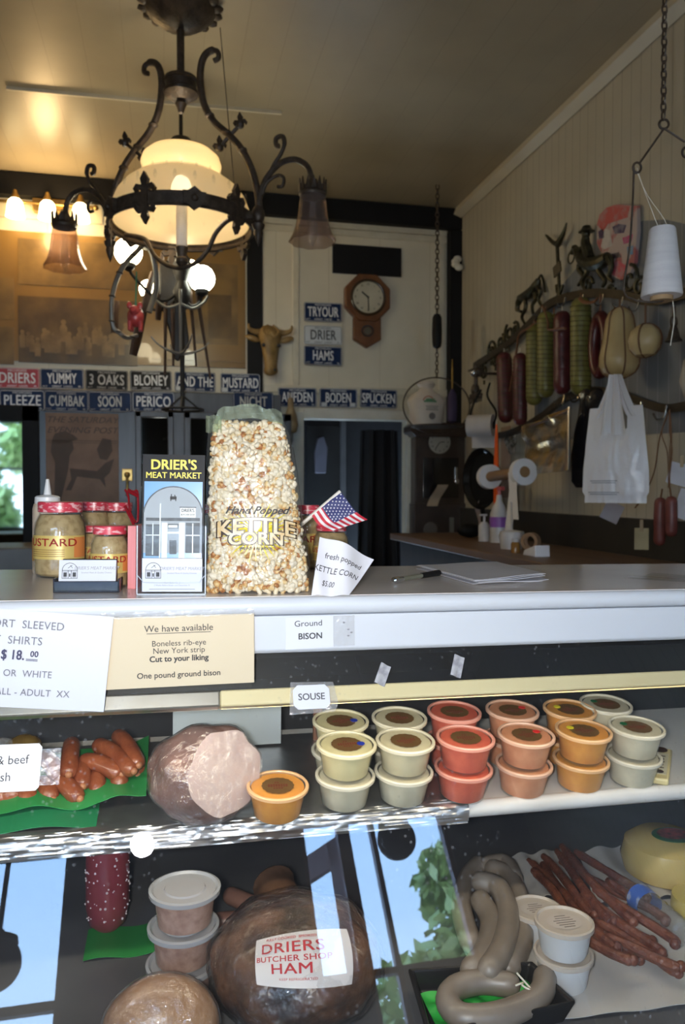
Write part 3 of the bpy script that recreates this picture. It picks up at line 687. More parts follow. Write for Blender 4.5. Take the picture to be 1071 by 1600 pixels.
for k in range(12):
    a = pi / 6 * k; w.text(['XII', 'I', 'II', 'III', 'IIII', 'V', 'VI', 'VII', 'VIII', 'IX', 'X', 'XI'][k], .026, (20 * s * sin(a), 20 * s * cos(a)), -.072, .001, .7)
w.build('numerals', M_ink, d, smooth=False)
for L, a, wd in ((20, 178, 1.4), (13, -52, 2)): MB().bar((0, -.076, 0), (L * s * sin(radians(a)), -.076, L * s * cos(radians(a))), wd * s, .002).build('clock_hand', M_ink, d, smooth=False)
MB().ball((0, -.076, 0), .008).build('hand_boss', M_ink, d)
MB().tube([(9 * s * cos(k * pi / 10), -.058, -51 * s + 8 * s * sin(k * pi / 10)) for k in range(20)], .006, 6, True).build('window_ring', M_ink, t)
MB().prism(circ(6 * s, 16, 0, -51 * s), .058).build('pendulum_disc', mat('tarnished_disc', (.16, .14, .10), .3, .6), t)
M_bull = mat('ochre_painted_plaster', (.36, .23, .09), .5, 0, (.20, .12, .04), 14, bump=.5, bscale=30)
p = onY(423, 545, 6.0); s = mpp(p); t = thing('bull_head', 'ochre carved bull head with short horns mounted on the cream wall', 'wall sculpture', (p.x, 6.10, p.z))
w = MB(); P = [(0, -.03, 30 * s), (0, -.06, 20 * s), (0, -.085, 5 * s), (0, -.10, -15 * s), (0, -.11, -28 * s), (0, -.11, -36 * s), (0, -.10, -41 * s)]
w.tube(spline(P, 4), [x * s for x in (14, 17, 19, 20, 20.5, 20, 19.5, 18.5, 17.5, 16.5, 15.5, 14.5, 13.5, 12.8, 12.2, 12, 11.8, 12.2, 12.8, 13, 12.8, 12, 10, 7, 2)], 18, flat=.75)
w.ball((0, -.06, 22 * s), 19 * s, (1, .6, .75)); w.build('head', M_bull, t)
for g in (-1, 1):
    w = MB(); w.tube(spline([(g * 10 * s, -.06, 27 * s), (g * 24 * s, -.07, 27 * s), (g * 33 * s, -.085, 31 * s), (g * 34 * s, -.09, 38 * s)], 5), [(6.0 - .32 * k) * s for k in range(16)], 10); w.build('horn', M_bull, t)
    MB().ball((g * 27 * s, -.05, 17 * s), 12 * s, (1, .35, .4), rot=Matrix.Rotation(g * radians(-18), 3, 'Y')).build('ear', M_bull, t)
    MB().ball((g * 12 * s, -.145, 4 * s), 3 * s).build('eye', M_ink, t); MB().ball((g * 5 * s, -.155, -34 * s), 2.2 * s).build('nostril', M_ink, t)
w = MB()
for g in (-1, 1): w.tube(spline([(g * 4 * s, -.10, 36 * s), (g * 12 * s, -.13, 26 * s), (g * 6 * s, -.145, 18 * s), (0, -.14, 24 * s)], 4), 2.4 * s, 6)
w.build('forelock', M_bull, t)

# ---- dark wood ice-box cabinet
YC = 5.97
pz = lambda y, x=150: onY(x, y, YC).z; pX = lambda x, y=740: onY(x, y, YC).x
cx0, cx1 = pX(-160), pX(440); ztop = pz(609)
M_greywood = mat('grey_stained_wood', (.075, .073, .080), .32, 0, (.045, .043, .048), 10, stretch=(1, 1, .15))
cb = thing('icebox_cabinet', 'dark stained wooden ice-box cabinet with mirrored doors below the plates', 'cabinet', ((cx0 + cx1) / 2, 6.03, 0)); ox = cb.location.x
MB().box((0, 0, ztop / 2), (cx1 - cx0, .10, ztop)).build('carcass', M_greywood, cb, bevel=.006)
M_mir = mat('mirror', (.42, .43, .40), .03, 1., (.36, .37, .34), 5)
def door(xa, ya, xb, yb, mirror, m, fr=.05):
    a, b = Vector((pX(xa) - ox, 0, pz(ya))), Vector((pX(xb) - ox, 0, pz(yb))); w = MB(); y = -.065
    w.box(((a.x + b.x) / 2, y, a.z - fr / 2), (b.x - a.x, .03, fr)); w.box(((a.x + b.x) / 2, y, b.z + fr / 2), (b.x - a.x, .03, fr))
    w.box((a.x + fr / 2, y, (a.z + b.z) / 2), (fr, .03, a.z - b.z)); w.box((b.x - fr / 2, y, (a.z + b.z) / 2), (fr, .03, a.z - b.z))
    d = w.build('door_frame', m, cb, smooth=False, bevel=.006)
    MB().prism(rect(a.x + fr, b.z + fr, b.x - fr, a.z - fr), .012, -.05).build('mirror' if mirror else 'panel', M_mir if mirror else M_greywood, d, smooth=False)
    return d
door(-60, 636, 62, 880, True, M_black, .115); d = door(212, 641, 272, 900, True, M_greywood, .045); door(288, 641, 345, 900, True, M_greywood, .05)
door(352, 641, 455, 900, False, M_greywood, .06)
w = MB(); w.box((pX(199) - ox, -.06, pz(742)), (.075, .025, .09)); w.tube([(pX(199) - ox, -.085, pz(742)), (pX(199) - ox, -.10, pz(775))], .010, 8); w.ball((pX(199) - ox, -.08, pz(742)), .022); w.build('latch', M_brass, cb, bevel=.006)
# old magazine cover poster
M_post = mat('aged_cover_paper', (.22, .115, .058), .5, 0, (.16, .08, .038), 5); M_posti = mat('faded_print', (.085, .050, .032), .6)
a, b = onY(70, 644, 5.945), onY(186, 800, 5.945); t = thing('magazine_cover_poster', 'brown aged magazine cover poster pinned on the dark cabinet', 'poster', ((a.x + b.x) / 2, 5.978, (a.z + b.z) / 2))
hw, hh = (b.x - a.x) / 2, (a.z - b.z) / 2; MB().prism(rect(-hw, -hh, hw, hh), .006).build('sheet', M_post, t, smooth=False)
w = MB(); w.text('THE SATURDAY', .062, (0, hh - .05), -.006, .001, 1.12, .01, shear=.3); w.text('EVENING POST', .062, (0, hh - .125), -.006, .001, 1.16, .01, shear=.3); w.build('lettering', M_posti, t, smooth=False)
w = MB(); w.box((0, -.0065, hh - .20), (2 * hw * .96, .001, .004)); w.box((0, -.0065, hh - .215), (2 * hw * .96, .001, .003))
w.prism([(-.21, .16), (-.19, .21), (-.12, .23), (-.06, .20), (-.03, .17), (-.07, .16), (-.06, .10), (-.09, .05), (-.10, -.05), (-.16, -.3), (-.20, -.3), (-.19, 0), (-.22, .08)], .001, -.006)
w.prism([(.10, .10), (.14, .18), (.20, .17), (.21, .09), (.17, .02), (.12, .03)], .001, -.006)
w.prism([(-.09, -.04), (.10, -.06), (.16, .0), (.22, .03), (.19, -.07), (.15, -.11), (.16, -.18), (.12, -.12), (-.04, -.10), (-.08, -.2), (-.12, -.2), (-.08, -.12)], .001, -.006)
w.build('printed_picture', M_posti, t, smooth=False)
# low shelf behind the counter, left
MBx = MB().box((pX(40), 5.2, .55), (2.4, .5, 1.1))
tag(MBx.build('back_sideboard', mat('grey_sideboard', (.16, .15, .14), .4), bevel=.01), 'low grey sideboard standing before the ice-box cabinet', 'sideboard')

# ---- beyond the doorway
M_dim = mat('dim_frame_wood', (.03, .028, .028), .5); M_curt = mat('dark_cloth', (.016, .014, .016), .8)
a, b = onY(480, 690, 7.95), onY(540, 880, 7.95)
w = MB(); w.box(((a.x + b.x) / 2, 7.97, 1.05), (b.x - a.x, .05, 2.1)); o = w.build('door_2', M_dim, smooth=False); struct(o)
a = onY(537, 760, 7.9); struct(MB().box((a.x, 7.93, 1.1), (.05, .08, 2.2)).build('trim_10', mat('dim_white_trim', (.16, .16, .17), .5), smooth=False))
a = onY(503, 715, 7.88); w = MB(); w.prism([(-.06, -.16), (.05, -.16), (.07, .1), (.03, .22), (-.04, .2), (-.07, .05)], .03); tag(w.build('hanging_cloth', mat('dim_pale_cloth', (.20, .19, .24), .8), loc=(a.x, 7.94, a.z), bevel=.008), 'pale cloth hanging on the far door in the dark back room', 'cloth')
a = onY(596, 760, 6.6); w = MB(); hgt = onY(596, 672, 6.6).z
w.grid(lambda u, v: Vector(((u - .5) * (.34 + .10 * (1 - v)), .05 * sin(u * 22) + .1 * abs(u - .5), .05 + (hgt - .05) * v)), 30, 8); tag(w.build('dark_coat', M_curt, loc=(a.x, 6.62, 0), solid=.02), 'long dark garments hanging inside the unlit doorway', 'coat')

a, b = onY(344, 4, 3.95), onY(371, 345, 3.95); tag(MB().tube([Vector((0, 0, z1 - a.z)), b - a], .0022, 5).build('hanging_wire', M_iron2, loc=a), 'thin dark wire hanging from the ceiling just right of the chandelier', 'wire')
a = onY(455, 640, 6.0); s = mpp(a); t = thing('hanging_gourd', 'small tan gourd hanging beside the doorway, just right of the popcorn bag top', 'gourd', (a.x, 6.02, a.z))
MB().lathe([(0, -38 * s), (9 * s, -35 * s), (12 * s, -24 * s), (9 * s, -8 * s), (5 * s, 4 * s), (4 * s, 18 * s), (0, 20 * s)], 20).build('gourd_body', mat('tan_gourd', (.34, .25, .14), .5, 0, (.22, .15, .08), 14), t)
MB().tube([(0, 0, 19 * s), (0, .06, 30 * s)], .004, 6).build('hanging_loop', M_string, t)
# ================================================================== RIGHT END OF THE BACK WALL
def chain(w, a, b, L, r, wire=.0035):
    a, b = Vector(a), Vector(b); n = max(2, int((b - a).length / (L * .72))); d = (b - a).normalized()
    for k in range(n):
        c = a + (b - a) * ((k + .5) / n); u = Vector((1, 0, 0)) if k % 2 else Vector((0, 1, 0))
        w.tube([c + d * (L / 2 * cos(t * pi / 5)) + u * (r * sin(t * pi / 5)) for t in range(10)], wire, 5, True)
M_clockw = mat('near_black_clock_wood', (.050, .032, .024), .35, 0, (.032, .02, .015), 10, coat=.3)
p = onY(683, 760, 6.0); s = mpp(p); t = thing('regulator_clock', 'tall dark wooden pendulum wall clock right of the doorway', 'clock', (p.x + .01, 6.10, p.z))
f = lambda x: (x - 683) * s; g = lambda y: (760 - y) * s
w = MB(); w.box((0, -.08, g(765)), (f(724) - f(642), .16, g(675) - g(855))); w.build('case_body', M_clockw, t, bevel=.006)
w = MB(); w.prism([(f(632), g(676)), (f(632), g(668)), (f(640), g(662)), (f(728), g(662)), (f(735), g(668)), (f(735), g(676)), (f(726), g(684)), (f(640), g(684))], .20); w.build('cornice', M_clockw, t, bevel=.005)
w = MB(); w.prism([(f(640), g(786)), (f(727), g(786)), (f(727), g(842)), (f(732), g(850)), (f(636), g(850)), (f(640), g(842))], .185); w.build('lower_box', M_clockw, t, bevel=.005)
w = MB(); w.prism(circ(17.5 * s, 36, f(681), g(692)), .008, -.158); dl_ = w.build('dial', mat('aged_dial', (.40, .38, .34), .5, 0, (.33, .31, .27), 5), t, smooth=False)
w = MB()
for k in range(12):
    a = pi / 6 * k; w.text(['XII', 'I', 'II', 'III', 'IIII', 'V', 'VI', 'VII', 'VIII', 'IX', 'X', 'XI'][k], .022, (f(681) + 13.5 * s * sin(a), g(692) + 13.5 * s * cos(a)), -.166, .001, .7)
for L, an in ((12, 215), (8, 85)): w.bar((f(681), -.168, g(692)), (f(681) + L * s * sin(radians(an)), -.168, g(692) + L * s * cos(radians(an))), .006, .002)
w.build('numerals_and_hands', M_ink, dl_, smooth=False)
w = MB(); w.prism(rect(f(655), g(778), f(712), g(716)), .004, -.16); w.build('glass_door', mat('dark_clock_glass', (.012, .012, .014), .06, spec=.8), t, smooth=False)
MB().prism(circ(11 * s, 30, f(665), g(826)), .005, -.185).build('lower_dial', mat('dim_dial', (.13, .11, .09), .4), t, smooth=False)
w = MB(); w.prism(rect(f(696), g(832), f(703), g(808)), .005, -.185); w.build('level_window', mat('dim_ivory', (.20, .19, .16), .4), t, smooth=False)
w = MB(); w.box((f(708), -.175, g(740)), (.012, .012, .10)); w.ball((f(709), -.17, g(752)), .022, (1, .4, 1)); w.build('pendulum_bob', M_steel, t)
a = onY(685, 774, 5.88); tag(MB().grid(lambda u, v: Vector(((u - .5) * .09 + (v - .5) * .085, .02 * sin(v * 5), (v - .5) * .17)), 6, 8).build('paper_tag', mat('buff_paper', (.42, .33, .24), .7), loc=(a.x, 5.90, a.z), solid=.001), 'buff paper slip tucked across the tall dark clock', 'paper slip')

# hanging scale: chain, weight, hoop with a printed bag
YH = 5.6
p = onY(684, 290, YH); zb = onY(683, 545, YH).z; zt = onY(684, 490, YH).z; zc = onY(684, 288, YH).z
t = thing('hanging_scale', 'dark spring scale on a long chain with a big wire hoop over the doorway corner', 'scale', (p.x, YH, 0))
w = MB(); chain(w, (0, 0, zt), (0, 0, z1), .046, .013, .0042); w.build('chain', M_iron, t)
w = MB(); w.lathe([(.01, zb), (.03, zb + .015), (.036, zb + .05), (.038, (zb + zt) / 2), (.034, zt - .03), (.022, zt - .006), (.006, zt)], 20); w.build('scale_body', M_black, t)
zo = onY(683, 590, YH).z; w = MB(); chain(w, (0, 0, zo), (0, 0, zb), .04, .011, .0035); w.build('lower_chain', M_iron, t)
R = mpp((p.x, YH, zo)) * 55; zq = zo - R * .8
w = MB(); w.tube([(R * sin(k * pi / 24) - .0, 0, zq + R * .8 * cos(k * pi / 24)) for k in range(48)], .0055, 8, True)
w.build('wire_hoop', M_iron, t)
MB().lathe([(.0, zq - R * .61), (R * .74, zq - R * .60), (R * .76, zq - R * .56), (R * .74, zq - R * .56), (.0, zq - R * .58)], 32).build('tray', M_iron, t)
M_bagc = mat('printed_sack', (.62, .55, .47), .5, 0, (.55, .46, .38), 6, bump=.4, bscale=14)
q = onY(668, 663, YH - .02); s = mpp(q); q = Vector((q.x, YH, zq - R * .56)); hz = onY(668, 598, YH).z - q.z
t = thing('printed_sack', 'cream plastic sack with green and red print sitting in the wire hoop scale', 'bag', q)
w = MB(); rnd = random.Random(5)
w.lathe([(.02, 0), (24 * s, .005), (27 * s, .04), (28 * s, hz * .35), (31 * s, hz * .55), (26 * s, hz * .68), (13 * s, hz * .80), (10 * s, hz * .87), (15 * s, hz * .97), (11 * s, hz * 1.03), (0, hz)], 26, wob=lambda a, z: 1 + .06 * sin(3 * a + z * 20) + .03 * sin(7 * a), M=Matrix.Diagonal((1, .5, 1, 1)))
w.build('sack', M_bagc, t)
def onbag(p): 
    x = p.x / (29 * s); return Vector((p.x, -.5 * 30 * s * sqrt(max(.02, 1 - x * x)) - .004 - p.y * 0 + p.y, p.z))
w = MB(); w.text('FRESH', .03, (-.02, hz * .60), 0, .001, 1.3, .02, fn=onbag); w.text('SAUSAGE', .022, (.0, hz * .50), 0, .001, 1.3, .02, fn=onbag); w.build('green_print', mat('green_print', (.10, .26, .12), .5), t, smooth=False) if False else w.bm.free()
w = MB(); w.prism([(x, z) for x, z in circ(.045, 14, -.01, hz * .53, .2, 2.9)] + [(x, z) for x, z in circ(.036, 14, -.01, hz * .53, .2, 2.9)][::-1], .001); 
for v in w.bm.verts: v.co = onbag(v.co)
w.build('red_print', mat('faded_red_print', (.42, .16, .10), .5), t, smooth=False)
w = MB()
for zf, L in ((.52, .05), (.56, .035)): w.grid(lambda u, v: onbag(Vector(((u - .5) * 2 * L + .005, -.001, hz * zf + v * .014))), 8, 1)
w.build('green_print', mat('faded_green_print', (.10, .24, .12), .5), t)
w = MB()
for zf, L in ((.42, .05), (.38, .045), (.34, .05)): w.grid(lambda u, v: onbag(Vector(((u - .5) * 2 * L + .02, -.001, hz * zf + v * .005))), 8, 1)
w.prism(circ(.026, 12, .02, hz * .20), .001)
for v in w.bm.verts:
    if v.co.y > -.01: v.co = onbag(v.co)
w.build('dark_print', mat('faded_black_print', (.16, .14, .13), .5), t)
a = onY(707, 640, 5.5); t = thing('bottle_brush', 'narrow purple-black bristle brush hanging beside the sack', 'brush', a)
s = mpp(a); MB().lathe([(0, -22 * s), (7 * s, -18 * s), (8 * s, 0), (7 * s, 22 * s), (2 * s, 32 * s)], 14).build('bristles', mat('purple_black_bristle', (.05, .035, .08), .8, bump=.6, bscale=120), t)
MB().lathe([(.006, 30 * s), (.008, 60 * s), (.004, 78 * s), (0, 79 * s)], 10).build('brush_handle', M_brass, t)
a = onY(712, 411, 6.0); t = thing('cord_bundle', 'little white cord bundle in the top right corner of the back wall', 'cord', (a.x, 6.01, a.z))
w = MB()
for k in range(4): w.ball((.015 * cos(k * 2), -.02 - .01 * k, .03 - .025 * k), .033, (1.1, .8, .8), 10, 7)
w.tube([(0, .01, .03), (.06, .02, .06), (.07, .02, .0)], .008, 6); w.build('cord', M_string, t)

# ================================================================== RIGHT WALL: two bent iron hook rails
XR = 2.30
def rw(px, py, X=XR): return onX(px, py, X)
M_rail = mat('brown_iron_rail', (.055, .040, .024), .45, .4, (.035, .026, .016), 20)
M_orn = mat('bronze_green_figure', (.075, .068, .040), .4, .6, (.03, .028, .018), 25)
M_hook = mat('bright_hook', (.42, .40, .36), .25, .9)
def rail(name, pix, label, hw, n=6):
    P = spline([rw(*q) for q in pix], n); t = thing(name, label, 'rail', P[0]); w = MB(); L = P[0]
    for sd in (0,):
        rows = []
        for q in P: rows.append([w.v(q - L + Vector((dx, 0, dz))) for dx, dz in ((-.012, -hw), (-.012, hw), (.012, hw), (.012, -hw))])
        for A, B in zip(rows, rows[1:]):
            for k in range(4): w.f([A[k], A[(k + 1) % 4], B[(k + 1) % 4], B[k]])
        w.f(rows[0]); w.f(rows[-1])
    w.build('iron_band', M_rail, t); 
    return t, P
UPX = [(742, 572), (772, 553), (800, 533), (830, 504), (858, 476), (890, 464), (930, 458), (975, 461), (1015, 470), (1060, 462), (1130, 440)]
up, UPP = rail('upper_hook_rail', UPX, 'upper bent iron meat rail with scrollwork and figures on the right wall', .024)
LPX = [(762, 682), (800, 676), (845, 652), (875, 628), (905, 614), (935, 610), (975, 617), (1010, 630), (1040, 638), (1075, 634), (1130, 620)]
lo, LPP = rail('lower_hook_rail', LPX, 'lower bent iron rail with bright hooks carrying the bags', .020)
def hook(par, px, py, big=1., m=None):
    c = rw(px, py) - par.location; w = MB(); s = .022 * big
    w.tube(spline([c + Vector((-.014, 0, .02)), c + Vector((-.018, 0, -.01)), c + Vector((-.03, .004, -.012 - s)), c + Vector((-.03 - s, .006, -.012 - s * 1.2)), c + Vector((-.034 - s * 1.6, .006, -.01 - s * .3))], 4), .0042 * big, 6)
    w.build('hook', m or M_hook, par)
for px, py in ((851, 485), (887, 470), (916, 466), (947, 466), (978, 470), (1003, 474)): hook(up, px, py)
for px, py in ((886, 622), (910, 615), (940, 613), (968, 620), (1007, 634), (1046, 640)): hook(lo, px, py, 1.3)
# brackets reaching the wall
for par, P in ((up, UPP), (lo, LPP)):
    for k in (2, len(P) // 2, len(P) - 3):
        q = P[k] - par.location; MB().tube([q, q + Vector((.055, 0, 0))], .008, 8).build('bracket', M_rail, par)
def scroll(w, c, r, turns, sgn, th, flat=.6, a0=0):
    """a spiral of bar iron lying parallel to the wall"""
    pts = []; n = int(turns * 14)
    for k in range(n + 1):
        a = a0 + sgn * 2 * pi * turns * k / n; rr_ = r * (1 - .8 * k / n); pts.append(c + Vector((0, -rr_ * cos(a), rr_ * sin(a))))
    w.tube(pts, th, 6)
def px2(px, py): return rw(px, py) - up.location
for (px, py, r, sg, a0) in ((768, 548, .055, 1, 0), (783, 535, .045, -1, 1), (796, 523, .06, 1, 2), (750, 570, .045, -1, 0), (775, 562, .035, 1, 3), (806, 515, .04, -1, 2), (757, 580, .05, 1, 1)):
    w = MB(); r *= 1.35; scroll(w, px2(px, py), r, 1.5, sg, .010, a0=a0); w.tube([px2(px, py) + Vector((0, 0, -r)), px2(px, py) + Vector((0, 0, -r - .03))], .008, 6); w.build('scroll_ornament', M_orn, up)
for px, py, r, sg, a0 in ((920, 446, .05, 1, 0), (985, 437, .075, -1, 1.5), (1000, 448, .05, 1, .5), (1025, 446, .05, -1, 1), (1050, 440, .06, 1, 2), (955, 452, .04, -1, 0)):
    w = MB(); scroll(w, px2(px, py), r, 1.2, sg, .010, a0=a0); w.build('scroll_ornament', M_orn, up)
# bronze figures riding on the rail
fg = onX(826, 470, XR); t = thing('horse_figure', 'bronze bucking horse figure nearest the corner on the upper meat rail', 'figure', fg); s = mpp(fg)
def loc(px, py, base): return rw(px, py) - base
def blob(pts, rs, n=10): 
    w = MB(); P = spline(pts, 4); R = []
    for i in range(len(P)): 
        k = i / 4; a = int(min(k, len(rs) - 1)); b = min(a + 1, len(rs) - 1); R.append(rs[a] + (rs[b] - rs[a]) * (k - a))
    w.tube(P, R, n); return w
L = lambda x, y: loc(x, y, fg)
w = blob([L(842, 436), L(838, 447), L(829, 458), L(818, 464), L(812, 465)], [.015, .032, .034, .028, .02]); w.tube(spline([L(814, 466), L(810, 474), L(809, 484), L(815, 487)], 4), [.022] * 5 + [.017] * 4 + [.01] * 4, 8); w.build('body', M_orn, t)
for a in ([(838, 446), (845, 455), (842, 468), (848, 480)], [(834, 452), (838, 466), (832, 478), (834, 492)], [(820, 464), (822, 480), (816, 495), (820, 505)]): MB().tube(spline([L(*q) for q in a], 4), [.017 - .0007 * i for i in range(13)], 8).build('leg', M_orn, t)
MB().tube(spline([L(842, 436), L(846, 430), L(850, 440), L(852, 456)], 4), .008, 6).build('tail', M_orn, t)
fg2 = onX(874, 420, XR); t = thing('eagle_figure', 'bronze figure with raised wings on a pole above the rail', 'figure', fg2); L = lambda x, y: loc(x, y, fg2)
w = blob([L(871, 384), L(874, 378), L(881, 364), L(886, 348)], [.018, .02, .013, .004]); w.tube(spline([L(873, 382), L(865, 379), L(856, 370), L(853, 367)], 4), [.018 - .0012 * i for i in range(13)], 8); w.build('wings', M_orn, t)
MB().tube([L(871, 384), L(875, 462)], .011, 8).build('post', M_orn, t)
c = L(874, 421); MB().box(c + Vector((-.012, 0, 0)), (.01, .085, .065), Matrix.Rotation(radians(-14), 3, 'X')).build('name_board', mat('bronze_board', (.10, .075, .04), .5), t)
w = MB(); w.tube(spline([L(870, 445), L(872, 458), L(882, 466), L(888, 458)], 4), .010, 6); w.tube(spline([L(880, 445), L(876, 458), L(868, 466)], 4), .010, 6); w.build('scroll_feet', M_orn, t)
fg3 = onX(922, 410, XR); t = thing('rider_figure', 'bronze horse and rider figure on the meat rail in front of the painted mask', 'figure', fg3); L = lambda x, y: loc(x, y, fg3)
w = blob([L(906, 396), L(910, 405), L(924, 412), L(938, 410), L(950, 402)], [.02, .035, .042, .04, .03]); w.tube(spline([L(908, 404), L(902, 392), L(898, 388), L(893, 396)], 4), [.026] * 5 + [.02] * 4 + [.013] * 4, 8); w.build('horse_body', M_orn, t)
for a in ([(910, 406), (905, 420), (912, 432), (904, 446)], [(914, 408), (918, 424), (910, 440), (914, 452)], [(942, 408), (936, 422), (946, 438), (942, 448)], [(950, 402), (956, 416), (952, 432), (958, 440)]): MB().tube(spline([L(*q) for q in a], 4), [.020 - .0009 * i for i in range(13)], 8).build('leg', M_orn, t)
MB().tube(spline([L(952, 398), L(957, 404), L(957, 420)], 4), .009, 6).build('tail', M_orn, t)
w = blob([L(922, 404), L(918, 390), L(915, 378), L(916, 370)], [.03, .03, .026, .02]); w.ball(L(916, 366), .024); w.lathe([(.0, 0), (.045, 0), (.03, .012), (.022, .03), (0, .034)], 14, M=Matrix.Translation(L(917, 362))); w.tube(spline([L(916, 380), L(908, 388), L(902, 398)], 4), .012, 6); w.build('rider', M_orn, t)
w = MB(); c = L(893, 402); w.tube([c + Vector((0, .035 * cos(k * pi / 10), .035 * sin(k * pi / 10))) for k in range(20)], .005, 6, True); w.build('lasso', M_orn, t)

# painted mask picture behind the figures
mc = onX(968, 378, 2.335); t = thing('painted_mask', 'brightly painted face panel in pink and red hung behind the meat rail', 'mask', (2.339, mc.y, mc.z), WALLR)
def mk(px, py): q = onX(px, py, 2.335); return (-(q.y - mc.y), q.z - mc.z)
out = [(938, 352), (942, 336), (953, 324), (968, 319), (1000, 322), (1001, 360), (996, 410), (988, 430), (975, 438), (962, 432), (953, 416), (945, 396), (937, 380)]
MB().prism([mk(*q) for q in out], .02).build('face_panel', mat('pale_face_paint', (.50, .40, .36), .5, 0, (.42, .12, .12), 9, contrast=(.42, .5), detail=5), t, smooth=False)
def paint(pts, col, name):
    MB().prism([mk(*q) for q in pts], .0015, -.0205).build('paint_patch', mat(name, col, .5, 0, tuple(.55 * c + .16 for c in col), 22, contrast=(.38, .55), detail=6), t, smooth=False)
paint([(938, 352), (942, 336), (953, 325), (968, 320), (990, 322), (986, 340), (970, 345), (955, 350), (948, 362)], (.55, .10, .09), 'red_orange_paint')
paint([(962, 355), (972, 350), (984, 352), (980, 364), (966, 366)], (.06, .03, .10), 'violet_paint'); paint([(940, 362), (948, 357), (949, 372), (941, 374)], (.05, .03, .08), 'violet_paint')
paint([(978, 372), (994, 366), (992, 378), (980, 382)], (.52, .03, .16), 'magenta_paint'); paint([(985, 386), (995, 384), (994, 398), (986, 398)], (.10, .28, .50), 'blue_paint')
paint([(956, 412), (972, 408), (984, 416), (976, 435), (962, 430)], (.60, .10, .14), 'rose_paint'); paint([(950, 358), (958, 360), (962, 384), (950, 390), (944, 386)], (.60, .55, .52), 'white_nose_paint')
paint([(958, 398), (972, 394), (976, 402), (962, 405)], (.05, .02, .03), 'mouth_paint')

# meats hanging from the upper rail
M_green = mat('olive_casing', (.20, .185, .045), .45, 0, (.13, .12, .03), 14, bump=.4, bscale=30); M_cord = mat('dark_netting_cord', (.075, .055, .025), .8)
M_maroon = mat('maroon_casing', (.115, .022, .024), .38, 0, (.06, .012, .014), 18, bump=.5, bscale=30); M_dred = mat('dark_red_casing', (.10, .016, .016), .35, 0, (.06, .01, .01), 18)
M_cheese = mat('waxed_cheese', (.50, .38, .19), .4, 0, (.42, .30, .13), 7); M_strap = mat('leather_strap', (.19, .075, .03), .6); M_net = mat('brown_cord', (.16, .08, .04), .8)
def salami(px, y0_, y1_, wpx, m, label, X=2.27, cord=True, ycord=None, group=None, tilt=0):
    a, b = rw(px + tilt, y0_, X), rw(px, y1_, X); b = Vector((X, a.y * 1. + (b.y - a.y), b.z)); s = mpp(a); r = wpx * s / 2; t = thing('hanging_salami', label, 'sausage', a, group=group)
    d = b - a; P = [d * k for k in (.06, .15, .3, .5, .7, .85, .94)]
    w = MB(); w.sausage(P, r, 16); 
    for v in w.bm.verts: pass
    w.build('casing', m, t)
    if cord:
        w = MB(); n = int(d.length / .026)
        for k in range(1, n):
            c = d * (k / n); w.tube([c + Vector((r * 1.01 * cos(q * pi / 8), r * 1.01 * sin(q * pi / 8), .006 * sin(q * pi / 8))) for q in range(16)], .0022, 4, True)
        w.build('netting', M_cord, t)
    MB().tube([Vector((0, 0, -.01)), Vector((.0, 0, .05))], .004, 6).build('hanging_loop', M_string if m is not M_green else M_strap, t)
    return t
G = 'salamis hung on the upper meat rail'
salami(791, 556, 655, 24, M_maroon, 'maroon netted salami at the corner end, the left of a close pair', 2.25, True, group=G, tilt=-3)
salami(813, 556, 660, 22, M_maroon, 'maroon netted salami, right of the corner pair behind the hanging strap', 2.22, True, group=G)
salami(835, 512, 628, 25, M_green, 'leftmost olive corded salami, beside the maroon pair', group=G)
salami(853, 492, 616, 26, M_green, 'olive corded salami second from the corner, longest behind the straps', 2.24, group=G)
salami(866, 494, 600, 20, M_green, 'olive salami mostly hidden behind the second olive one', 2.32, group=G)
salami(879, 492, 610, 27, M_maroon, 'smooth maroon salami between two olive ones', 2.25, False, group=G)
salami(908, 472, 611, 32, M_green, 'thickest olive corded salami, left of the dark red ring', 2.25, group=G)
a = rw(935, 540, 2.28); s = mpp(a); t = thing('ring_sausage', 'dark red ring sausage hanging behind the pear-shaped cheese', 'sausage', a)
w = MB(); w.tube([Vector((0, -18 * s * cos(k * pi / 14) - .02, 44 * s * sin(k * pi / 14))) for k in range(28)], 9 * s, 12, True); w.build('casing', M_dred, t)
MB().tube([(0, -.02, 40 * s), (0, -.02, 78 * s)], .006, 6).build('hanging_strap', M_strap, t)
a = rw(969, 482, 2.20); s = mpp(a); t = thing('pear_cheese', 'big pear-shaped yellow cheese hanging in cords from the upper rail', 'cheese', a)
pr = [(2, 2), (8, 0), (16, -6), (21, -18), (23, -35), (26, -55), (30, -74), (30, -88), (24, -100), (12, -107), (0, -108)]
w = MB(); w.lathe([(r * s, z * s) for r, z in pr], 28); w.build('cheese_body', M_cheese, t)
w = MB()
for k in range(6):
    an = pi / 3 * k + .25; w.tube(spline([Vector((r * s * 1.01 * cos(an), r * s * 1.01 * sin(an), z * s)) for r, z in pr], 2), .0045, 5)
w.tube([(0, 0, 0), (0, 0, 14 * s)], .005, 6); w.build('cord_net', M_net, t)
a = rw(1009, 507, 2.18); s = mpp(a); t = thing('round_cheese', 'small round yellow cheese hanging beside the bigger pear-shaped one', 'cheese', a)
w = MB(); w.lathe([(0, 1 * s), (12 * s, -2 * s), (22 * s, -11 * s), (26 * s, -24 * s), (24 * s, -37 * s), (15 * s, -48 * s), (0, -52 * s)], 28, wob=lambda an, z: 1 + .05 * cos(4 * an)); w.build('cheese_body', M_cheese, t)
w = MB()
for k in range(4):
    an = pi / 2 * k + .6; w.tube([Vector((26 * s * cos(an) * sin(q * pi / 12), 26 * s * sin(an) * sin(q * pi / 12), -25 * s + 26 * s * cos(q * pi / 12))) for q in range(13)], .0045, 5)
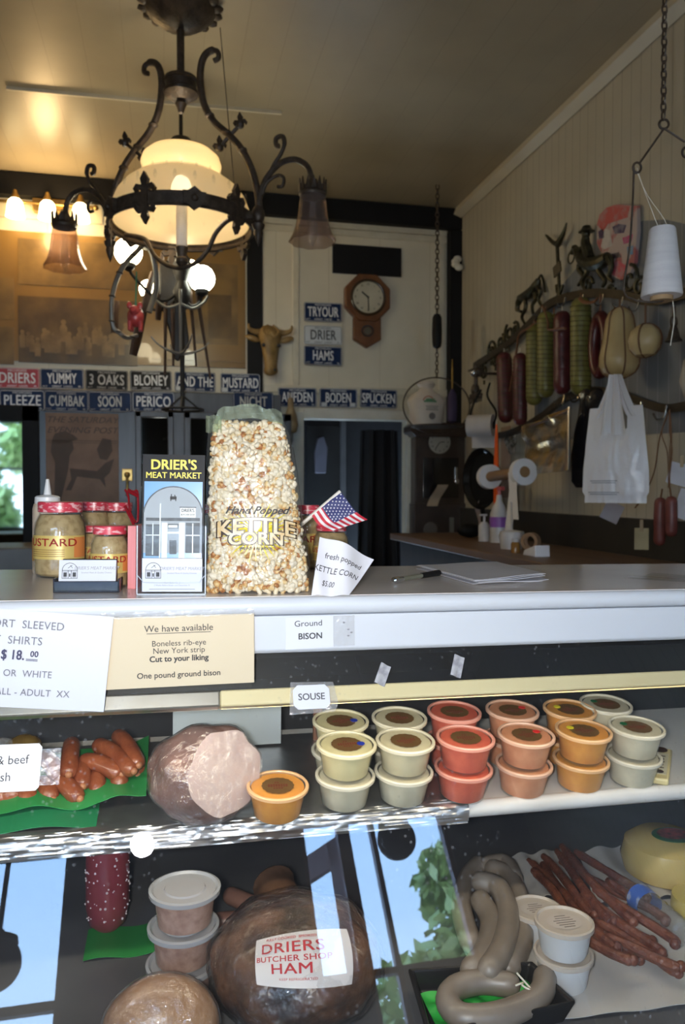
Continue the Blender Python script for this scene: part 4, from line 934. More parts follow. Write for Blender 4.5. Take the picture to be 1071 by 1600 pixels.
w.tube([(0, 0, 0), (0, 0, 35 * s)], .005, 6); w.build('cord_net', M_net, t)
a = rw(1053, 525, 2.22); s = mpp(a); t = thing('bell', 'little dark bell hanging under the cone of string', 'bell', a)
w = MB(); w.lathe([(.002, 16 * s), (5 * s, 15 * s), (7 * s, 8 * s), (9 * s, -2 * s), (13 * s, -7 * s), (13 * s, -8 * s)], 20); w.tube([(5 * s * cos(k * pi / 8), 0, 22 * s + 8 * s * sin(k * pi / 8)) for k in range(16)], .006, 6, True); w.build('bell_body', M_iron, t)
w = MB(); w.tube([(0, 0, 28 * s), (0, 0, 46 * s)], .008, 6); w.build('bell_hanger', M_iron, t)
for pts, lab in (([(848, 478), (853, 490), (857, 505), (857, 515), (870, 515), (884, 513)], 'brown leather strap bent over the olive salamis'), ([(838, 503), (824, 514), (812, 522), (808, 545), (803, 580), (797, 611)], 'brown leather strap trailing down over the maroon pair'), ([(906, 466), (914, 472), (928, 472), (934, 466)], 'short brown leather loop hooked above the thickest olive salami')):
    P = spline([rw(x, y, 2.19) for x, y in pts], 4); tag(MB().tube([q - P[0] for q in P], .011, 8, flat=.5).build('leather_strap', M_strap, loc=P[0]), lab, 'strap', 'leather straps on the meat rail')

# ---- lower rail: bags, sheet, string, sausages, notes
M_plbag = film('white_plastic_bag', (.75, .75, .77), .84, (.88, .87, .90), .25, 1.4, .5, 9)
M_blkbag = mat('black_plastic_bag', (.012, .012, .016), .22, bump=.6, bscale=10)
bg_ = rw(962, 700, 2.10); s = mpp(bg_); t = thing('shopping_bag', 'white plastic t-shirt shopping bag hanging from a lower rail hook', 'bag', bg_, (0, 0, radians(-58)))
def bagfn(front):
    def fn(u, v):
        z = (-86 + 150 * v) * s; hw = (52 + 3 * (1 - v) - 14 * max(0, v - .35)) * s
        if v < .08: hw *= .93
        x = (u - .5) * 2 * hw; d = 13 * s * (1 - v) ** .5 * sin(pi * u) * (.8 if v > .06 else .5)
        n_ = .018 * noise.noise(Vector((x * 14, z * 5, front * 3.3))) + .008 * noise.noise(Vector((x * 40, z * 12, 7)))
        return Vector((x, -front * d + n_ * min(1, 3 * u * (1 - u) + .3), z))
    return fn
w = MB()
for fr in (1, -1): w.grid(bagfn(fr), 40, 26)
for fc in list(w.bm.faces):
    c = fc.calc_center_median(); zt = c.z / s; xx = abs(c.x) / s
    if zt > 22 and xx < 20 and zt > 22 + .0 * xx: w.bm.faces.remove(fc)
w.build('bag_body', M_plbag, t)
w = MB()
for sg in (-1, 1): w.grid(lambda u, v: Vector((sg * (30 - 26 * v ** .8 + (u - .5) * (20 - 10 * v)) * s, .012 * sin(u * 9) - .004, (48 + 66 * v ** 1.1) * s)), 8, 14)
w.grid(lambda u, v: Vector(((u - .5) * (44 - 28 * v) * s, -.02 - .012 * sin(u * 14), (20 + 94 * v) * s)), 12, 12)
w.build('handles', M_plbag, t)
w = MB(); w.text('THANK YOU', .03, (-6 * s, -55 * s), -.06, .001, 1.2); w.build('faint_print', mat('faint_grey_print', (.35, .37, .42), .6), t, smooth=False) if False else w.bm.free()
w = MB()
for z, L in ((-52, 26), (-55, 22), (-70, 30), (-73, 26)): w.grid(lambda u, v: bagfn(1)(.36 + (u - .5) * L / 60, (z + 86 + v * 1.5) / 150) + Vector((0, -.004, 0)), 12, 1)
w.build('faint_print', mat('faint_grey_print', (.35, .37, .42), .6), t)
a = rw(915, 690, 2.24); s = mpp(a); t = thing('black_bag', 'black plastic bag hanging behind the white shopping bag', 'bag', a, (0, 0, radians(-60)))
w = MB(); w.lathe([(.01, -70 * s), (14 * s, -72 * s), (22 * s, -62 * s), (23 * s, -20 * s), (20 * s, 15 * s), (13 * s, 40 * s), (9 * s, 62 * s), (12 * s, 74 * s), (4 * s, 82 * s)], 26, wob=lambda an, z: 1 + .10 * sin(3 * an + z * 14) + .05 * sin(7 * an - z * 25), M=Matrix.Diagonal((1, .45, 1, 1))); w.build('bag_body', M_blkbag, t)
MB().ball((18 * s, .0, 58 * s), 22 * s, (.9, .4, 1.1)).build('upper_fold', M_blkbag, t)
M_foilbag = mat('amber_painted_zip_bag', (.62, .37, .10), .22, .7, (.26, .23, .20), 9, bump=.9, bscale=9)  # amber lamp reflections are mottled into the silvery base colour
TL, TR, BR, BL = rw(815, 667, 2.12), rw(890, 636, 2.12), rw(889, 735, 2.08), rw(826, 742, 2.14)
t = thing('foil_pouch', 'shiny silvery zip pouch with painted amber reflections beside the paper rolls', 'pouch', TL)
def quad(TL, TR, BR, BL, bulge, nn=.0): 
    nrm = (TR - TL).cross(BL - TL).normalized()
    return lambda u, v: (TL * (1 - u) * v + TR * u * v + BR * u * (1 - v) + BL * (1 - u) * (1 - v)) - TL + nrm * (bulge * sin(pi * u) * sin(pi * v) + nn * noise.noise(Vector((u * 4, v * 4, 1))))
w = MB(); w.grid(quad(TL, TR, BR, BL, .03, .03), 22, 22); w.build('pouch_sheet', M_foilbag, t, solid=.002)
w = MB(); w.tube([Vector((0, 0, -.02)), TR - TL + Vector((0, 0, -.02))], .006, 6); w.build('zip_edge', mat('brown_zip', (.16, .11, .10), .4), t)
w = MB(); w.tube([TR - TL, BR - TL], .007, 6); w.build('side_seam', M_steel, t)
# string and pair of sausages
a = rw(1047, 640, 2.22); b = rw(1046, 762, 2.22); t = thing('string_hank', 'loose brown strings looped over the right lower rail hook', 'string', a); s = mpp(a)
w = MB(); rnd = random.Random(9)
for k in range(5):
    j = Vector((0, rnd.uniform(-.02, .02), 0)); w.tube(spline([Vector((0, 0, .0)), j * 2 + Vector((-.01, .012 * (k - 2), -.10)), j + (b - a) * .55, b - a + Vector((0, .003 * (k - 2), 0))], 5), .0022, 5)
w.tube(spline([Vector((0, 0, 0)), Vector((0, .07, -.12)), Vector((0, .11, -.28)), Vector((0, .20, -.40)), Vector((0, .26, -.45))], 6), .003, 5); w.build('strings', M_net, t)
for dx, lab in ((-9, 'left dark red sausage of the pair tied on strings at the lower right'), (9, 'right dark red sausage of the pair tied on strings at the lower right')):
    a = rw(1041 + dx * .9, 778 if dx < 0 else 776, 2.20); s = mpp(a); t = thing('tied_sausage', lab, 'sausage', a, group='pair of sausages tied at the lower right'); r = 9 * s
    y1s = -74 if dx < 0 else -62
    w = MB(); w.sausage([Vector((0, -dx * .1 * s, -8 * s)), Vector((0, -dx * .2 * s, -30 * s)), Vector((0, -dx * .2 * s, (y1s + 8) * s))], r, 14); w.build('casing', mat('brick_red_casing', (.17, .045, .035), .45, 0, (.11, .028, .022), 20), t)
    MB().tube([(0, 0, 0), (0, dx * .4 * s, 14 * s)], .004, 6).build('tie', M_net, t)
M_peg = mat('clothespin_wood', (.40, .29, .16), .6)
def note(px, py, w_, h_, m, label, rz=0, X=2.25, peg=True, name='note_card'):
    a = rw(px, py, X); s = mpp(a); t = thing(name, label, 'note', a, (0, radians(0), radians(-38)))
    R = Matrix.Rotation(radians(rz), 4, 'Y'); w = MB(); w.M = R; w.grid(lambda u, v: Vector(((u - .5) * w_ * s, .006 * sin(u * 3), (v - .5) * h_ * s)), 6, 6); w.build('card', m, t, solid=.0012)
    if peg:
        w = MB(); w.box((0, -.008, h_ * .5 * s + 4 * s), (5 * s, .012, 18 * s)); w.box((0, .008, h_ * .5 * s + 4 * s), (5 * s, .012, 18 * s)); w.build('clothespin', M_peg, t)
note(1003, 842, 21, 34, mat('yellow_note', (.44, .36, .20), .7), 'yellow note card held by a clothespin over the dark wainscot')
M_gn = mat('grey_white_note', (.52, .50, .53), .7); M_line = mat('pencil_line', (.30, .30, .36), .7)
note(957, 800, 28, 30, mat('lilac_paper', (.36, .34, .38), .7), 'grey crumpled paper slip under the white shopping bag', 25, peg=False, name='paper_slip')
note(1066, 742, 40, 34, M_gn, 'white note card pegged at the right edge above the other card', 16, 2.28)
note(1075, 790, 36, 46, M_gn, 'white note card hanging lower, behind the tied sausages', 20, 2.30, False)
a = rw(1103, 580, 2.05); t = thing('cream_hanging_sack', 'cream rounded object cut off by the right edge beside the lower rail', 'bag', (a.x, a.y - .035, a.z)); MB().lathe([(0, .14), (.05, .12), (.10, .04), (.115, -.04), (.09, -.12), (.04, -.17), (0, -.18)], 22).build('sack', mat('cream_cloth', (.50, .46, .40), .7, bump=.3), t); MB().tube([(0, 0, .13), (0, .02, .3)], .006, 6).build('sack_string', M_string, t)

# ---- corner clutter: paper roll, pan, tape rolls, orange knife sharpener, brackets
a = rw(752, 665, 2.10); s = mpp(a); t = thing('paper_roll', 'white paper roll on a wire holder beside the corner', 'paper roll', a, (radians(0), 0, radians(-40)))
RY = Matrix.Rotation(radians(90), 4, 'Y') @ Matrix.Identity(4)
w = MB(); w.lathe([(6 * s, -20 * s), (17 * s, -20 * s), (17 * s, 20 * s), (6 * s, 20 * s)], 28, False, M=RY); w.grid(lambda u, v: Vector(((u - .5) * 40 * s, 17 * s, -34 * s * v)), 6, 6); w.build('paper', mat('roll_paper', (.50, .47, .46), .7), t)
MB().lathe([(0, -21 * s), (6 * s, -21 * s), (6 * s, 21 * s), (0, 21 * s)], 18, M=RY).build('core', M_black, t)
w = MB(); w.tube(spline([(20 * s, 0, 0), (24 * s, 0, 20 * s), (10 * s, 0, 45 * s), (14 * s, 0, 66 * s)], 5), .008, 6); w.tube(spline([(-20 * s, 0, 0), (-14 * s, 0, 30 * s), (0, 0, 56 * s)], 5), .008, 6); w.build('wire_holder', M_black, t)
a = rw(757, 748, 2.16); s = mpp(a); t = thing('hanging_skillet', 'round black skillet hanging at the corner behind the tape roll', 'pan', a, (radians(90), radians(0), radians(-72)))
MB().lathe([(0, 0), (40 * s, .0), (46 * s, .035), (48 * s, .035), (42 * s, -.006), (0, -.006)], 36, M=Matrix.Diagonal((.9, 1, 1, 1))).build('pan', mat('black_iron_pan', (.012, .012, .012), .15), t)
w = MB(); w.box((0, -60 * s, .01), (7 * s, 36 * s, .01)); w.build('pan_handle', M_black, t)
a = rw(776, 722, 2.14); s = mpp(a); t = thing('orange_steel', 'long bright orange knife scabbard hanging upright by the tape roll', 'scabbard', a)
w = MB(); w.lathe([(.0, -70 * s), (6 * s, -68 * s), (6.5 * s, -20 * s), (5 * s, 18 * s), (4 * s, 40 * s), (2 * s, 58 * s), (0, 60 * s)], 14, M=Matrix.Diagonal((.6, 1, 1, 1))); w.build('scabbard', mat('bright_orange_plastic', (.85, .115, .012), .35), t)
MB().tube([(0, 0, 58 * s), (0, 0, 66 * s)], .004, 6).build('hanging_cord', M_string, t)
a = rw(765, 745, 2.05); s = mpp(a); b = rw(815, 738, 2.05)
t = thing('tape_dispenser_rod', 'wooden rod carrying a white tape roll at each end', 'tape roll', a); d = b - a
w = MB(); w.tube([d * -.15, d * 1.1], 8 * s, 14); w.build('rod', mat('tan_wood', (.30, .17, .075), .5), t)
dn = d.normalized()
for k, lab in ((0, 0), (1, 1)):
    R_ = dn.to_track_quat('Z', 'Y').to_matrix().to_4x4(); w = MB(); c = d * (.0 if k == 0 else 1.05); r = 19 * s
    w.lathe([(8 * s, -6 * s), (r, -6 * s), (r, 6 * s), (8 * s, 6 * s)], 30, False, M=Matrix.Translation(c) @ R_); rl = w.build('tape_roll', M_paper, t)
w = MB(); e = d * 1.0
for off, sw, L in ((-.012, -.03, 95), (.03, .11, 66)):
    w.grid(lambda u, v: e + Vector((-r * .6 - .03 * v, (u - .5) * 24 * s - sw * v + off, -L * s * v)) , 4, 10)
w.build('trailing_tape', M_paper, t, solid=.001)
a = rw(748, 800, 2.15); s = mpp(a); tag(MB().grid(lambda u, v: Vector((.012 * sin(v * 7), -((u - .5) * 18 - 12 * (v - .5)) * s, (v - .5) * 62 * s)), 6, 12).build('torn_paper_strip', mat('pinkish_paper', (.36, .29, .28), .7), loc=a, solid=.001), 'pinkish torn paper strip dangling under the black skillet', 'paper strip')
a = rw(790, 700, 2.33); s = mpp(a); tag(MB().grid(lambda u, v: Vector((.0, (u - .5) * .16, (v - .5) * .5)), 2, 2).build('brown_wrapping_sheet', mat('brown_wrap', (.36, .25, .18), .7), loc=(2.335, a.y, a.z - .1), solid=.004), 'tan paper sheet on the wall behind the tape rolls', 'paper sheet')
a = rw(800, 692, 2.285); t = thing('ribbon_bunch', 'white and dark ribbon cluster tied on the lower rail end', 'ribbon', a); s = mpp(a); w = MB(); rnd = random.Random(2)
for k in range(9): 
    q = Vector((rnd.uniform(-.02, .02), rnd.uniform(-14, 14) * s, rnd.uniform(-12, 10) * s)); w.ball(q, 6 * s, (.6, 1, 1.1), 8, 6)
w.build('ribbon_cluster', mat('dusty_ribbon', (.26, .25, .25), .7, 0, (.06, .06, .05), 25, contrast=(.45, .55)), t); MB().tube([(0, 0, 0), (.05, 0, 24 * s)], .005, 6).build('ribbon_tie', M_string, t)
# rack of small taps by the corner
a = rw(744, 583, 2.18); s = mpp(a); t = thing('scale_bracket', 'dark iron bracket with rods and a shiny knob in the corner', 'bracket', a)
w = MB(); w.tube([(0, 30 * s, 8 * s), (0, -18 * s, 8 * s)], .008, 6); w.tube([(0, 0, 12 * s), (0, 0, -46 * s)], .016, 8); w.ball((0, -9 * s, 0), .035); w.ball((0, 2 * s, -26 * s), .032, (1, 1, 1.5)); w.build('iron_rods', M_iron, t)
w = MB(); w.tube([(0, 28 * s, -36 * s), (0, -24 * s, -36 * s)], .009, 6); w.box((0, 0, -36 * s), (.05, .12, .035))
for k in range(10): w.tube([(0, (26 - 5.4 * k) * s, -36 * s), (0, (26 - 5.4 * k) * s, -46 * s)], .004, 5)
w.build('tooth_bar', M_iron, t); MB().ball((-.04, -12 * s, -2 * s), .025).build('shiny_knob', M_steel, t)
MB().tube([(0, 0, 0), (.17, 0, 0)], .010, 6).build('wall_stud', M_iron, t)

# ---- bottles and odds standing on the back counter
ZB = 1.1125
def onbc(px, Yw, X): return Vector((X, Yw, ZB))
def at_counter(px, py=862): q = onZ(px, py, ZB); return q
M_label_p = mat('purple_label', (.32, .12, .50), .4); M_wplastic = mat('white_plastic', (.62, .60, .60), .35)
def base(px, X): 
    q = onX(px, 840, X); return Vector((X, q.y, ZB))
q = base(780, 2.05); s = mpp(q); t = thing('spray_bottle', 'white bottle with a purple label at the back counter corner', 'bottle', q)
MB().lathe([(0, 0), (14 * s, 0), (14 * s, 44 * s), (10 * s, 56 * s), (5 * s, 64 * s), (4 * s, 74 * s), (0, 75 * s)], 22).build('bottle_body', M_wplastic, t)
MB().lathe([(14.3 * s, 24 * s), (14.3 * s, 40 * s)], 22, False).build('label', M_label_p, t)
w = MB(); w.tube([(0, 0, 74 * s), (0, 0, 86 * s)], 3 * s, 8); w.box((0, -6 * s, 84 * s), (5 * s, 18 * s, 6 * s)); w.build('trigger', mat('coral_trigger', (.6, .12, .12), .4), t)
q = base(757, 2.0); s = mpp(q); t = thing('lotion_pump', 'small white pump bottle on the back counter', 'bottle', q)
MB().lathe([(0, 0), (9 * s, 0), (9 * s, 24 * s), (5 * s, 30 * s), (0, 30 * s)], 18).build('bottle_body', M_wplastic, t); w = MB(); w.tube([(0, 0, 30 * s), (0, 0, 41 * s)], 2 * s, 8); w.box((-2 * s, 0, 41 * s), (12 * s, 5 * s, 3 * s)); w.build('pump_head', M_wplastic, t)
q = base(830, 1.95); s = mpp(q); t = thing('tape_roll', 'brown tape roll standing on edge on the back counter', 'tape roll', q, (0, radians(90), radians(40)))
MB().lathe([(9 * s, -7 * s), (14 * s, -7 * s), (14 * s, 7 * s), (9 * s, 7 * s)], 28, False, M=Matrix.Translation((-14 * s, 0, 0))).build('tape', mat('brown_tape', (.35, .22, .13), .4), t)
q = base(800, 1.90); s = mpp(q); t = thing('white_tub', 'crumpled white wrapped tub on the back counter by the purple bottle', 'tub', q)
MB().lathe([(0, 0), (16 * s, 0), (20 * s, 20 * s), (18 * s, 27 * s), (0, 30 * s)], 20, wob=lambda a, z: 1 + .06 * sin(5 * a + z * 30)).build('wrapped_tub', M_wplastic, t)
MB().tube(spline([(0, 0, 24 * s), (2 * s, 6 * s, 50 * s), (6 * s, 16 * s, 72 * s)], 4), 2 * s, 8).build('white_handle', M_wplastic, t)
q = base(806, 1.80); s = mpp(q); t = thing('spice_jar', 'small amber spice jar on the back counter', 'jar', q); MB().lathe([(0, 0), (7 * s, 0), (7 * s, 14 * s), (5 * s, 17 * s), (0, 17 * s)], 16).build('jar_body', mat('amber_jar', (.30, .15, .04), .2), t); MB().lathe([(6 * s, 17 * s), (6 * s, 22 * s), (0, 22 * s)], 16).build('jar_cap', M_wplastic, t)
q = base(850, 1.86); s = mpp(q); tag(MB().prism([(-22 * s, 0), (22 * s, 0), (20 * s, 18 * s), (-18 * s, 8 * s)], .08).build('white_box', M_paper, loc=(q.x, q.y, ZB), rot=WALLR, bevel=.004), 'low white carton next to the brown tape roll', 'carton')
q = base(735, 2.05); tag(MB().ball((0, 0, .05), .06, (1.6, 1, .8)).build('black_case', M_black, loc=q), 'rounded black case on the back counter under the torn strip', 'case')

# ================================================================== cone of string on its chain, near right
cc = atD(1035, 415, 2.15); s = mpp(cc)
t = thing('string_holder', 'bent wire string holder hanging on a chain at the upper right', 'holder', cc)
Lc = lambda x, y: atD(x, y, 2.15) - cc
zc = Vector((0, 0, z1 - cc.z - .0))
w = MB(); top = Lc(1037, 186); chain(w, top, Vector((top.x, top.y, z1 - cc.z)), .030, .0075, .0026); w.build('chain', M_iron, t)
w = MB()
c = Lc(1038, 194); w.tube([c + RI * (.013 * cos(k * pi / 8)) + Vector((0, 0, .013 * sin(k * pi / 8))) for k in range(16)], .0035, 6, True)
c2 = Lc(996, 262); w.tube([c2 + RI * (.011 * cos(k * pi / 8)) + Vector((0, 0, .014 * sin(k * pi / 8))) for k in range(16)], .0035, 6, True)
c3 = Lc(1073, 238); w.tube([c3 + RI * (.011 * cos(k * pi / 8)) + Vector((0, 0, .014 * sin(k * pi / 8))) for k in range(16)], .0035, 6, True)
w.tube([Lc(1038, 201), Lc(1000, 255)], .003, 6); w.tube([Lc(1039, 201), Lc(1071, 222)], .003, 6)
pt = [Lc(991, 262), Lc(989, 320), Lc(984, 390), Lc(975, 452), Lc(990, 468), Lc(1015, 472), Lc(1035, 471)]
w.tube(spline(pt, 4), .003, 6); w.tube([Lc(1035, 471), Lc(1036, 350)], .005, 6)
w.build('wire_frame', M_iron, t)
t = thing('string_cone', 'white cone of butcher string on the hanging wire holder', 'string cone', cc)
h0, h1 = Lc(1035, 463).z, Lc(1035, 357).z
MB().lathe([(.008, h0), (30 * s, h0), (31 * s, h0 + .006), (20 * s, h1 - .006), (18 * s, h1), (.008, h1)], 40).build('wound_string', mat('wound_white_string', (.78, .77, .79), .7, 0, (.70, .69, .72), 4, bump=.5, bscale=150, stretch=(1, 1, 14)), t)
MB().lathe([(.008, h0 - .012), (17 * s, h0 - .012), (17 * s, h0 + .002), (.008, h0 + .002)], 28).build('cardboard_core', mat('kraft_core', (.38, .25, .13), .7), t)
w = MB(); w.tube(spline([Lc(1030, 357), Lc(1008, 300), c2], 4), .0009, 5); w.tube(spline([Lc(1028, 375), Lc(1043, 352), Lc(1012, 305), c2 + Vector((0, 0, -.012))], 4), .0009, 5); w.tube(spline([Lc(1052, 470), Lc(1054, 500), Lc(1048, 540)], 4), .0012, 5); w.build('loose_string', M_string, t)
# ================================================================== DISPLAY CASE (in its own slightly leaning frame)
ZT = 1.28
YF = conZ(535, 931, ZT).y; YK = conZ(783, 883, ZT).y
CX0, CX1 = -1.05, 1.62
TILT = radians(24.2); GN = Vector((0, -cos(TILT), sin(TILT))); GU = Vector((0, sin(TILT), cos(TILT)))
zb_ = conY(535, 1017, YF + .012).z
G0 = Vector((0, YF + .034, zb_ + .002))
def exx(w, prof, xa, xb):
    a = [w.v((xa, y, z)) for y, z in prof]; b = [w.v((xb, y, z)) for y, z in prof]; n = len(prof)
    w.f(a); w.f(b[::-1])
    for i in range(n): w.f([a[i], b[i], b[(i + 1) % n], a[(i + 1) % n]])
    return w
M_lam = mat('grey_worn_laminate', (.74, .69, .66), .2, 0, (.64, .60, .57), 3, spec=.6)
M_enam = mat('cool_white_enamel', (.56, .59, .64), .30, 0, (.53, .56, .62), 3)
M_casein = mat('grey_case_lining', (.05, .052, .058), .35, .2, (.035, .037, .042), 4)
M_caseblk = mat('case_black', (.008, .008, .009), .45)
M_glass = film('case_glass', (.97, .985, .98), .006, (.75, .78, .85), 0.0, 1.5, dust=.14, boost=2.8)
dc = thing('display_case', 'long white enamel deli display case with sloping glass front and grey top', 'display case', (0, 0, 0), case=True)
zn = conY(535, 961, YF).z; r = (ZT - zn) / 2
nose = [(YF + r - r * sin(a), ZT - r + r * cos(a)) for a in [pi * k / 10 for k in range(11)]]
w = MB(); exx(w, [(YK, ZT - .0015)] + [(YF + r + .002, ZT - .0015)] + nose[1:] + [(YK, zn)], CX0, CX1); w.build('bullnose_edge', M_enam, dc)
w = MB(); exx(w, [(YF + r * .75, ZT), (YK, ZT), (YK, ZT - .0014), (YF + r * .75, ZT - .0014)], CX0, CX1); w.build('countertop', M_lam, dc, smooth=False)
w = MB(); exx(w, [(YF + .006, zn), (YF + .006, zb_ + .006), (YF + .012, zb_), (YF + .030, zb_), (YF + .030, zn)], CX0, CX1); w.build('apron', M_enam, dc, bevel=.002)
gp = lambda y, x=535: conP(x, y, G0, GN)
wt = lambda t, off: G0 + (-GU) * t - GN * off
def slab(w, ta, tb, offa, offb, xa=CX0, xb=CX1):
    P = [wt(ta, offa), wt(tb, offa), wt(tb, offb), wt(ta, offb)]; exx(w, [(p.y, p.z) for p in P], xa, xb)
tp = lambda y: (G0 - gp(y)).dot(GU)
w = MB(); slab(w, -.0, tp(1066) + .006, .030, .05); w.build('black_channel', M_caseblk, dc, smooth=False)
w = MB(); slab(w, tp(1066) + .002, tp(1087) + .006, .012, .045, CX0, conP(345, 1080, G0, GN).x); w.build('lamp_rail', mat('brushed_rail', (.48, .46, .42), .3, .7, (.36, .33, .28), 5), dc, bevel=.003)
w = MB(); slab(w, tp(1066) + .002, tp(1087) + .006, .012, .045, conP(345, 1080, G0, GN).x, CX1); w.build('lamp_rail', mat('yellowed_rail', (.80, .68, .40), .35, 0, (.74, .60, .33), 4, stretch=(.3, 1, 1)), dc, bevel=.003)
zbot = .50; ybot = G0.y - (G0.z - zbot) * tan(TILT)
w = MB(); q = [Vector((x, p.y, p.z)) for x in (CX0, CX1) for p in (wt(.0, 0), Vector((0, ybot, zbot)))]
w.f([w.v(q[0]), w.v(q[1]), w.v(q[3]), w.v(q[2])]); w.build('glass_front', M_glass, dc, smooth=False)
DZ = .62; YBK = 1.90
w = MB(); w.box(((CX0 + CX1) / 2, (ybot + YBK) / 2, DZ - .02), (CX1 - CX0, YBK - ybot - .02, .02)); w.build('deck', mat('worn_deck', (.10, .10, .105), .4, 0, (.06, .06, .065), 4), dc)
w = MB(); w.box(((CX0 + CX1) / 2, YBK + .015, .64), (CX1 - CX0, .03, 1.22)); w.build('back_panel', M_casein, dc)
for xx in (CX0 - .01, CX1 + .01):
    w = MB(); exx(w, [(YF + .01, ZT - .002), (YK, ZT - .002), (YBK + .03, ZT - .1), (YBK + .03, 0), (ybot, 0), (ybot, zbot), (G0.y, G0.z)], xx - .012, xx + .012); w.build('end_panel', M_enam, dc, smooth=False)
w = MB(); exx(w, [(ybot, zbot), (YBK, zbot), (YBK, 0), (ybot, 0)], CX0, CX1); w.build('base', M_enam, dc, smooth=False)
w = MB(); exx(w, [(YF + .035, zn - .004), (YK, zn - .004), (YBK + .03, zn - .08), (YBK + .03, zn - .10), (YF + .035, zn - .05)], CX0, CX1); w.build('hood', M_caseblk, dc, smooth=False)
# guessed light added under the rail to brighten the tubs
lp_ = CM @ (wt(tp(1087) + .012, .03) + Vector((.29, 0, 0)))
area('added_case_light', lp_, (radians(28), 0, 0), 2.5, .02, 3.0, (1, .90, .70))
# sloping inner shelf
SA = radians(7); S0 = conY(535, 1272, 1.36); SN = Vector((0, -sin(SA), cos(SA))); SD = Vector((0, cos(SA), sin(SA)))
sh_rot = (SA, 0, 0)
def onS(px, py, h=0.): return conP(px, py, S0 + SN * h, SN)
w = MB(); P = [S0, S0 + SD * .37, S0 + SD * .37 - SN * .012, S0 - SN * .012]; exx(w, [(p.y, p.z) for p in P], CX0, CX1); sh = w.build('shelf', mat('white_shelf', (.66, .64, .60), .35, 0, (.60, .57, .53), 4), dc, smooth=False)
w = MB(); rl = .0155; c = S0 + Vector((0, .002, -.010)); exx(w, [(c.y + rl * cos(a), c.z + rl * sin(a)) for a in [2 * pi * k / 16 for k in range(16)]], CX0, CX1); w.build('shelf_lip', mat('white_lip', (.72, .70, .68), .3), dc)
for xx in (-.62, 1.35): 
    w = MB(); w.bar((xx, YBK, S0.z - .06), (xx, S0.y + .06, S0.z - .006), .02, .012); w.build('shelf_bracket', M_steel, dc)
# pale price board and a wood stick at the back of the case
a, b = conY(270, 1172, 1.64), conY(440, 1086, 1.64)
tag(MB().prism(rect(a.x, a.z, b.x, b.z), .008, 1.65).build('white_back_board', mat('pale_blue_board', (.42, .47, .50), .4, 0, (.38, .43, .46), 5)), 'pale blue-grey sheet standing at the back of the case behind the wrapped meat', 'board', case=True)
a, b = conY(490, 1165, 1.66), conY(504, 1085, 1.66)
tag(MB().prism(rect(a.x, a.z, b.x, b.z), .010, 1.67).build('wooden_stick', mat('reddish_stick', (.26, .12, .07), .5)), 'upright reddish wooden slat behind the tubs, under the small octagonal sign', 'slat', case=True)

# ---- crumpled foil over the left of the shelf
def crump(p, k=1.):
    n1 = noise.noise(p * 15) * .0042 + noise.noise(p * 42) * .0018
    return n1 * k
xa, xb = CX0 + .03, onS(732, 1262).x
pro = [(-.004, -.034), (-.0175, -.028), (-.020, -.010), (-.014, .006), (.0, .008), (.03, .004), (.12, .003), (.22, .003), (.34, .003)]
def foilp(u, v):
    k = v * (len(pro) - 1); i = min(int(k), len(pro) - 2); f_ = k - i
    d = pro[i][0] * (1 - f_) + pro[i + 1][0] * f_; h = pro[i][1] * (1 - f_) + pro[i + 1][1] * f_
    x = xa + (xb - xa) * u; b_ = S0 + SD * d + SN * h; p = Vector((x, b_.y, b_.z)); c_ = crump(p + Vector((0, v * 3, 0)))
    if d > .02: c_ = -abs(c_) * .3
    return p + (Vector((0, -.8, .3)) * c_ * 1.3)
M_foil = mat('aluminium_foil', (.72, .72, .74), .42, 1., (.62, .63, .66), 20, bump=.12, bscale=30)
w = MB(); w.grid(foilp, 420, 48); tag(w.build('foil_sheet', M_foil, smooth=True, angle=28), 'crumpled aluminium foil wrapped over the left shelf edge', 'foil', case=True)

# ================================================================== TUBS
def tubmat(n, c, c2=None): return mat(n, c, .45, 0, c2 or tuple(x * .88 for x in c), 30, sss=.0, detail=5)
T_cream = tubmat('cream_spread', (.74, .66, .38)); T_white = tubmat('white_spread', (.70, .64, .48), (.58, .53, .40)); T_coral = tubmat('coral_spread', (.80, .15, .075), (.62, .09, .05)); T_peach = tubmat('peach_spread', (.80, .36, .19), (.66, .25, .12)); T_orange = tubmat('orange_spread', (.82, .36, .05), (.70, .27, .035)); T_pale = tubmat('pale_cream_spread', (.70, .62, .42))
M_tub = film('tub_plastic', (.95, .95, .93), .05, (.80, .79, .76), .15, 1.45, boost=.8); M_lid = film('tub_lid_plastic', (.95, .95, .93), .03, (.82, .80, .76), .12, 1.45, boost=.8)
M_rim = mat('milky_rim', (.70, .66, .58), .3, trans=.25)
M_seal = mat('bronze_seal_label', (.17, .092, .034), .4, .1, (.13, .07, .025), 20); M_sealtx = mat('maroon_label_print', (.17, .03, .02), .4)
RT, RB, HT = .0525, .0415, .056
TM = {}
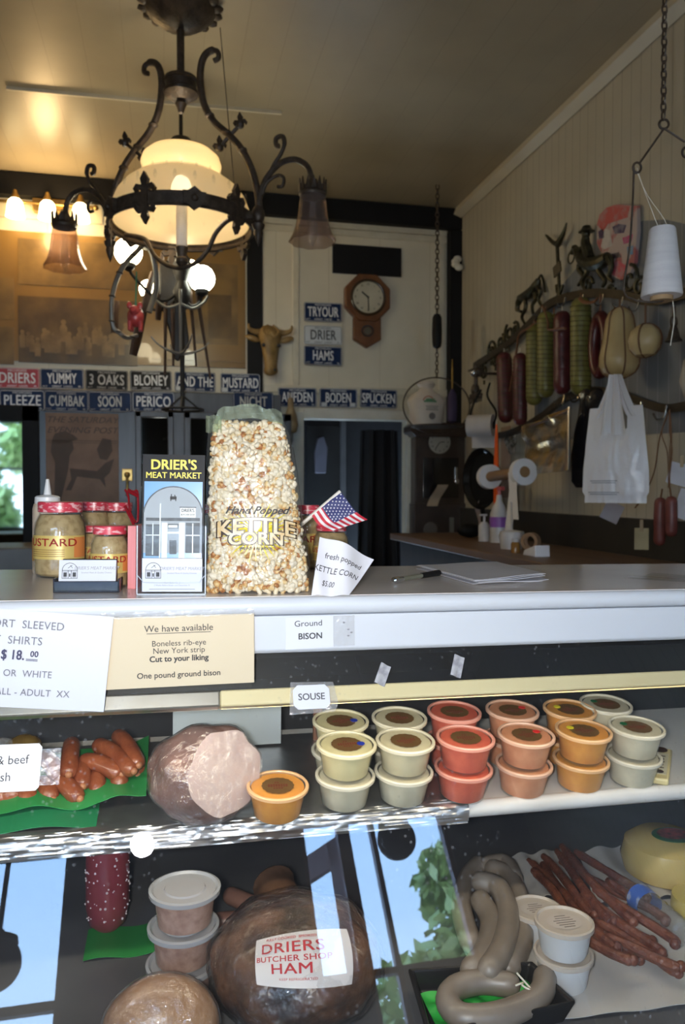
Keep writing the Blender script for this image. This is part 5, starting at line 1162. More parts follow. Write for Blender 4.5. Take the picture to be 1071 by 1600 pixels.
def tub(px, py, h, fill, label, group, seal=True, dot=None, rimcol=None, plane='S', yaw=None):
    p = onS(px, py, h) if plane == 'S' else plane
    t = thing('deli_tub', label, 'food tub', p, (SA if plane == 'S' else 0, 0, 0) , group, case=True)
    t.rotation_euler = (SA if plane == 'S' else 0, 0, 0)
    k = fill.name
    if k not in TM:
        rm = mat('rim_' + k, tuple(.35 * a + .65 * b for a, b in zip(rimcol or (.72, .68, .6), fill.node_tree.nodes['Principled BSDF'].inputs['Base Color'].default_value[:3])), .3)
        w = MB(); w.lathe([(RB - .003, .002), (RB - .001, .004), (RT - .004, HT - .007), (RT - .006, HT - .003), (0, HT - .0028)], 40); w.lathe([(0, .002), (RB - .003, .002)], 40, False); a = w.build('spread', fill, None)
        w = MB(); w.lathe([(RB - .004, .0), (RB, .001), (RB + .0005, .004), (RT - .0022, HT - .010), (RT, HT - .006)], 40, False); b = w.build('tub_wall', M_tub, None)
        w = MB(); w.lathe([(RT + .0003, HT - .0065), (RT + .0024, HT - .006), (RT + .0026, HT - .001), (RT + .0010, HT + .0008), (RT - .0025, HT + .0006), (RT - .0035, HT - .0012)], 48, False); c = w.build('rim', rm, None, solid=.0006)
        w = MB(); w.lathe([(RT - .0035, HT - .0012), (0, HT - .0012)], 40, False); d = w.build('lid', M_lid, None)
        TM[k] = (a, b, c, d); L_ = (a, b, c, d)
        for o in L_: o.parent = t
    else:
        for o in TM[k]:
            c = o.copy(); COL.objects.link(c); c.parent = t
    lid = [c for c in t.children if c.name.startswith('lid')][0]
    if yaw is None: yaw = random.uniform(-.6, .6)
    if seal:
        w = MB(); n = 48; zt = HT - .0006; rs = .0285
        vs = [w.v((rs * (1 + .035 * cos(16 * 2 * pi * i / n * 1)) * cos(2 * pi * i / n), rs * (1 + .035 * cos(16 * 2 * pi * i / n)) * sin(2 * pi * i / n) - .002, zt)) for i in range(n)]; w.f(vs)
        sl = w.build('seal_label', M_seal, lid, smooth=False, rot=(0, 0, yaw * .3))
        w = MB(); fnn = lambda p: Vector((p.x, p.z, zt + .0004))
        w.text('DELI SPREAD', .0075, (0, .002), 0, .0003, 1., .02, fn=fnn); w.text('KEEP COLD', .0045, (0, -.007), 0, .0003, 1, .02, fn=fnn)
        if False: w.build('label_print', M_sealtx, sl, smooth=False)
        else:
            w.bm.free(); w = MB()
            for yy, L in ((.008, .012), (.0, .036), (-.005, .036), (-.012, .018)):
                for i in range(int(L / .0045)): w.box((-L / 2 + .0045 * i + .002, yy, zt + .0005), (.003, .0028, .0004))
            w.build('label_print', M_sealtx, sl, smooth=False)
    if dot:
        dc_, ang, rad = dot; w = MB(); w.lathe([(0, HT + .0002), (.0072, HT + .0002), (.0072, HT - .0006)], 18, False, Matrix.Translation((rad * cos(ang), rad * sin(ang), 0))); w.build('dot_sticker', dc_, lid)
    return t
D_blue = mat('blue_dot', (.02, .04, .35), .4); D_red = mat('red_dot', (.75, .03, .03), .4); D_yel = mat('yellow_dot', (.80, .68, .03), .4); D_grn = mat('green_dot', (.01, .13, .05), .4)
cols = [
 ('cream', T_cream, (538, 1254), (529, 1212), (D_blue, -.15, .026), 'first'),
 ('plain cream', T_pale, (629, 1247), (620, 1206), None, 'second'),
 ('coral red', T_coral, (722, 1241), (705, 1194), None, 'third'),
 ('peach', T_peach, (816, 1234), (795, 1190), (D_red, .3, .026), 'fourth'),
 ('orange', T_orange, (905, 1226), (884, 1188), (D_yel, 2.6, .026), 'fifth'),
 ('green-dotted cream', T_white, (987, 1219), (940, 1178), (D_grn, 2.5, .025), 'sixth')]
GT = 'deli tubs stacked on the inner shelf'
for nm, fm, fpx, bpx, dt_, th in cols:
    hz = .008 if fpx[0] < 735 else .0018
    lowm = T_white if fm in (T_cream, T_pale) else fm
    tub(fpx[0], fpx[1], hz, lowm, f'lower {nm} tub of the {th} front stack from the left', GT, seal=False)
    p = onS(fpx[0], fpx[1], hz) + SN * .0595
    t = tub(fpx[0], fpx[1], hz, fm, f'upper {nm} tub with brown seal, {th} front stack from the left', GT, dot=dt_); t.location = p
    tub(bpx[0], bpx[1], hz, lowm, f'lower {nm} tub of the {th} rear stack from the left', GT, seal=False)
    t = tub(bpx[0], bpx[1], hz, fm, f'upper {nm} tub with brown seal, {th} rear stack from the left', GT, dot=dt_); t.location = onS(bpx[0], bpx[1], hz) + SN * .0595
tub(433, 1272, .008, T_orange, 'single orange tub standing alone beside the wrapped meat', GT)

# ---- wedge packet at the right, green paper and sausages, wrapped meat
a = onS(1030, 1200, .006); t = thing('cheese_packet', 'pale yellow cheese packet with brown emblem right of the tubs', 'packet', a, (SA, 0, radians(-38)), case=True)
MB().box((0, 0, .006), (.045, .15, .014)).build('wrapped_block', mat('pale_cheese', (.68, .56, .27), .4), t, bevel=.004)
w = MB(); w.box((0, -.005, .0135), (.034, .10, .0006)); lb = w.build('label', mat('cream_label', (.66, .60, .42), .5), t); w = MB(); w.lathe([(0, .0145), (.014, .0145)], 20, False, Matrix.Translation((0, .06, 0))); w.lathe([(0, .0145), (.008, .0145)], 16, False, Matrix.Translation((.004, -.045, 0)))
for k in range(5): w.box((0, .03 - .014 * k, .0142), (.022 - .003 * (k % 2), .003, .0004))
w.build('label_print', mat('dark_brown_print', (.05, .02, .012), .4), lb)
M_green_p = mat('green_paper', (.035, .30, .085), .4, 0, (.025, .23, .06), 4)
a = onS(100, 1245, .012); t = thing('green_paper', 'rippled bright green paper lining under the smoked links on the shelf', 'paper', a, (SA, 0, 0), case=True)
w = MB(); w.grid(lambda u, v: Vector((-.20 + u * .345, -.05 + v * .22, .010 * sin(u * 17 + v * 3) * (1 - .6 * v) * (.25 + .75 * u) + .008 + .05 * max(0, u - .8) * 2)), 40, 12); w.build('sheet', M_green_p, t, solid=.001)
a = onS(60, 1275, .006); t2 = thing('green_paper', 'flat green paper sheet at the shelf front below the smoked links', 'paper', a, (SA, 0, 0), case=True)
w = MB(); w.grid(lambda u, v: Vector((-.20 + u * .30, -.05 + v * .10, .004 + .004 * sin(u * 11))), 20, 6); w.build('sheet', mat('sea_green_paper', (.02, .20, .085), .35), t2, solid=.001)
M_link = mat('smoked_link_casing', (.30, .085, .035), .32, 0, (.19, .045, .02), 22, bump=.25, bscale=60, coat=.3); M_cut = mat('sausage_end', (.42, .17, .08), .5)
links = [((157, 1166), (203, 1200), .055, 'long upper smoked link lying across the pile, pointing right'), ((187, 1152), (213, 1190), .062, 'smoked link on top of the pile behind the long one'), ((136, 1190), (180, 1206), .045, 'fat smoked link in the middle of the pile'),
 ((112, 1164), (108, 1204), .050, 'smoked link pointing at the viewer, left of the fat middle one'), ((128, 1198), (129, 1222), .032, 'smoked link end below the fat middle one'), ((150, 1215), (153, 1234), .020, 'lowest smoked link end facing out, on the green paper'), ((185, 1208), (187, 1223), .028, 'smoked link end facing out, right side of the pile'), ((213, 1188), (215, 1206), .030, 'rightmost smoked link end of the pile'),
 ((90, 1222), (118, 1243), .022, 'smoked link lying flat at the pile front, left of the lowest end'), ((66, 1226), (78, 1243), .020, 'smoked link end peeking right of the price card bottom'), ((36, 1238), (47, 1252), .016, 'smoked link end under the price card bottom edge'), ((12, 1244), (26, 1246), .016, 'smoked link at the far left under the price card'), ((70, 1185), (90, 1210), .040, 'smoked link half covered by the tape of the price card'), ((-5, 1242), (5, 1248), .016, 'smoked link cut off by the left edge of the picture')]
for (p0, p1, h, lab) in links:
    a, b = onS(*p0, h), onS(*p1, h - .004); d = b - a
    if d.length > .11: d = d.normalized() * .11
    t = thing('smoked_link', lab, 'sausage', a, group='smoked links piled on green paper', case=True); bend = SN * .006
    w = MB(); w.sausage([d * k + bend * sin(pi * k) for k in (0, .25, .5, .75, 1)], .0165, 16); w.build('casing', M_link, t)
    e = d + d.normalized() * .0150; MB().ball(e, .007, (1, 1, 1), 10, 6).build('tied_end', M_cut, t)
# wrapped meat joint
c = onS(322, 1208, .082); t = thing('wrapped_meat', 'large pale cut meat joint in clear wrap beside the single orange tub', 'meat', c, case=True)
M_meat = mat('smoked_meat_skin', (.22, .10, .075), .45, 0, (.12, .05, .04), 16, bump=.4, bscale=25); M_face = mat('cut_meat_face', (.60, .48, .46), .5, 0, (.52, .38, .37), 10, detail=6)
nrm = Vector((.60, -.74, .24)).normalized()
def lump(sc, grow=0.):
    def fn(u, v):
        th = 2 * pi * u; ph = pi * v; d = Vector((sin(ph) * cos(th), sin(ph) * sin(th), -cos(ph)))
        return Vector((d.x * .098, d.y * .085, d.z * .083)) * (1 + .10 * noise.noise(d * 2.3)) * (1 + grow)
    return fn
def carve(w, grow):
    bmesh.ops.remove_doubles(w.bm, verts=w.bm.verts[:], dist=.0004)
    for co_, no_, mi in ((nrm * (.045 + grow), nrm, 1), (Vector((0, 0, -.074 - grow * .1)), Vector((0, 0, -1)), 0)):
        bmesh.ops.bisect_plane(w.bm, geom=w.bm.verts[:] + w.bm.edges[:] + w.bm.faces[:], plane_co=co_, plane_no=no_, clear_outer=True)
        ed = [e_ for e_ in w.bm.edges if len(e_.link_faces) == 1]
        for fc in bmesh.ops.contextual_create(w.bm, geom=ed)['faces']: fc.material_index = mi
w = MB(); w.grid(lump(1), 44, 26); carve(w, 0.)
w.build('joint', [M_meat, M_face], t, angle=40)
w = MB(); w.grid(lump(1, .03), 44, 26); carve(w, .003)
w.build('clear_wrap', film('cling_wrap', (.97, .97, .98), .07, (.8, .8, .83), .10, 1.45, 1., 40, 4.), t)
# ================================================================== LOWER DECK
def onD(px, py, h=0.): return conZ(px, py, DZ - .01 + h)
M_parch = mat('parchment', (.50, .48, .45), .6, 0, (.44, .42, .40), 5)
def parch(pix, lab, amp, h=.003):
    c = [onD(*q, h) for q in pix]; o = c[0]; t_ = MB(); t_.grid(lambda u, v: (c[0] * (1 - u) * (1 - v) + c[1] * u * (1 - v) + c[2] * u * v + c[3] * (1 - u) * v) - o + Vector((0, 0, amp * (1 + sin(u * 22 + v * 4)) * .5 + amp * .4 * noise.noise(Vector((u * 5, v * 5, h))))), 44, 16)
    return tag(t_.build('parchment_sheet', M_parch, loc=o, solid=.001), lab, 'paper', case=True)
parch([(820, 1600), (1180, 1560), (1090, 1400), (800, 1440)], 'white parchment under the front of the meat sticks', .003)
parch([(930, 1420), (1100, 1400), (1075, 1305), (905, 1335)], 'white parchment sheet behind the meat sticks by the waxed cheese', .010, .006)
parch([(770, 1420), (900, 1400), (880, 1330), (758, 1345)], 'white parchment sheet behind the small white tubs', .010, .005)
M_stick = mat('meat_stick_casing', (.17, .055, .028), .42, 0, (.10, .03, .018), 26, bump=.6, bscale=70)
sticks = [((826, 1345), (905, 1425)), ((845, 1338), (930, 1430)), ((866, 1330), (960, 1440)), ((878, 1322), (990, 1440)), ((880, 1345), (1030, 1430)), ((905, 1330), (1010, 1405)), ((835, 1360), (880, 1420)), ((870, 1420), (965, 1480)), ((885, 1420), (1000, 1500)), ((900, 1405), (1020, 1470)), ((915, 1395), (1035, 1490)), ((935, 1388), (1055, 1475)), ((880, 1440), (985, 1495)), ((930, 1440), (1060, 1520)), ((940, 1465), (1065, 1510)), ((900, 1460), (990, 1500)), ((850, 1350), (925, 1445)), ((955, 1375), (1040, 1440))]
words = ['farthest left', 'second from the left', 'third from the left', 'fourth at the top end', 'crossing right over the pile', 'tallest at the back right', 'short left', 'front row lower left', 'lower left middle', 'middle of the pile', 'right of the middle', 'outer right upper', 'front bottom left', 'front bottom right', 'rightmost front', 'bottom short', 'hidden inner', 'right end']
for i, ((p0, p1), wd_) in enumerate(zip(sticks, words)):
    h = .014 + .011 * (i % 4); a, b = onD(*p0, h), onD(*p1, h); d = b - a
    t = thing('meat_stick', f'dark smoked meat stick, {wd_} of the heap on parchment', 'meat stick', a, group='smoked meat sticks heaped on parchment', case=True)
    w = MB(); n = 12; sd = Vector((-d.y, d.x, 0)).normalized(); P = [d * (k / n) + sd * .008 * sin(pi * k / n + i) for k in range(n + 1)]
    R = [.0092 * (1 + .12 * noise.noise(Vector((k * .7, i * 3.1, 0)))) * (.75 if k in (0, n) else 1) for k in range(n + 1)]
    w.tube(spline(P, 2), [R[min(k // 2, n)] for k in range(2 * n + 1)], 9); w.build('casing', M_stick, t)
    MB().ball(d * 1.0, .0095, (1, 1, 1), 9, 6).build('stick_end', M_stick, t)
# white tubs with oval print
M_wtub = mat('white_tub_plastic', (.60, .60, .60), .35); M_wlid = mat('milky_lid', (.50, .44, .38), .3, 0, (.46, .40, .34), 6)
def wtub(p, lab, flat=True):
    t = thing('white_tub', lab, 'food tub', p, group='white tubs by the meat sticks', case=True); s_ = .92
    MB().lathe([(0, 0), (.040 * s_, 0), (.043 * s_, .006), (.050 * s_, .050), (.047 * s_, .050), (.047 * s_, .046), (0, .046)], 36).build('tub_wall', M_wtub, t)
    MB().lathe([(.051 * s_, .044), (.054 * s_, .046), (.054 * s_, .053), (.050 * s_, .054), (.047 * s_, .050), (0, .050)], 40, False).build('lid', M_wlid, t, solid=.0008)
    w = MB(); w.lathe([(0, .0512), (.030, .0512)], 30, False, Matrix.Diagonal((1, .8, 1, 1)));
    lb = w.build('oval_label', mat('pale_label', (.54, .48, .43), .5), t)
    w = MB()
    for k in range(6): w.box((.002 * (k % 2), .016 - .0065 * k, .0516), (.040 - .008 * abs(k - 2.5), .0016, .0003))
    w.build('label_print', mat('grey_label_print', (.22, .18, .16), .5), lb); return t
p = onD(880, 1535, .004); wtub(p, 'lower white tub of the stacked pair beside the meat sticks'); wtub(p + Vector((0, 0, .0545)), 'upper white tub of the stacked pair, lid with oval print')
wtub(onD(838, 1462, .004), 'white tub behind the stacked pair, next to the grey sausages')
# grey ring sausages
M_greysaus = mat('grey_liver_sausage', (.25, .205, .165), .4, 0, (.19, .155, .125), 14, coat=.2)
for pix, h, lab in (([(748, 1352), (730, 1375), (722, 1420), (735, 1470)], .022, 'grey sausage at the left of the coil pile, bending down'), ([(752, 1408), (768, 1440), (760, 1485), (738, 1515)], .040, 'short grey sausage lying in the coil between two longer ones'), ([(752, 1378), (780, 1388), (795, 1430), (786, 1480), (765, 1515)], .050, 'grey sausage arching over the middle of the pile'), ([(772, 1358), (797, 1372), (815, 1420), (815, 1470), (795, 1512)], .030, 'rightmost long grey sausage beside the white tubs'), ([(765, 1352), (790, 1350), (803, 1375)], .030, 'short grey sausage end at the back of the pile')):
    P = spline([onD(x, y, h) for x, y in pix], 5); t = thing('grey_sausage', lab, 'sausage', P[0], group='grey sausages in and behind the black tray', case=True)
    MB().sausage([q - P[0] for q in P], .0205, 16).build('casing', M_greysaus, t)
# black tray with green lining and ring
c = [onD(638, 1522, .03), onD(832, 1510, .03), onD(900, 1572, .03), onD(668, 1625, .03)]
cc_ = sum(c, Vector()) / 4; t = thing('black_tray', 'black plastic tray with green lining holding the grey ring sausage', 'tray', (cc_.x, cc_.y, DZ - .01), case=True)
w = MB(); top = [q - cc_ + Vector((0, 0, .040)) for q in c]; ins = [Vector((q.x * .93, q.y * .93, .038)) for q in top]; bot = [Vector((q.x * .84, q.y * .84, .006)) for q in top]; ob = [Vector((q.x * .87, q.y * .87, .001)) for q in top]
V = [[w.v((q.x, q.y, q.z if k != 0 else .040)) for q in L_] for k, L_ in enumerate((top, ins, bot, ob))]; lowtop = [w.v((q.x, q.y, .034)) for q in top]
for i in range(4):
    j = (i + 1) % 4; w.f([V[0][i], V[0][j], V[1][j], V[1][i]]); w.f([V[1][i], V[1][j], V[2][j], V[2][i]]); w.f([V[0][i], lowtop[i], lowtop[j], V[0][j]]); w.f([lowtop[i], V[3][i], V[3][j], lowtop[j]])
w.f(V[2]); w.f(V[3][::-1]); w.build('tray_shell', mat('black_tray_plastic', (.018, .017, .017), .25), t, smooth=False, bevel=.004)
w = MB(); w.grid(lambda u, v: Vector(((u - .5) * .19, (v - .5) * .10, .012 + .006 * sin(u * 19) * sin(v * 13))), 30, 16); w.build('green_lining', mat('bright_green_lining', (.03, .42, .06), .4), t, solid=.001)
pix = [(852, 1528), (846, 1552), (815, 1574), (770, 1588), (722, 1588), (700, 1566), (712, 1544), (750, 1534), (795, 1538)]
P = spline([onD(x, y, .034) for x, y in pix], 5); t = thing('grey_sausage', 'grey ring sausage curled in the black tray with tied ends', 'sausage', P[0], group='grey sausages in and behind the black tray', case=True)
MB().sausage([q - P[0] for q in P], .0195, 16).build('casing', M_greysaus, t)
q = onD(806, 1540, .045) - P[0]; MB().tube(spline([q, q + Vector((.01, -.005, .006)), q + Vector((.004, -.016, .01)), q + Vector((.016, -.024, .006)), q + Vector((.008, .012, .012))], 5), .0016, 5).build('tie_string', M_string, t)
# cheeses and bottle at the right edge
p = onD(1062, 1392, .0); p.y += .05; t = thing('waxed_cheese', 'round yellow waxed cheese with an oval red and green label at the right edge', 'cheese', p, case=True)
MB().lathe([(0, 0), (.06, .002), (.085, .02), (.093, .05), (.085, .082), (.06, .100), (0, .104)], 40).build('cheese_body', mat('yellow_wax', (.50, .37, .13), .25, 0, (.45, .32, .10), 4, coat=.4), t)
w = MB(); w.lathe([(0, .1055), (.045, .1035), (.047, .102)], 32, False, Matrix.Translation((.01, -.012, 0)) @ Matrix.Diagonal((1, .8, 1, 1))); lb = w.build('label', mat('green_label_ring', (.03, .12, .05), .35), t)
w = MB(); w.lathe([(0, .1064), (.036, .1054)], 32, False, Matrix.Translation((.01, -.012, 0)) @ Matrix.Diagonal((1, .75, 1, 1))); w.build('label_centre', mat('dark_label', (.05, .02, .018), .4, 0, (.35, .05, .04), 60), lb)
p = onD(1095, 1428, .0); t = thing('cheese_half', 'smaller yellow cheese just below the waxed wheel, cut off by the edge', 'cheese', p, case=True); MB().lathe([(0, 0), (.05, .0), (.056, .01), (.054, .035), (0, .04)], 30).build('cheese_body', mat('butter_cheese', (.55, .44, .12), .35), t)
a, b = onD(972, 1378, .028), onD(1068, 1462, .028); d = (b - a); L_ = d.length; R_ = d.normalized().to_track_quat('Z', 'Y').to_matrix().to_4x4(); t = thing('water_bottle', 'empty clear plastic bottle with a blue label lying among the meat sticks', 'bottle', a, case=True); t.rotation_euler = R_.to_euler()
w = MB(); w.lathe([(.010, 0), (.011, .012), (.013, .014), (.013, .018), (.012, .02), (.016, .034), (.024, .055), (.026, .075)] + [(.026 + .0015 * cos(k * 2.2), .075 + .008 * k) for k in range(1, int((L_ - .085) / .008))] + [(.024, L_ - .004), (.018, L_), (0, L_ - .006)], 26, False); w.build('bottle_body', film('bottle_plastic', (.93, .94, .95), .08, (.7, .7, .72), .04, 1.5, .3, 60, 2.2), t)
MB().lathe([(.0275, .062), (.0275, .098)], 26, False).build('label', mat('blue_bottle_label', (.05, .12, .45), .35, 0, (.35, .40, .55), 40, contrast=(.36, .44)), t)
# crumpled plastic behind cheese
p = onD(1012, 1330, .02); w = MB(); w.ball((0, 0, 0), .03, (1.2, 1, .8), 16, 10)
for v in w.bm.verts: v.co *= 1 + .3 * noise.noise(v.co * 60)
tag(w.build('crumpled_wrap', film('crumpled_clear', (.9, .9, .92), .25, (.6, .58, .56), .1, 1.45, .8, 40, 1.5), loc=p), 'crumpled clear wrap behind the waxed cheese', 'plastic wrap', case=True)
# left: salami, cups, ham, turkey
p = onD(168, 1452, .002); t = thing('speckled_salami', 'fat maroon salami with white specks standing left of the stacked cups', 'sausage', p, case=True)
w = MB(); w.lathe([(0, 0), (.018, .002), (.034, .018), (.040, .05), (.040, .17), (.034, .19), (0, .195)], 28)
M_spk = mat('speckled_salami_skin', (.23, .045, .055), .3, 0, (.18, .03, .04), 10, coat=.4); w.build('casing', M_spk, t)
w = MB(); rnd = random.Random(4)
for k in range(95):
    an = rnd.uniform(pi, 2 * pi); z = rnd.uniform(.02, .18); w.ball((.040 * cos(an) * (1 if z > .05 else .93), .040 * sin(an) * (1 if z > .05 else .93), z), rnd.uniform(.0012, .0026), (1, 1, 1), 6, 4)
w.build('mould_specks', mat('white_specks', (.62, .52, .54), .6), t)['kind'] = 'stuff'
a = onD(150, 1500, .002); w = MB(); w.grid(lambda u, v: Vector(((u - .5) * .16, (v - .5) * .10, .003 * sin(u * 9))), 12, 6); tag(w.build('green_sheet', mat('leaf_green_sheet', (.025, .22, .05), .4), loc=onD(205, 1468, .004), solid=.001), 'small green paper sheet between the speckled salami and the cups', 'paper', case=True)
p = onD(284, 1556, .002); M_pink = mat('pink_flecked_spread', (.42, .26, .21), .5, 0, (.28, .15, .12), 60, detail=6)
for k, wd_ in enumerate(('bottom', 'middle', 'top')):
    t = thing('meat_cup', f'{wd_} cup of pink spread in the stack of three, translucent lid', 'food cup', p + Vector((.002 * k, 0, .0615 * k)), group='stack of three cups in the lower case', case=True)
    MB().lathe([(0, .002), (.043, .002), (.049, .050), (0, .051)], 36).build('spread', M_pink, t); MB().lathe([(.0435, 0), (.0445, .002), (.0505, .054)], 36, False).build('cup_wall', M_tub, t)
    MB().lathe([(.051, .050), (.058, .051), (.0585, .058), (.054, .0595), (.050, .056), (.034, .056), (.032, .0585), (0, .0585)], 44, False).build('lid', film('frosted_lid', (.85, .86, .88), .35, (.62, .63, .66), .2, 1.45), t, solid=.001)
p = onD(252, 1680, .0) + Vector((0, .02, .0)); t = thing('smoked_turkey', 'rounded tan smoked joint at the very bottom in front of the cups', 'meat', p + Vector((0, 0, .060)), case=True)
w = MB(); w.ball((0, 0, 0), .083, (1.0, .75, .78), 36, 22)
for v in w.bm.verts:
    v.co *= 1 + .10 * noise.noise(v.co * 12)
    if v.co.z < -.058: v.co.z = -.058
w.build('joint', mat('tan_smoked_skin', (.40, .20, .075), .35, 0, (.28, .13, .05), 12, coat=.3, bump=.2), t)
w = MB(); w.ball((0, 0, 0), .087, (1.0, .75, .78), 36, 22)
for v in w.bm.verts:
    v.co *= 1 + .10 * noise.noise(v.co * 12)
    if v.co.z < -.0585: v.co.z = -.0585
w.build('clear_wrap', MATS['cling_wrap'], t)
# ham with its paper label
p = onD(468, 1600, .0); t = thing('netted_ham', 'dark brown bone-in ham in clear wrap with a printed paper label', 'ham', p + Vector((0, .03, .085)), case=True)
def hamfn(u, v, g=0.):
    th = 2 * pi * u; ph = pi * v; d = Vector((sin(ph) * cos(th), sin(ph) * sin(th), -cos(ph)))
    k = max(0, d.y) ** 3; p_ = Vector((d.x * .135 * (1 - .55 * k), d.y * .13 + .07 * k, d.z * .088 * (1 - .35 * k))) * (1 + .07 * noise.noise(d * 3.1) + g)
    if p_.z < -.082: p_.z = -.082
    return p_
w = MB(); w.grid(lambda u, v: hamfn(u, v) * (1 + .02 * noise.noise(hamfn(u, v) * 60)), 56, 34); w.build('ham_body', mat('dark_ham_skin', (.12, .052, .024), .35, 0, (.022, .011, .008), 16, coat=.4, bump=1., bscale=26), t)
MB().tube(spline([(0, .13, .0), (-.005, .18, .012), (-.01, .215, .02)], 4), [.05, .047, .043, .040, .038, .037, .037, .04, .036], 16).build('shank', mat('brown_shank', (.13, .065, .035), .4, 0, (.06, .03, .018), 14), t)
M_hlab = mat('ham_label_paper', (.60, .56, .55), .5)
hn = Vector((-.07, -.74, .67)).normalized(); e1 = Vector((1, .02, -.10)).normalized(); e2 = hn.cross(e1) * 1.; e2 = e2 if e2.z > 0 else -e2
def hamd(d, g=0.):
    k = max(0, d.y) ** 3; q_ = Vector((d.x * .135 * (1 - .55 * k), d.y * .13 + .07 * k, d.z * .088 * (1 - .35 * k))); return q_ * (1.05 + g)
def hlab(q): return hamd((hn * .10 + e1 * q.x + e2 * q.z).normalized(), .02 - q.y)
wl, hl_ = .118, .068
w = MB(); w.grid(lambda u, v: hlab(Vector(((u - .5) * wl, 0, (v - .5) * hl_ * (1 + .15 * u)))), 20, 8)
lo_ = w.build('paper_label', M_hlab, t, solid=.0008)
w = MB()
for st, sz, zz_, b_ in (('DRIERS', .0195, .016, .012), ('BUTCHER SHOP', .0102, .002, .012), ('HAM', .0185, -.011, .012)): w.text(st, sz, (-.012, zz_), -.014, .0003, 1.15, b_, fn=hlab, space=1.05)
w.text('FULLY COOKED  SMOKED', .005, (-.012, .029), -.014, .0003, 1, .02, fn=hlab); w.text('KEEP REFRIGERATED', .0045, (-.005, -.024), -.014, .0003, 1, 0, fn=hlab)
w.build('label_lettering', mat('label_red_print', (.42, .02, .03), .5), lo_, smooth=False)
w = MB(); w.grid(lambda u, v: hamfn(u, v, .055), 40, 24); w.build('clear_wrap', film('ham_wrap', (.97, .97, .97), .01, (.7, .7, .72), .06, 1.45, 1., 40, 1.8), t)
for (p0, p1, h, lab_) in (((342, 1440), (400, 1436), .03, 'pale pink sausage lying behind the ham, right of the cups'), ((362, 1400), (420, 1425), .045, 'upper brownish sausage slanting behind the ham'), ((455, 1420), (480, 1432), .035, 'short pink sausage end showing right of the ham shank')):
    a, b = onD(*p0, h), onD(*p1, h); t = thing('pork_sausage', lab_, 'sausage', a, group='sausages behind the ham', case=True); MB().sausage([(b - a) * k for k in (0, .33, .66, 1)], .017, 14).build('casing', mat('pinkish_sausage', (.24, .12, .09), .4, 0, (.17, .08, .06), 18), t)

for (px, py, lab_, m_) in ((6, 1172, 'clear wrapped packet behind the beef card at the left edge', MATS['crumpled_clear']), (40, 1166, 'clear wrapped packet with a golden lid behind the beef card', mat('golden_lid', (.42, .26, .07), .2, .6, (.25, .15, .04), 30))):
    a = onS(px, py, .03); w = MB(); w.ball((0, 0, 0), .032, (1.1, 1, .75), 16, 10)
    for v in w.bm.verts: v.co *= 1 + .22 * noise.noise(v.co * 45)
    tag(w.build('wrapped_packet', m_, loc=a), lab_, 'packet', case=True)
# ================================================================== SIGNS ON THE CASE FRONT
GROT = (-TILT, 0, 0)
def onG(px, py, off=.001): return conP(px, py, G0 + GN * off, GN)
M_tape = film('clear_tape', (.97, .97, .97), .10, (.85, .85, .88), .12, 1.4, .3, 60, 1.3)
M_tan = mat('tan_card', (.56, .48, .345), .6, 0, (.53, .45, .32), 4); M_pw = mat('bright_paper', (.58, .60, .67), .6, 0, (.56, .58, .65), 4)
def line(w, st, px, py, cpx, cpy, s, size, bold=0., sx=1., align='CENTER', shear=0.): w.text(st, size * s, ((px - cpx) * s, (cpy - py) * s), -.0004, .0003, sx, bold, align=align, shear=shear)
# 'We have available'
P0 = conY(280, 1017, YF - .003); s = (P0 - CE).dot(FW) / F
t = thing('meat_price_card', 'tan card listing available cuts taped to the case apron', 'sign', P0, (radians(-4), 0, radians(0)), case=True)
t.rotation_euler = (radians(-1), radians(-.6), 0)
MB().grid(lambda u, v: Vector(((u - .5) * 234 * s, -.0015 - .006 * sin(pi * v) * .3, (v - .5) * 110 * s)), 10, 10).build('card', M_tan, t, solid=.0008)
w = MB()
for st, y, z, b in (('We have available', 981, 14.5, .0), ('Boneless rib-eye', 1004, 12.5, 0), ('New York strip', 1015.5, 12.5, 0), ('Cut to your liking', 1028, 12.5, .03), ('One pound ground bison', 1053, 12.5, .012)): w.text(st, z * s, (0, (1017 - y) * s), -.0042, .0003, 1.0, b)
w.box((0, -.0043, (1017 - 988) * s), (98 * s, .0003, .9 * s)); w.build('lettering', M_ink, t, smooth=False)
P1 = conY(280, 962, YF - .0036); w = MB(); w.grid(lambda u, v: Vector(((u - .5) * 236 * s, -.001, (v - .5) * 16 * s)) + P1 - P0, 4, 2); w.build('tape_strip', M_tape, t)
# t-shirt sign
P0 = conY(48, 1030, YF - .005); s = (P0 - CE).dot(FW) / F
t = thing('shirt_price_sign', 'white sheet advertising shirts, taped askew at the left of the case', 'sign', P0, (0, radians(5.5), 0), case=True)
MB().grid(lambda u, v: Vector(((u - .5) * 236 * s, -.002 - .004 * sin(pi * v) - .003 * u, (v - .5) * 152 * s)), 10, 10).build('sheet', M_pw, t, solid=.0008)
w = MB(); fnS = None
def l2(st, x, y, z, b=.0, sx=1., al='RIGHT', ww=None): (ww or w).text(st, z * s, (x * s, y * s), -.0098, .0003, sx * .90, b, align=al, space=1.05)
l2('SHORT  SLEEVED', 46, 55, 17.5); l2('T  SHIRTS', 16, 30, 17.5); l2('BLACK  OR  WHITE', 35, -21, 15); l2('SMALL - ADULT  XX', 64, -50, 15); w.build('lettering', mat('grey_ink', (.16, .16, .20), .6), t, smooth=False)
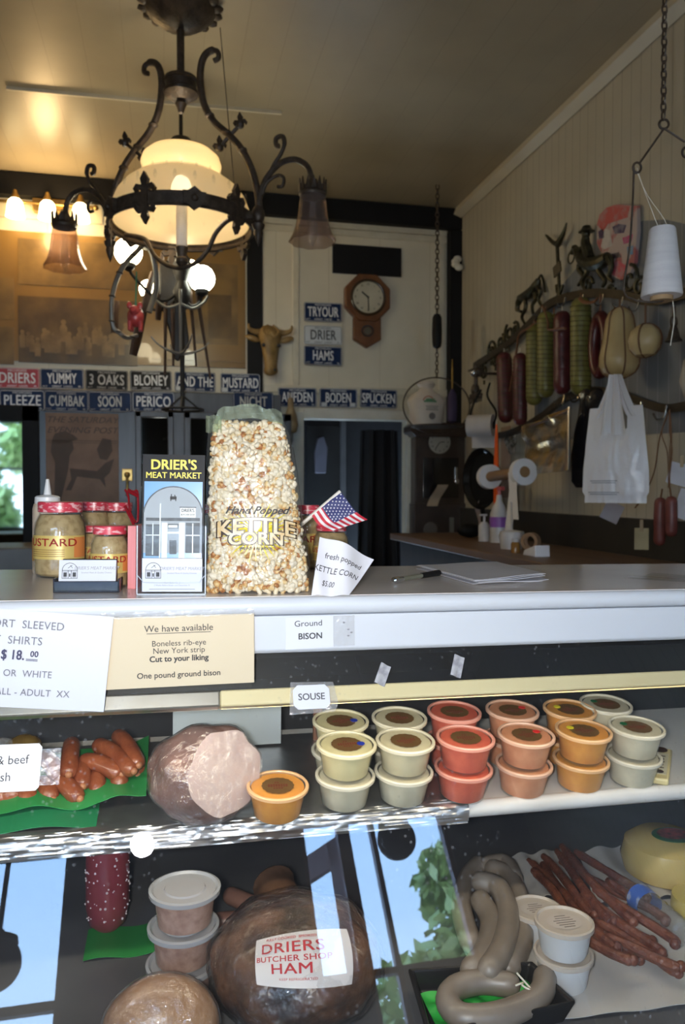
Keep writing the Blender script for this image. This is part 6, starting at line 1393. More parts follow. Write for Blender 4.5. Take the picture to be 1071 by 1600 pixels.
w = MB(); l2('$ 18.', -8, 7, 21, .02, .85, ww=w); l2('00', 12, 10, 13, .02, 1, ww=w); w.box((3 * s, -.0100, 2 * s), (17 * s, .0004, 1 * s)); w.box((3 * s, -.0100, 0 * s), (17 * s, .0004, 1 * s)); w.build('handwritten_price', mat('blue_black_pen', (.03, .03, .09), .5), t, smooth=False)
# Ground BISON
P0 = conY(484, 988, YF + .004); s = (P0 - CE).dot(FW) / F
t = thing('ground_meat_label', 'small white label for ground bison taped on the apron', 'sign', P0, (0, radians(-1.2), 0), case=True)
MB().prism(rect(-38 * s, -25 * s, 38 * s, 25 * s), .0008).build('label_card', M_pw, t, smooth=False)
w = MB(); w.text('Ground', 13 * s, (-2 * s, 14 * s), -.0008, .0003, 1.08); w.text('BISON', 13.5 * s, (1 * s, -6 * s), -.0008, .0003, 1.0, .02); w.build('lettering', M_ink, t, smooth=False)
w = MB(); w.prism(rect(38 * s, -24 * s, 72 * s, 24 * s), .0005); w.build('tape_strip', M_tape, t)
w = MB()
for k in range(4): w.ball(((62 + 5 * (k % 2) - 12 * (k == 3)) * s, -.001, (-8 + k * 5 + 6 * (k == 3)) * s), 2.2 * s, (1, .2, .6), 6, 4)
w.build('tape_scuffs', mat('scuff_grey', (.25, .25, .28), .7), t)
# SOUSE
P0 = onG(487, 1089); s = (P0 - CE).dot(FW) / F
t = thing('souse_label', 'small octagonal white label reading SOUSE taped on the glass', 'sign', P0, GROT, case=True)
h, v_, k_ = 29 * s, 18.5 * s, 7 * s
MB().prism([(-h, -v_ + k_), (-h + k_, -v_), (h - k_, -v_), (h, -v_ + k_), (h, v_ - k_), (h - k_, v_), (-h + k_, v_), (-h, v_ - k_)], .0008).build('label_card', M_pw, t, smooth=False)
w = MB(); w.text('SOUSE', 14.5 * s, (0, 0), -.0008, .0003, 1.0, .015); w.build('lettering', mat('dark_grey_ink', (.07, .07, .08), .6), t, smooth=False)
w = MB(); w.prism([(-36 * s, -26 * s), (36 * s, -24 * s), (42 * s, -12 * s), (36 * s, 22 * s), (-32 * s, 24 * s)], .0004); w.build('tape_strip', M_tape, t, smooth=False)
# beef card
P0 = onG(10, 1199); s = (P0 - CE).dot(FW) / F
t = thing('beef_price_card', 'white card about beef sausage taped on the glass at the left edge', 'sign', P0, (-TILT, radians(.5), 0), case=True)
MB().prism([(-75 * s, -36 * s), (45 * s, -37 * s), (50 * s, -32 * s), (51 * s, 28 * s), (46 * s, 34 * s), (-75 * s, 35 * s)], .0008).build('label_card', M_paper, t, smooth=False)
w = MB(); w.text('Pork & beef', 19 * s, (32 * s, 10 * s), -.0008, .0003, .95, 0, align='RIGHT'); w.text('Polish', 19 * s, (8 * s, -15 * s), -.0008, .0003, .95, 0, align='RIGHT'); w.build('lettering', M_ink, t, smooth=False)
w = MB(); w.prism(rect(48 * s, -30 * s, 80 * s, 25 * s), .0004); w.build('tape_strip', M_tape, t, smooth=False)
for px, py, a, lab in ((598, 1054, -28, 'left bit of clear tape on the black strip under the apron'), (715, 1041, -22, 'right bit of clear tape on the black strip under the apron')):
    P0 = onG(px, py, .002); s = (P0 - CE).dot(FW) / F; w = MB(); w.grid(lambda u, v: Vector(((u - .5) * 18 * s, -.0006 - .001 * sin(u * 7), (v - .5) * 34 * s)), 6, 6); tag(w.build('tape_bit', mat('milky_tape', (.42, .42, .45), .25, 0, (.25, .25, .28), 60, contrast=(.4, .6)), loc=P0, rot=(-TILT, radians(-a), 0), solid=.0003), lab, 'tape', 'tape bits', case=True)

# ================================================================== ON THE COUNTER
def onT(px, py, h=0.): return conZ(px, py, ZT + h)
def cm(P): return (Vector(P) - CE).dot(FW) / F
FACE = radians(-12.7)
# mustard jars
M_must = mat('grainy_mustard', (.42, .31, .15), .5, 0, (.30, .21, .09), 90, detail=6, contrast=(.38, .55)); M_lidr = mat('red_gingham_lid', (.55, .04, .07), .3, 0, (.74, .40, .42), 70, contrast=(.40, .48), stretch=(1, 1, 3)); M_gold = mat('gold_label', (.66, .50, .17), .35, .15, (.55, .38, .10), 6); M_orng = mat('orange_label_panel', (.65, .22, .06), .4); M_jar = film('jar_glass', (.98, .98, .97), .02, (.9, .9, .9), .02, 1.5, boost=1.5)
def jar(px, py, wpx, hpx, label, yaw=0., label_on=True, lidpx=None):
    p = onT(px, py); s = cm(p); r = wpx * s / 2; h = hpx * s; t = thing('mustard_jar', label, 'jar', p, (0, 0, FACE), 'mustard jars on the counter', case=True)
    rn = r * .80; hl_ = h * .14
    pr = [(0, .0), (r * .85, 0), (r * .97, h * .05), (r, h * .12), (r, h * .62), (r * .96, h * .72), (r * .86, h * .79), (rn, h * .83), (rn, h * .88)]
    MB().lathe([(max(0, a - .0025), max(.003, z)) for a, z in pr[:-1]] + [(0, h * .83)], 36).build('mustard', M_must, t)
    MB().lathe(pr, 40, False).build('glass_jar', M_jar, t)
    MB().lathe([(rn * 1.0, h * .86), (rn * 1.05, h * .865), (rn * 1.06, h * .99), (rn * 1.01, h), (0, h)], 40, wob=lambda a, z: 1 + .008 * cos(40 * a)).build('lid', M_lidr, t)
    if label_on:
        za, zb2 = h * .25, h * .56; w = MB(); a0, a1 = radians(-90 - 100 + yaw), radians(-90 + 62 + yaw)
        w.grid(lambda u, v: Vector(((r + .0006) * cos(a0 + (a1 - a0) * u), (r + .0006) * sin(a0 + (a1 - a0) * u), za + (zb2 - za) * v)), 30, 1); lb = w.build('gold_label', M_gold, t)
        a2 = a1 - radians(34); w = MB(); w.grid(lambda u, v: Vector(((r + .0009) * cos(a2 + (a1 - a2) * u), (r + .0009) * sin(a2 + (a1 - a2) * u), za + .003 + (zb2 - za - .006) * v)), 8, 1); w.build('orange_panel', M_orng, lb)
        am = (a0 + a2) / 2; fn = lambda q: Vector(((r + .0012) * cos(am + q.x / r), (r + .0012) * sin(am + q.x / r), q.z))
        w = MB(); w.text('MUSTARD', (zb2 - za) * .46, (r * .04, za + (zb2 - za) * .70), 0, .0003, 1.25, .014, fn=fn); w.build('lettering', M_redink, lb, smooth=False)
        w = MB()
        for k in range(4): w.grid(lambda u, v: Vector(((r + .0011) * cos(am + (u - .5) * 1.5), (r + .0011) * sin(am + (u - .5) * 1.5), za + (zb2 - za) * (.12 + .09 * k) + v * .0012)), 10, 1)
        w.build('small_print', mat('brown_small_print', (.30, .16, .05), .5), lb)
    return t
jar(94, 900, 78, 116, 'tallest mustard jar at the left, gold label with red MUSTARD lettering', 22)
jar(147, 880, 50, 96, 'mustard jar with pink-red lid in the back row, right behind the tallest', 10)
jar(182, 878, 56, 93, 'mustard jar in the back row nearest the pink pad', 10)
jar(146, 893, 46, 72, 'small mustard jar squeezed between the tall jar and the front one', 20)
jar(171, 917, 60, 96, 'front small mustard jar just behind the business card holder', 28)
jar(321, 886, 44, 98, 'mustard jar mostly hidden between the brochure and the popcorn', 0)
jar(480, 888, 42, 99, 'mustard jar peeking out right behind the popcorn bag', 0)
jar(517, 893, 56, 74, 'small mustard jar right of the popcorn, under the little flag', 0)
p = onT(74, 895); s = cm(p); t = thing('squeeze_bottle', 'cream squeeze bottle with white nozzle cap behind the tallest jar', 'bottle', p, case=True); h = 145 * s
MB().lathe([(0, 0), (21 * s, 0), (22 * s, 4 * s), (22 * s, 100 * s), (20 * s, 108 * s), (0, 109 * s)], 26).build('bottle_body', mat('cream_squeeze_plastic', (.52, .42, .32), .4), t)
MB().lathe([(18 * s, 107 * s), (19 * s, 110 * s), (18.5 * s, 118 * s), (16 * s, 120 * s), (6 * s, 122 * s), (2.4 * s, 146 * s), (0, 146.5 * s)], 26, wob=lambda a, z: 1 + .01 * cos(24 * a)).build('nozzle_cap', mat('white_cap', (.70, .70, .71), .35), t)
MB().lathe([(22.4 * s, 20 * s), (22.4 * s, 55 * s)], 26, False).build('label_band', mat('red_gold_label', (.40, .10, .04), .4, 0, (.45, .30, .08), 20), t)
# business card holder
def shop_logo(w, cx, cz, k, y, d=.0003):
    """line drawing of a round-topped shop front"""
    bx = lambda x, z, a, b: w.box((cx + x * k, y - d / 2, cz + z * k), (a * k, d, b * k))
    w.prism(circ(20.5 * k, 20, cx, cz + 8 * k, 0, pi) + circ(19.2 * k, 20, cx, cz + 8 * k, 0, pi)[::-1], d, y)
    for x in (-19.8, 19.8, -4, 4): bx(x, -3, 1.2, 22)
    bx(0, 8, 41, 1.4); bx(0, 5, 37, .9); bx(0, -13.6, 41, 1.2); bx(-12, -3.5, 9, 12); bx(12, -3.5, 9, 12); bx(0, -5, 3.6, 9); bx(-12, -11.5, 10, .8); bx(12, -11.5, 10, .8)
    w.bar((cx - 5 * k, y - d / 2, cz + 14 * k), (cx + 6 * k, y - d / 2, cz + 22 * k), 1.2 * k, d); w.bar((cx + 1 * k, y - d / 2, cz + 22 * k), (cx + 7 * k, y - d / 2, cz + 14 * k), 1. * k, d)
M_smoke = mat('smoked_plastic', (.018, .020, .028), .14, 0, (.03, .032, .045), 30, spec=.7)
p = onT(135, 926); s = cm(p); t = thing('card_holder', 'smoky black plastic business card holder at the counter front', 'card holder', p, (0, 0, FACE * .4), case=True)
w = MB(); w.box((0, 0, 9 * s), (98 * s, .003, 18 * s)); w.box((0, .018, 2 * s), (98 * s, .040, 3 * s)); w.box((0, .032, 25 * s), (84 * s, .003, 50 * s)); w.box((-49 * s, .016, 11 * s), (2.5 * s, .034, 22 * s)); w.box((49 * s, .016, 11 * s), (2.5 * s, .034, 22 * s)); w.build('holder_body', M_smoke, t, bevel=.0012)
pc = onT(135, 926) + Vector((0, .012, .006)); t = thing('business_cards', 'stack of white business cards with shop drawing in the smoky holder', 'business cards', pc, (radians(-9), 0, FACE * .4), case=True)
MB().box((0, .004, 21 * s), (87 * s, .010, 46 * s)).build('card_stack', M_pw, t)
w = MB(); shop_logo(w, -27 * s, 23 * s, .58 * s, -.0011); w.build('logo', M_ink, t, smooth=False)
w = MB(); w.text("DRIER'S MEAT MARKET", 7.2 * s, (14 * s, 31 * s), -.001, .0002, .93, 0, shear=.2); w.text('Smoked Meats & Quality Cheeses', 3.4 * s, (14 * s, 24 * s), -.001, .0002, 1); w.build('lettering', mat('grey_card_ink', (.28, .28, .33), .5), t, smooth=False)
# brochure holder, brochures, cards
p = onT(269, 928); s = cm(p); rz = FACE * .55
t = thing('brochure_holder', 'clear acrylic brochure stand with a card pocket, left of the popcorn', 'brochure holder', p, (0, 0, rz), case=True)
M_acr = film('clear_acrylic', (.98, .985, .99), .0, rough=.03, ior=1.5, boost=.18); M_acre = mat('acrylic_edge', (.55, .60, .68), .1, 0, (.45, .5, .58), 20)
w = MB(); w.box((0, -.010, 17 * s), (104 * s, .002, 34 * s)); w.box((0, .006, 53 * s), (104 * s, .002, 106 * s)); w.box((-52 * s, .012, 53 * s), (.002, .040, 106 * s)); w.box((52 * s, .012, 53 * s), (.002, .040, 106 * s)); w.box((0, .034, 70 * s), (104 * s, .002, 140 * s)); w.box((0, .012, .0015), (104 * s, .046, .002)); w.build('acrylic_body', M_acr, t, smooth=False)
w = MB()
for a, b in (((-52, 0), (52, 0)), ((-52, 0), (-52, 106)), ((52, 0), (52, 106))): w.bar((a[0] * s, -.011, a[1] * s + .001), (b[0] * s, -.011, b[1] * s + .001), .0016, .0016)
w.tube(spline([(-51 * s, -.0115, 30 * s), (-44 * s, -.0115, 22 * s), (-36 * s, -.0115, 19 * s), (36 * s, -.0115, 19 * s), (44 * s, -.0115, 22 * s), (51 * s, -.0115, 30 * s)], 4), .0006, 5); w.build('polished_edges', M_acre, t)
pb = p + Vector((0, .012, .003)); t = thing('brochure', "glossy shop brochure with black header and a photo of the white shop front", 'brochure', pb, (radians(-4), 0, rz), case=True)
H_, Wd = 216 * s, 97 * s
w = MB(); w.box((0, .008, H_ / 2), (Wd, .014, H_)); w.build('brochure_stack', mat('black_gloss_print', (.007, .007, .009), .5, spec=.2), t)
w = MB(); w.text("DRIER'S", 22 * s, (0, 199 * s), -.001, .0002, .98, .025); w.text('MEAT MARKET', 13.5 * s, (0, 182.5 * s), -.001, .0002, .97, .012); w.build('title_lettering', mat('yellow_print', (.80, .66, .03), .4), t, smooth=False)
zz0, zz1 = 52 * s, 173 * s; hw = 45.5 * s
ph_ = MB().prism(rect(-hw, zz0, hw, zz1), .0004, .0006).build('cover_photo', mat('photo_sky_blue', (.10, .26, .52), .25, 0, (.13, .30, .55), 3), t, smooth=False)
w = MB(); a_ = circ(46 * s, 24, 0, 119 * s, .0, pi); w.prism([(-hw, zz0 + 8 * s)] + [(hw, zz0 + 8 * s)] + [(max(-hw, min(hw, x)), z if z > 119 * s else z) for x, z in a_], .0003, -.0000)
sb = w.build('printed_shop_front', mat('photo_white_siding', (.33, .37, .41), .6, 0, (.29, .33, .37), 4), ph_, smooth=False)
w = MB(); w.prism(circ(47 * s, 24, 0, 119 * s, .1, pi - .1) + circ(45 * s, 24, 0, 119 * s, .1, pi - .1)[::-1], .0003, -.0003)
for x0_, x1_, z0_, z1_ in ((-42, -20, 55, 105), (20, 42, 60, 108), (-5, 6, 58, 80), (-8, 9, 99, 106)): w.box(((x0_ + x1_) / 2 * s, -.0005, (z0_ + z1_) / 2 * s), ((x1_ - x0_) * s, .0003, (z1_ - z0_) * s))
w.box((0, -.0005, 113 * s), (84 * s, .0003, 5 * s)); w.build('printed_darks', mat('photo_dark', (.018, .025, .035), .5, 0, (.06, .08, .10), 70), sb, smooth=False)
w = MB(); 
for x in (-31, 31): w.box((x * s, -.0008, 82 * s), (1.6 * s, .0002, 50 * s)); w.box((x * s, -.0008, 88 * s), (22 * s, .0002, 1.6 * s))
w.box((0, -.0008, 102 * s), (14 * s, .0002, 4 * s)); w.box((23 * s, -.0008, 124 * s), (24 * s, .0002, 15 * s)); w.box((-20 * s, -.0006, 95 * s), (2 * s, .0002, 86 * s)); w.box((14 * s, -.0006, 80 * s), (9 * s, .0003, 56 * s)); w.box((-13 * s, -.0006, 80 * s), (9 * s, .0003, 56 * s)); w.box((1 * s, -.0008, 92 * s), (34 * s, .0002, 3 * s)); w.build('printed_lights', mat('photo_pale', (.50, .55, .55), .3), sb, smooth=False)
w = MB(); w.text("DRIER'S", 7.5 * s, (23 * s, 127 * s), -.001, .0002, .8, .02); w.text('BUTCHER SHOP', 4 * s, (23 * s, 120.5 * s), -.001, .0002, .75, .02); w.box((23 * s, -.0007, 132.3 * s), (26 * s, .0002, 1.2 * s)); w.bar((-5 * s, -.0008, 147 * s), (5 * s, -.0008, 147 * s), 5 * s, .0002); w.bar((-4 * s, -.0008, 142 * s), (-3 * s, -.0008, 153 * s), 1.4 * s, .0002); w.bar((4 * s, -.0008, 142 * s), (2 * s, -.0008, 152 * s), 1.4 * s, .0002); w.build('printed_sign_lettering', M_ink, sb, smooth=False)
pb = p + Vector((0, -.004, .003)); t = thing('business_cards', 'white business cards in the front pocket of the clear brochure stand', 'business cards', pb, (0, 0, rz), case=True)
MB().box((0, .003, 27 * s), (92 * s, .006, 52 * s)).build('card_stack', M_pw, t)
w = MB(); shop_logo(w, -29 * s, 30 * s, .58 * s, -.0003); w.build('logo', M_ink, t, smooth=False)
w = MB(); w.text("DRIER'S MEAT MARKET", 7.0 * s, (15 * s, 37 * s), -.0002, .0002, .95, .0, shear=.2); w.text('Smoked Meats & Quality Cheeses', 3.3 * s, (15 * s, 30 * s), -.0002, .0002, 1); w.text('Open Daily  10 - 5', 3.3 * s, (0, 15 * s), -.0002, .0002, 1); w.text('2 Weeks Before Easter until December 31', 3.2 * s, (0, 11 * s), -.0002, .0002, 1); w.box((0, -.0003, 5 * s), (70 * s, .0002, 1 * s)); w.build('lettering', mat('grey_blue_ink', (.25, .25, .34), .5), t, smooth=False)
# pink pad and red glasses
p = onT(208, 919); s = cm(p); tag(MB().box((0, .05, 49 * s), (13 * s, .12, 98 * s)).build('pink_pad', mat('pink_paper_pad', (.66, .23, .24), .6, 0, (.60, .20, .21), 60, stretch=(20, 1, .2)), loc=p, rot=(0, 0, FACE), bevel=.001), 'upright pink paper pad pressed beside the brochure stand', 'paper pad', case=True)
p = onT(205, 905); s = cm(p); t = thing('red_eyeglasses', 'dark red eyeglass frames standing behind the pink pad', 'eyeglasses', p, case=True); M_redpl = mat('red_translucent_plastic', (.20, .008, .014), .12, coat=.5)
g = lambda x, y: Vector(((x - 205) * s, 0, (905 - y) * s))
w = MB(); w.tube(spline([g(195, 765), g(200, 775), g(203, 800), g(214, 815), g(214, 770), g(208, 768), g(199, 765)], 5), .0022, 7); w.build('frame', M_redpl, t)
w = MB(); w.tube([g(195, 790), g(208, 818), g(212, 850), g(212, 905)], .003, 7); w.tube([g(199, 766), g(215, 775)], .004, 6); w.build('temple_arm', M_redpl, t)
# ---- kettle corn bag
p = onT(409, 930); s = cm(p); HB = 282 * s
prof_ = [(930, 322, 496), (915, 323, 494), (880, 325, 490), (830, 327, 482), (780, 326, 474), (740, 327, 469), (700, 328, 461), (680, 329, 456), (664, 332, 450), (652, 342, 442), (646, 360, 430)]
def bagrow(z):
    y = 930 - z / s
    for (ya, la, ra), (yb, lb_, rb) in zip(prof_, prof_[1:]):
        if y >= yb: 
            k = min(1, max(0, (ya - y) / (ya - yb))); l, r_ = la + (lb_ - la) * k, ra + (rb - ra) * k; break
    else: l, r_ = prof_[-1][1:]
    tz = z / HB; hd = .046 * (1 - .25 * tz) * (1 if tz < .8 else max(.18, 1 - (tz - .8) * 3.6))
    if tz < .04: hd *= .82 + tz * 4.5
    return ((l + r_) / 2 - 409) * s, (r_ - l) / 2 * s, hd
def bagpt(a, z, off=0.):
    cx, hw, hd = bagrow(z); e = .62
    sx_ = math.copysign(abs(sin(a)) ** .8, sin(a)); cy = math.copysign(abs(cos(a)) ** e, cos(a))
    return Vector((cx + (hw + off) * sx_, -(hd + off) * cy, z))
BRZ = FACE * .5
bagC = p + Vector((0, .05, 0))
t = thing('popcorn_bag', 'tall clear bag of kettle corn with yellow printed logo standing on the counter', 'popcorn bag', bagC, (0, 0, BRZ), case=True)
rnd = random.Random(12)
# popped kernels: star-shaped lumps
bm = bmesh.new(); bmesh.ops.create_icosphere(bm, subdivisions=2, radius=1); ico_v = [v.co.copy() for v in bm.verts]; ico_f = [[v.index for v in f_.verts] for f_ in bm.faces]; bm.free()
def lobed(k):
    lob = [(Vector((rnd.gauss(0, 1), rnd.gauss(0, 1), rnd.gauss(0, 1))).normalized() * rnd.uniform(.35, .62), rnd.uniform(.40, .62)) for _ in range(rnd.choice((3, 4, 5, 6)))] + [(Vector(), .45)]
    out = []
    for d in ico_v:
        m_ = .3
        for c_, r_ in lob:
            b_ = d.dot(c_); q_ = b_ * b_ - c_.length_squared + r_ * r_
            if q_ > 0: m_ = max(m_, b_ + sqrt(q_))
        out.append(d * m_)
    return out
temps = [lobed(k) for k in range(14)]
verts, faces = [], []
def kernel(c_, r_):
    q = Matrix.Rotation(rnd.uniform(0, 6.28), 3, Vector((rnd.gauss(0, 1), rnd.gauss(0, 1), rnd.gauss(0, 1)))); b_ = len(verts)
    for v in rnd.choice(temps): verts.append(c_ + q @ v * r_)
    faces.extend([[i + b_ for i in f_] for f_ in ico_f])
z = .006
while z < HB * .955:
    cx, hw, hd = bagrow(z); per = 2 * (hw + hd) * 1.9; n = max(8, int(per / .0095)); a0 = rnd.uniform(0, .2)
    for k in range(n):
        a = a0 + 2 * pi * k / n + rnd.uniform(-.05, .05)
        kernel(bagpt(a, min(HB * .96, max(.005, z + rnd.uniform(-.004, .004))), -.0085 + rnd.uniform(-.003, .0015)), rnd.uniform(.0055, .0085))
        if cos(a) > -.2: kernel(bagpt(a + .06, min(HB * .95, z + .005), -.015), rnd.uniform(.0075, .0105))
    z += .0078
me = bpy.data.meshes.new('kettle_corn'); me.from_pydata([tuple(v) for v in verts], [], faces); me.shade_smooth()
me.materials.append(island_ramp('popcorn', [(0, (.62, .56, .46)), (.58, (.61, .53, .38)), (.78, (.57, .41, .19)), (.90, (.45, .22, .06)), (1, (.26, .09, .02))], .6, 130))
o = bpy.data.objects.new('kettle_corn', me); COL.objects.link(o); o.location = bagC; o.rotation_euler = (0, 0, BRZ); o.parent = None
tag(o, 'white and caramel popped kernels filling the clear bag', 'popcorn', kind='stuff', case=True)
w = MB(); w.grid(lambda u, v: bagpt(2 * pi * u, .004 + (HB * .95 - .004) * v, -.020), 30, 24); w.build('inner_kernels', mat('popcorn_core', (.72, .60, .36), .8, 0, (.50, .33, .13), 90), o)
M_bagfilm = film('kettle_bag_film', (.985, .985, .97), .02, (.9, .9, .85), .07, 1.45, .55, 26, .9)
def filmpt(u, v, off=.0025):
    a = 2 * pi * u; z = HB * v; q = bagpt(a, z, off); nn_ = noise.noise(Vector((q.x * 45, q.y * 45, q.z * 30))) * .0022
    return q + Vector((sin(a), -cos(a), 0)) * nn_
w = MB(); w.grid(lambda u, v: filmpt(u, .002 + v * .985), 72, 60); w.build('bag_film', M_bagfilm, t)
w = MB()
def fin(u, v):
    x = (336 + (448 - 336) * u - 409) * s; z0_ = HB * (.955 + .035 * sin(pi * u)); zz_ = z0_ + (.022 + .006 * noise.noise(Vector((u * 6, 0, 3)))) * v
    return Vector((x * (1 - .08 * v), .006 * sin(u * 19 + v * 2) - .004 - .012 * v * sin(u * 5), zz_))
w.grid(fin, 40, 6); w.build('folded_top', film('greenish_bag_top', (.82, .93, .78), .25, (.62, .72, .55), .1, 1.45, .6, 30, 2.0), t)
w = MB(); w.grid(lambda u, v: Vector((-84 * s + (u) * 24 * s, -.046 + .012 * sin(u * 9) - .006 * v, HB * .90 + 26 * s * v)) + Vector((0, .02, 0)), 10, 6); w.build('left_corner_fold', MATS['greenish_bag_top'], t)
# printed logo on the film
def onbagf(q):
    cx, hw, hd = bagrow(q.z); k = max(-.97, min(.97, (q.x - cx) / (hw + .004))); a = math.asin(math.copysign(abs(k) ** 1.25, k)); b_ = bagpt(a, q.z, .0042)
    return Vector((q.x, b_.y + q.y, q.z))
L_ = lambda x, y: ((x - 409) * s, (930 - y) * s)
w = MB(); cx_, cz_ = L_(405, 832); n = 72; ctr = []
for k in range(n):
    R0 = (24 if k % 2 else rnd.uniform(48, 66)) * s; a = 2 * pi * k / n; ctr.append((R0 * 1.05 * cos(a), R0 * .80 * sin(a)))
cv = w.v(onbagf(Vector((cx_, .0008, cz_)))); mid = [w.v(onbagf(Vector((cx_ + x * .5, .0008, cz_ + z * .5)))) for x, z in ctr]; out_ = [w.v(onbagf(Vector((cx_ + x, .0008, cz_ + z)))) for x, z in ctr]
for k in range(n): j = (k + 1) % n; w.f([cv, mid[k], mid[j]]); w.f([mid[k], out_[k], out_[j], mid[j]])
w.build('yellow_burst', film('yellow_print_film', (1, .93, .25), .62, (.84, .70, .02), .2, 1.4), t, smooth=False)
arch = lambda cx0, k: (lambda q: onbagf(Vector((q.x, q.y, q.z - k * (q.x - cx0) ** 2))))
def sub(w):      # finer cuts so the letters follow the bulge
    return w
for st, x, y, sz, sx, k in (('KETTLE', 405, 822, 33, 1.12, 2.2), ('CORN', 405, 842, 26, 1.15, 1.0)):
    c_ = L_(x, y)
    w = MB(); w.text(st, sz * s, c_, -.0002, .0002, sx, .10, fn=arch(c_[0], k)); a_ = w.build('outlined_lettering', mat('dark_brown_outline', (.03, .012, .004), .4), t, smooth=False)
    w = MB(); w.text(st, sz * s, c_, -.0016, .0002, sx, .03, fn=arch(c_[0], k)); w.build('white_lettering', mat('pale_letter_fill', (.60, .57, .44), .4, 0, (.52, .32, .10), 60), a_, smooth=False)
c_ = L_(405, 798); w = MB(); w.text('Hand Popped', 17 * s, c_, -.0008, .0002, 1.05, .012, shear=.45, fn=onbagf); w.build('script_lettering', M_ink, t, smooth=False)
w = MB(); w.text('FROM COAST TO COAST', 5.6 * s, L_(404, 851), -.0008, .0002, 1.0, .03, fn=onbagf); w.text('WE POP THE MOST!', 5.6 * s, L_(405, 857.5), -.0008, .0002, 1.0, .03, fn=onbagf); w.build('small_lettering', M_ink, t, smooth=False)

# ---- price sheet leaning by the bag
q = [onT(487, 931, .003), onT(545, 931, .003)]; TL_ = conY(500, 838, q[0].y + .045); TR_ = conY(585, 873, q[1].y + .05)
BL_ = q[0]; BR_ = q[1]; base_ = (BL_ + BR_) / 2
t = thing('corn_price_sheet', 'curled white sheet with the popcorn price leaning right of the bag', 'sign', base_, case=True)
nrm_ = (BR_ - BL_).cross(TL_ - BL_).normalized()
def shp(u, v): 
    return BL_ * (1 - u) * (1 - v) + BR_ * u * (1 - v) + TR_ * u * v + TL_ * (1 - u) * v - base_ + nrm_ * (.010 * sin(pi * u * 1.2) * v + .004 * sin(u * 9 + v * 4))
w = MB(); w.grid(shp, 20, 16); w.build('sheet', mat('plastic_sleeved_paper', (.70, .70, .76), .18, 0, (.64, .64, .70), 5, coat=.3), t, solid=.0006)
w = MB()
def shfn(q): 
    u = .5 + q.x; v = .5 + q.z; return shp(u, v) + nrm_ * (.0014 - q.y) * 1.0
def shtext(w, st, sz, u, v, b): w.text(st, sz, (u - .5, v - .5), 0, .0004, .95, b, fn=shfn)
shtext(w, 'fresh popped', .145, .52, .70, .0); shtext(w, 'KETTLE CORN', .155, .46, .45, .0); shtext(w, '$5.00', .14, .36, .21, 0)
w.build('lettering', M_ink, t, smooth=False)
# ---- little flag
a, b = conY(532, 768, 1.36), conY(487, 806, 1.36); b2 = conY(440, 846, 1.36)
t = thing('small_flag', 'small american flag on a white stick sticking out behind the popcorn bag', 'flag', a, case=True)
MB().tube([Vector((0, 0, 0)), (b2 - a)], .0035, 8).build('stick', mat('white_stick', (.66, .62, .56), .4), t)
D_ = conY(574, 812, 1.345) - a; C_ = conY(516, 830, 1.345) - a; B_3 = b - a
flagp = lambda u, v, o=0.: (Vector((0, 0, 0)) * (1 - u) * (1 - v) + B_3 * (1 - u) * v + C_ * u * v + D_ * u * (1 - v)) + Vector((0, -.004 * sin(u * 7 + v * 2) - o, -.006 * sin(pi * u)))
w = MB()
for k in range(13):
    w.mi = k % 2
    for i in range(20): w.f([w.v(flagp((i + di) / 20, (k + dk) / 13)) for di, dk in ((0, 0), (1, 0), (1, 1), (0, 1))])
bmesh.ops.remove_doubles(w.bm, verts=w.bm.verts[:], dist=1e-5)
M_fr = mat('flag_red', (.50, .02, .04), .6); M_fw = mat('flag_white', (.70, .68, .70), .6); M_fb = mat('flag_blue', (.022, .028, .13), .6)
fo_ = w.build('cloth', [M_fr, M_fw], t, solid=.0006)
w = MB(); CU, CV = .62, .66; w.grid(lambda u, v: flagp(u * CU, v * CV, .0012), 12, 8); cn = w.build('canton', M_fb, fo_)
w = MB()
for r_ in range(9):
    for k in range(6 if r_ % 2 == 0 else 5):
        c_ = flagp(CU * ((k + (.5 if r_ % 2 == 0 else 1)) / 6), CV * (r_ + .6) / 9.2, .0020); w.prism([((.0017 if i % 2 == 0 else .0008) * cos(pi / 2 + i * pi / 5) + c_.x, (.0017 if i % 2 == 0 else .0008) * sin(pi / 2 + i * pi / 5) + c_.z) for i in range(10)], .0003, c_.y)
w.build('stars', M_fw, cn, smooth=False)['kind'] = 'stuff'
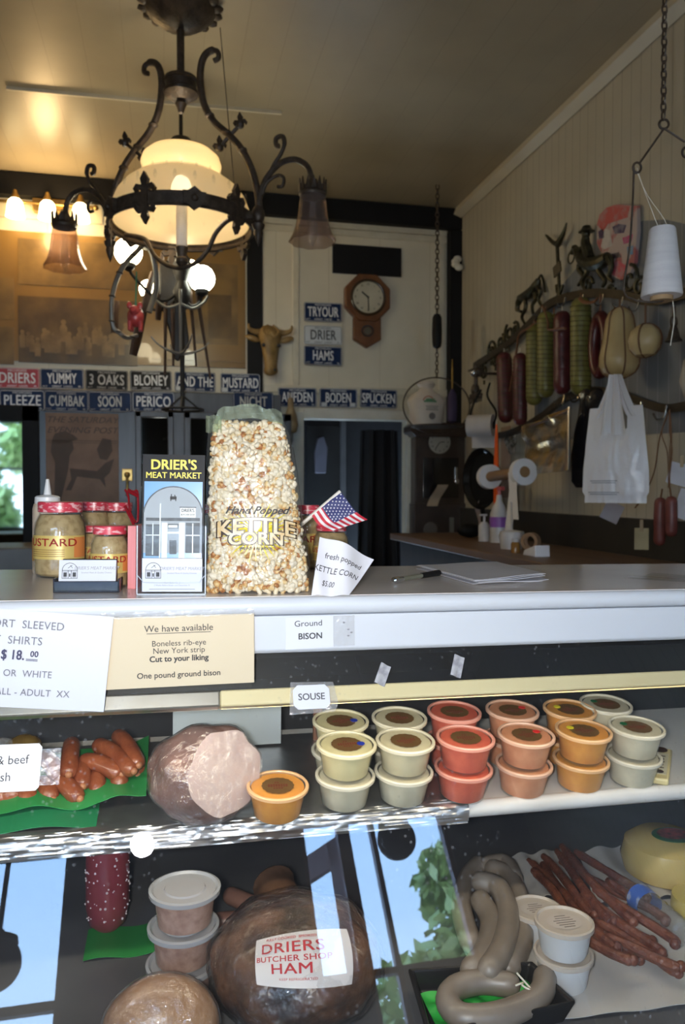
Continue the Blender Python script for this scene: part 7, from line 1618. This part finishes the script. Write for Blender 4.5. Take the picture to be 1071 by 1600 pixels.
# ---- pen, papers, loose plastic
a, b = onT(614, 907, .006), onT(686, 895, .007); t = thing('pen', 'silver and black ballpoint pen lying on the grey counter top', 'pen', a, case=True); d = b - a
MB().tube([d * .18, d * .62], .0044, 10).build('barrel', mat('olive_grey_barrel', (.16, .16, .12), .3), t); MB().tube([d * .60, d * 1.0], [.0055, .0062], 10).build('grip', M_black, t)
MB().tube([d * 0, d * .02, d * .10, d * .20], [.003, .006, .006, .0045], 12).build('chrome_end', mat('chrome', (.8, .82, .85), .08, 1.), t)
c = [onT(653, 889), onT(775, 885), onT(852, 908), onT(742, 914)]; o0 = c[0]
for k, lab_ in enumerate(('bottom', 'second', 'third', 'fourth', 'top')):
    h = .0012 + .0022 * k; j = Vector((rnd.uniform(-.006, .006), rnd.uniform(-.004, .004), h))
    w = MB(); w.grid(lambda u, v: (c[0] * (1 - u) * (1 - v) + c[1] * u * (1 - v) + c[2] * u * v + c[3] * (1 - u) * v) - o0 + j + Vector((0, 0, .004 * u * v * (k > 1) + .0015 * sin(u * 5 + k))) , 12, 10)
    tag(w.build('paper_sheet', mat('order_paper', (.62, .62, .66), .5, 0, (.55, .55, .60), 6), loc=o0, solid=.0008), f'{lab_} white sheet of the loose paper stack beside the pen', 'paper', 'loose stack of papers on the counter', case=True)
c = [onT(975, 905, .001), onT(1020, 897, .001), onT(1120, 905, .001), onT(1110, 914, .001)]; o1 = c[0]
w = MB(); w.grid(lambda u, v: (c[0] * (1 - u) * (1 - v) + c[1] * u * (1 - v) + c[2] * u * v + c[3] * (1 - u) * v) - o1 + Vector((0, 0, .002 + .002 * sin(u * 7))), 12, 6); tag(w.build('clear_sleeve', film('clear_sleeve_film', (.97, .97, .97), .12, (.6, .58, .56), .1, 1.45), loc=o1), 'clear plastic sleeve lying at the right end of the counter', 'plastic sleeve', case=True)

# ================================================================== globe pendants over the shop window side, mirrored in the glass
def mirror_at(px, py, Y):
    pt_ = conP(px, py, G0, GN); r_ = cray(px, py); r_ = r_ - 2 * r_.dot(GN) * GN; q_ = pt_ + r_ * ((Y - pt_.y) / r_.y); return CM @ q_
M_dimglobe = mat('unlit_smoked_globe', (.16, .16, .18), .25)
for (px, py, Y, rpx, lab_) in ((620, 1312, -1.6, .10, 'unlit grey globe pendant by the right shop window'), (-8, 1508, -1.7, .11, 'unlit brown globe pendant by the wide left shop window')):
    q = mirror_at(px, py, Y); t = thing('globe_pendant', lab_, 'pendant lamp', q)
    MB().ball((0, 0, 0), rpx, n=28, m=18).build('globe', M_dimglobe if px > 0 else mat('brown_globe', (.10, .04, .035), .4), t)
    w = MB(); w.lathe([(rpx * .8, rpx * .75), (rpx * .75, rpx * .98), (.03, rpx * 1.05), (.02, rpx * 1.3)], 24); w.tube([(0, 0, rpx), (0, 0, z1 - q.z)], .012, 8); w.build('stem', M_iron, t)

# ================================================================== lean the display case and all that stands in or on it
for o in CASE:
    m_ = Matrix.LocRotScale(o.location, o.rotation_euler, o.scale)
    o.matrix_world = CM @ m_
    l_, r_, s_ = (CM @ m_).decompose(); o.location = l_; o.rotation_euler = r_.to_euler(); o.scale = s_
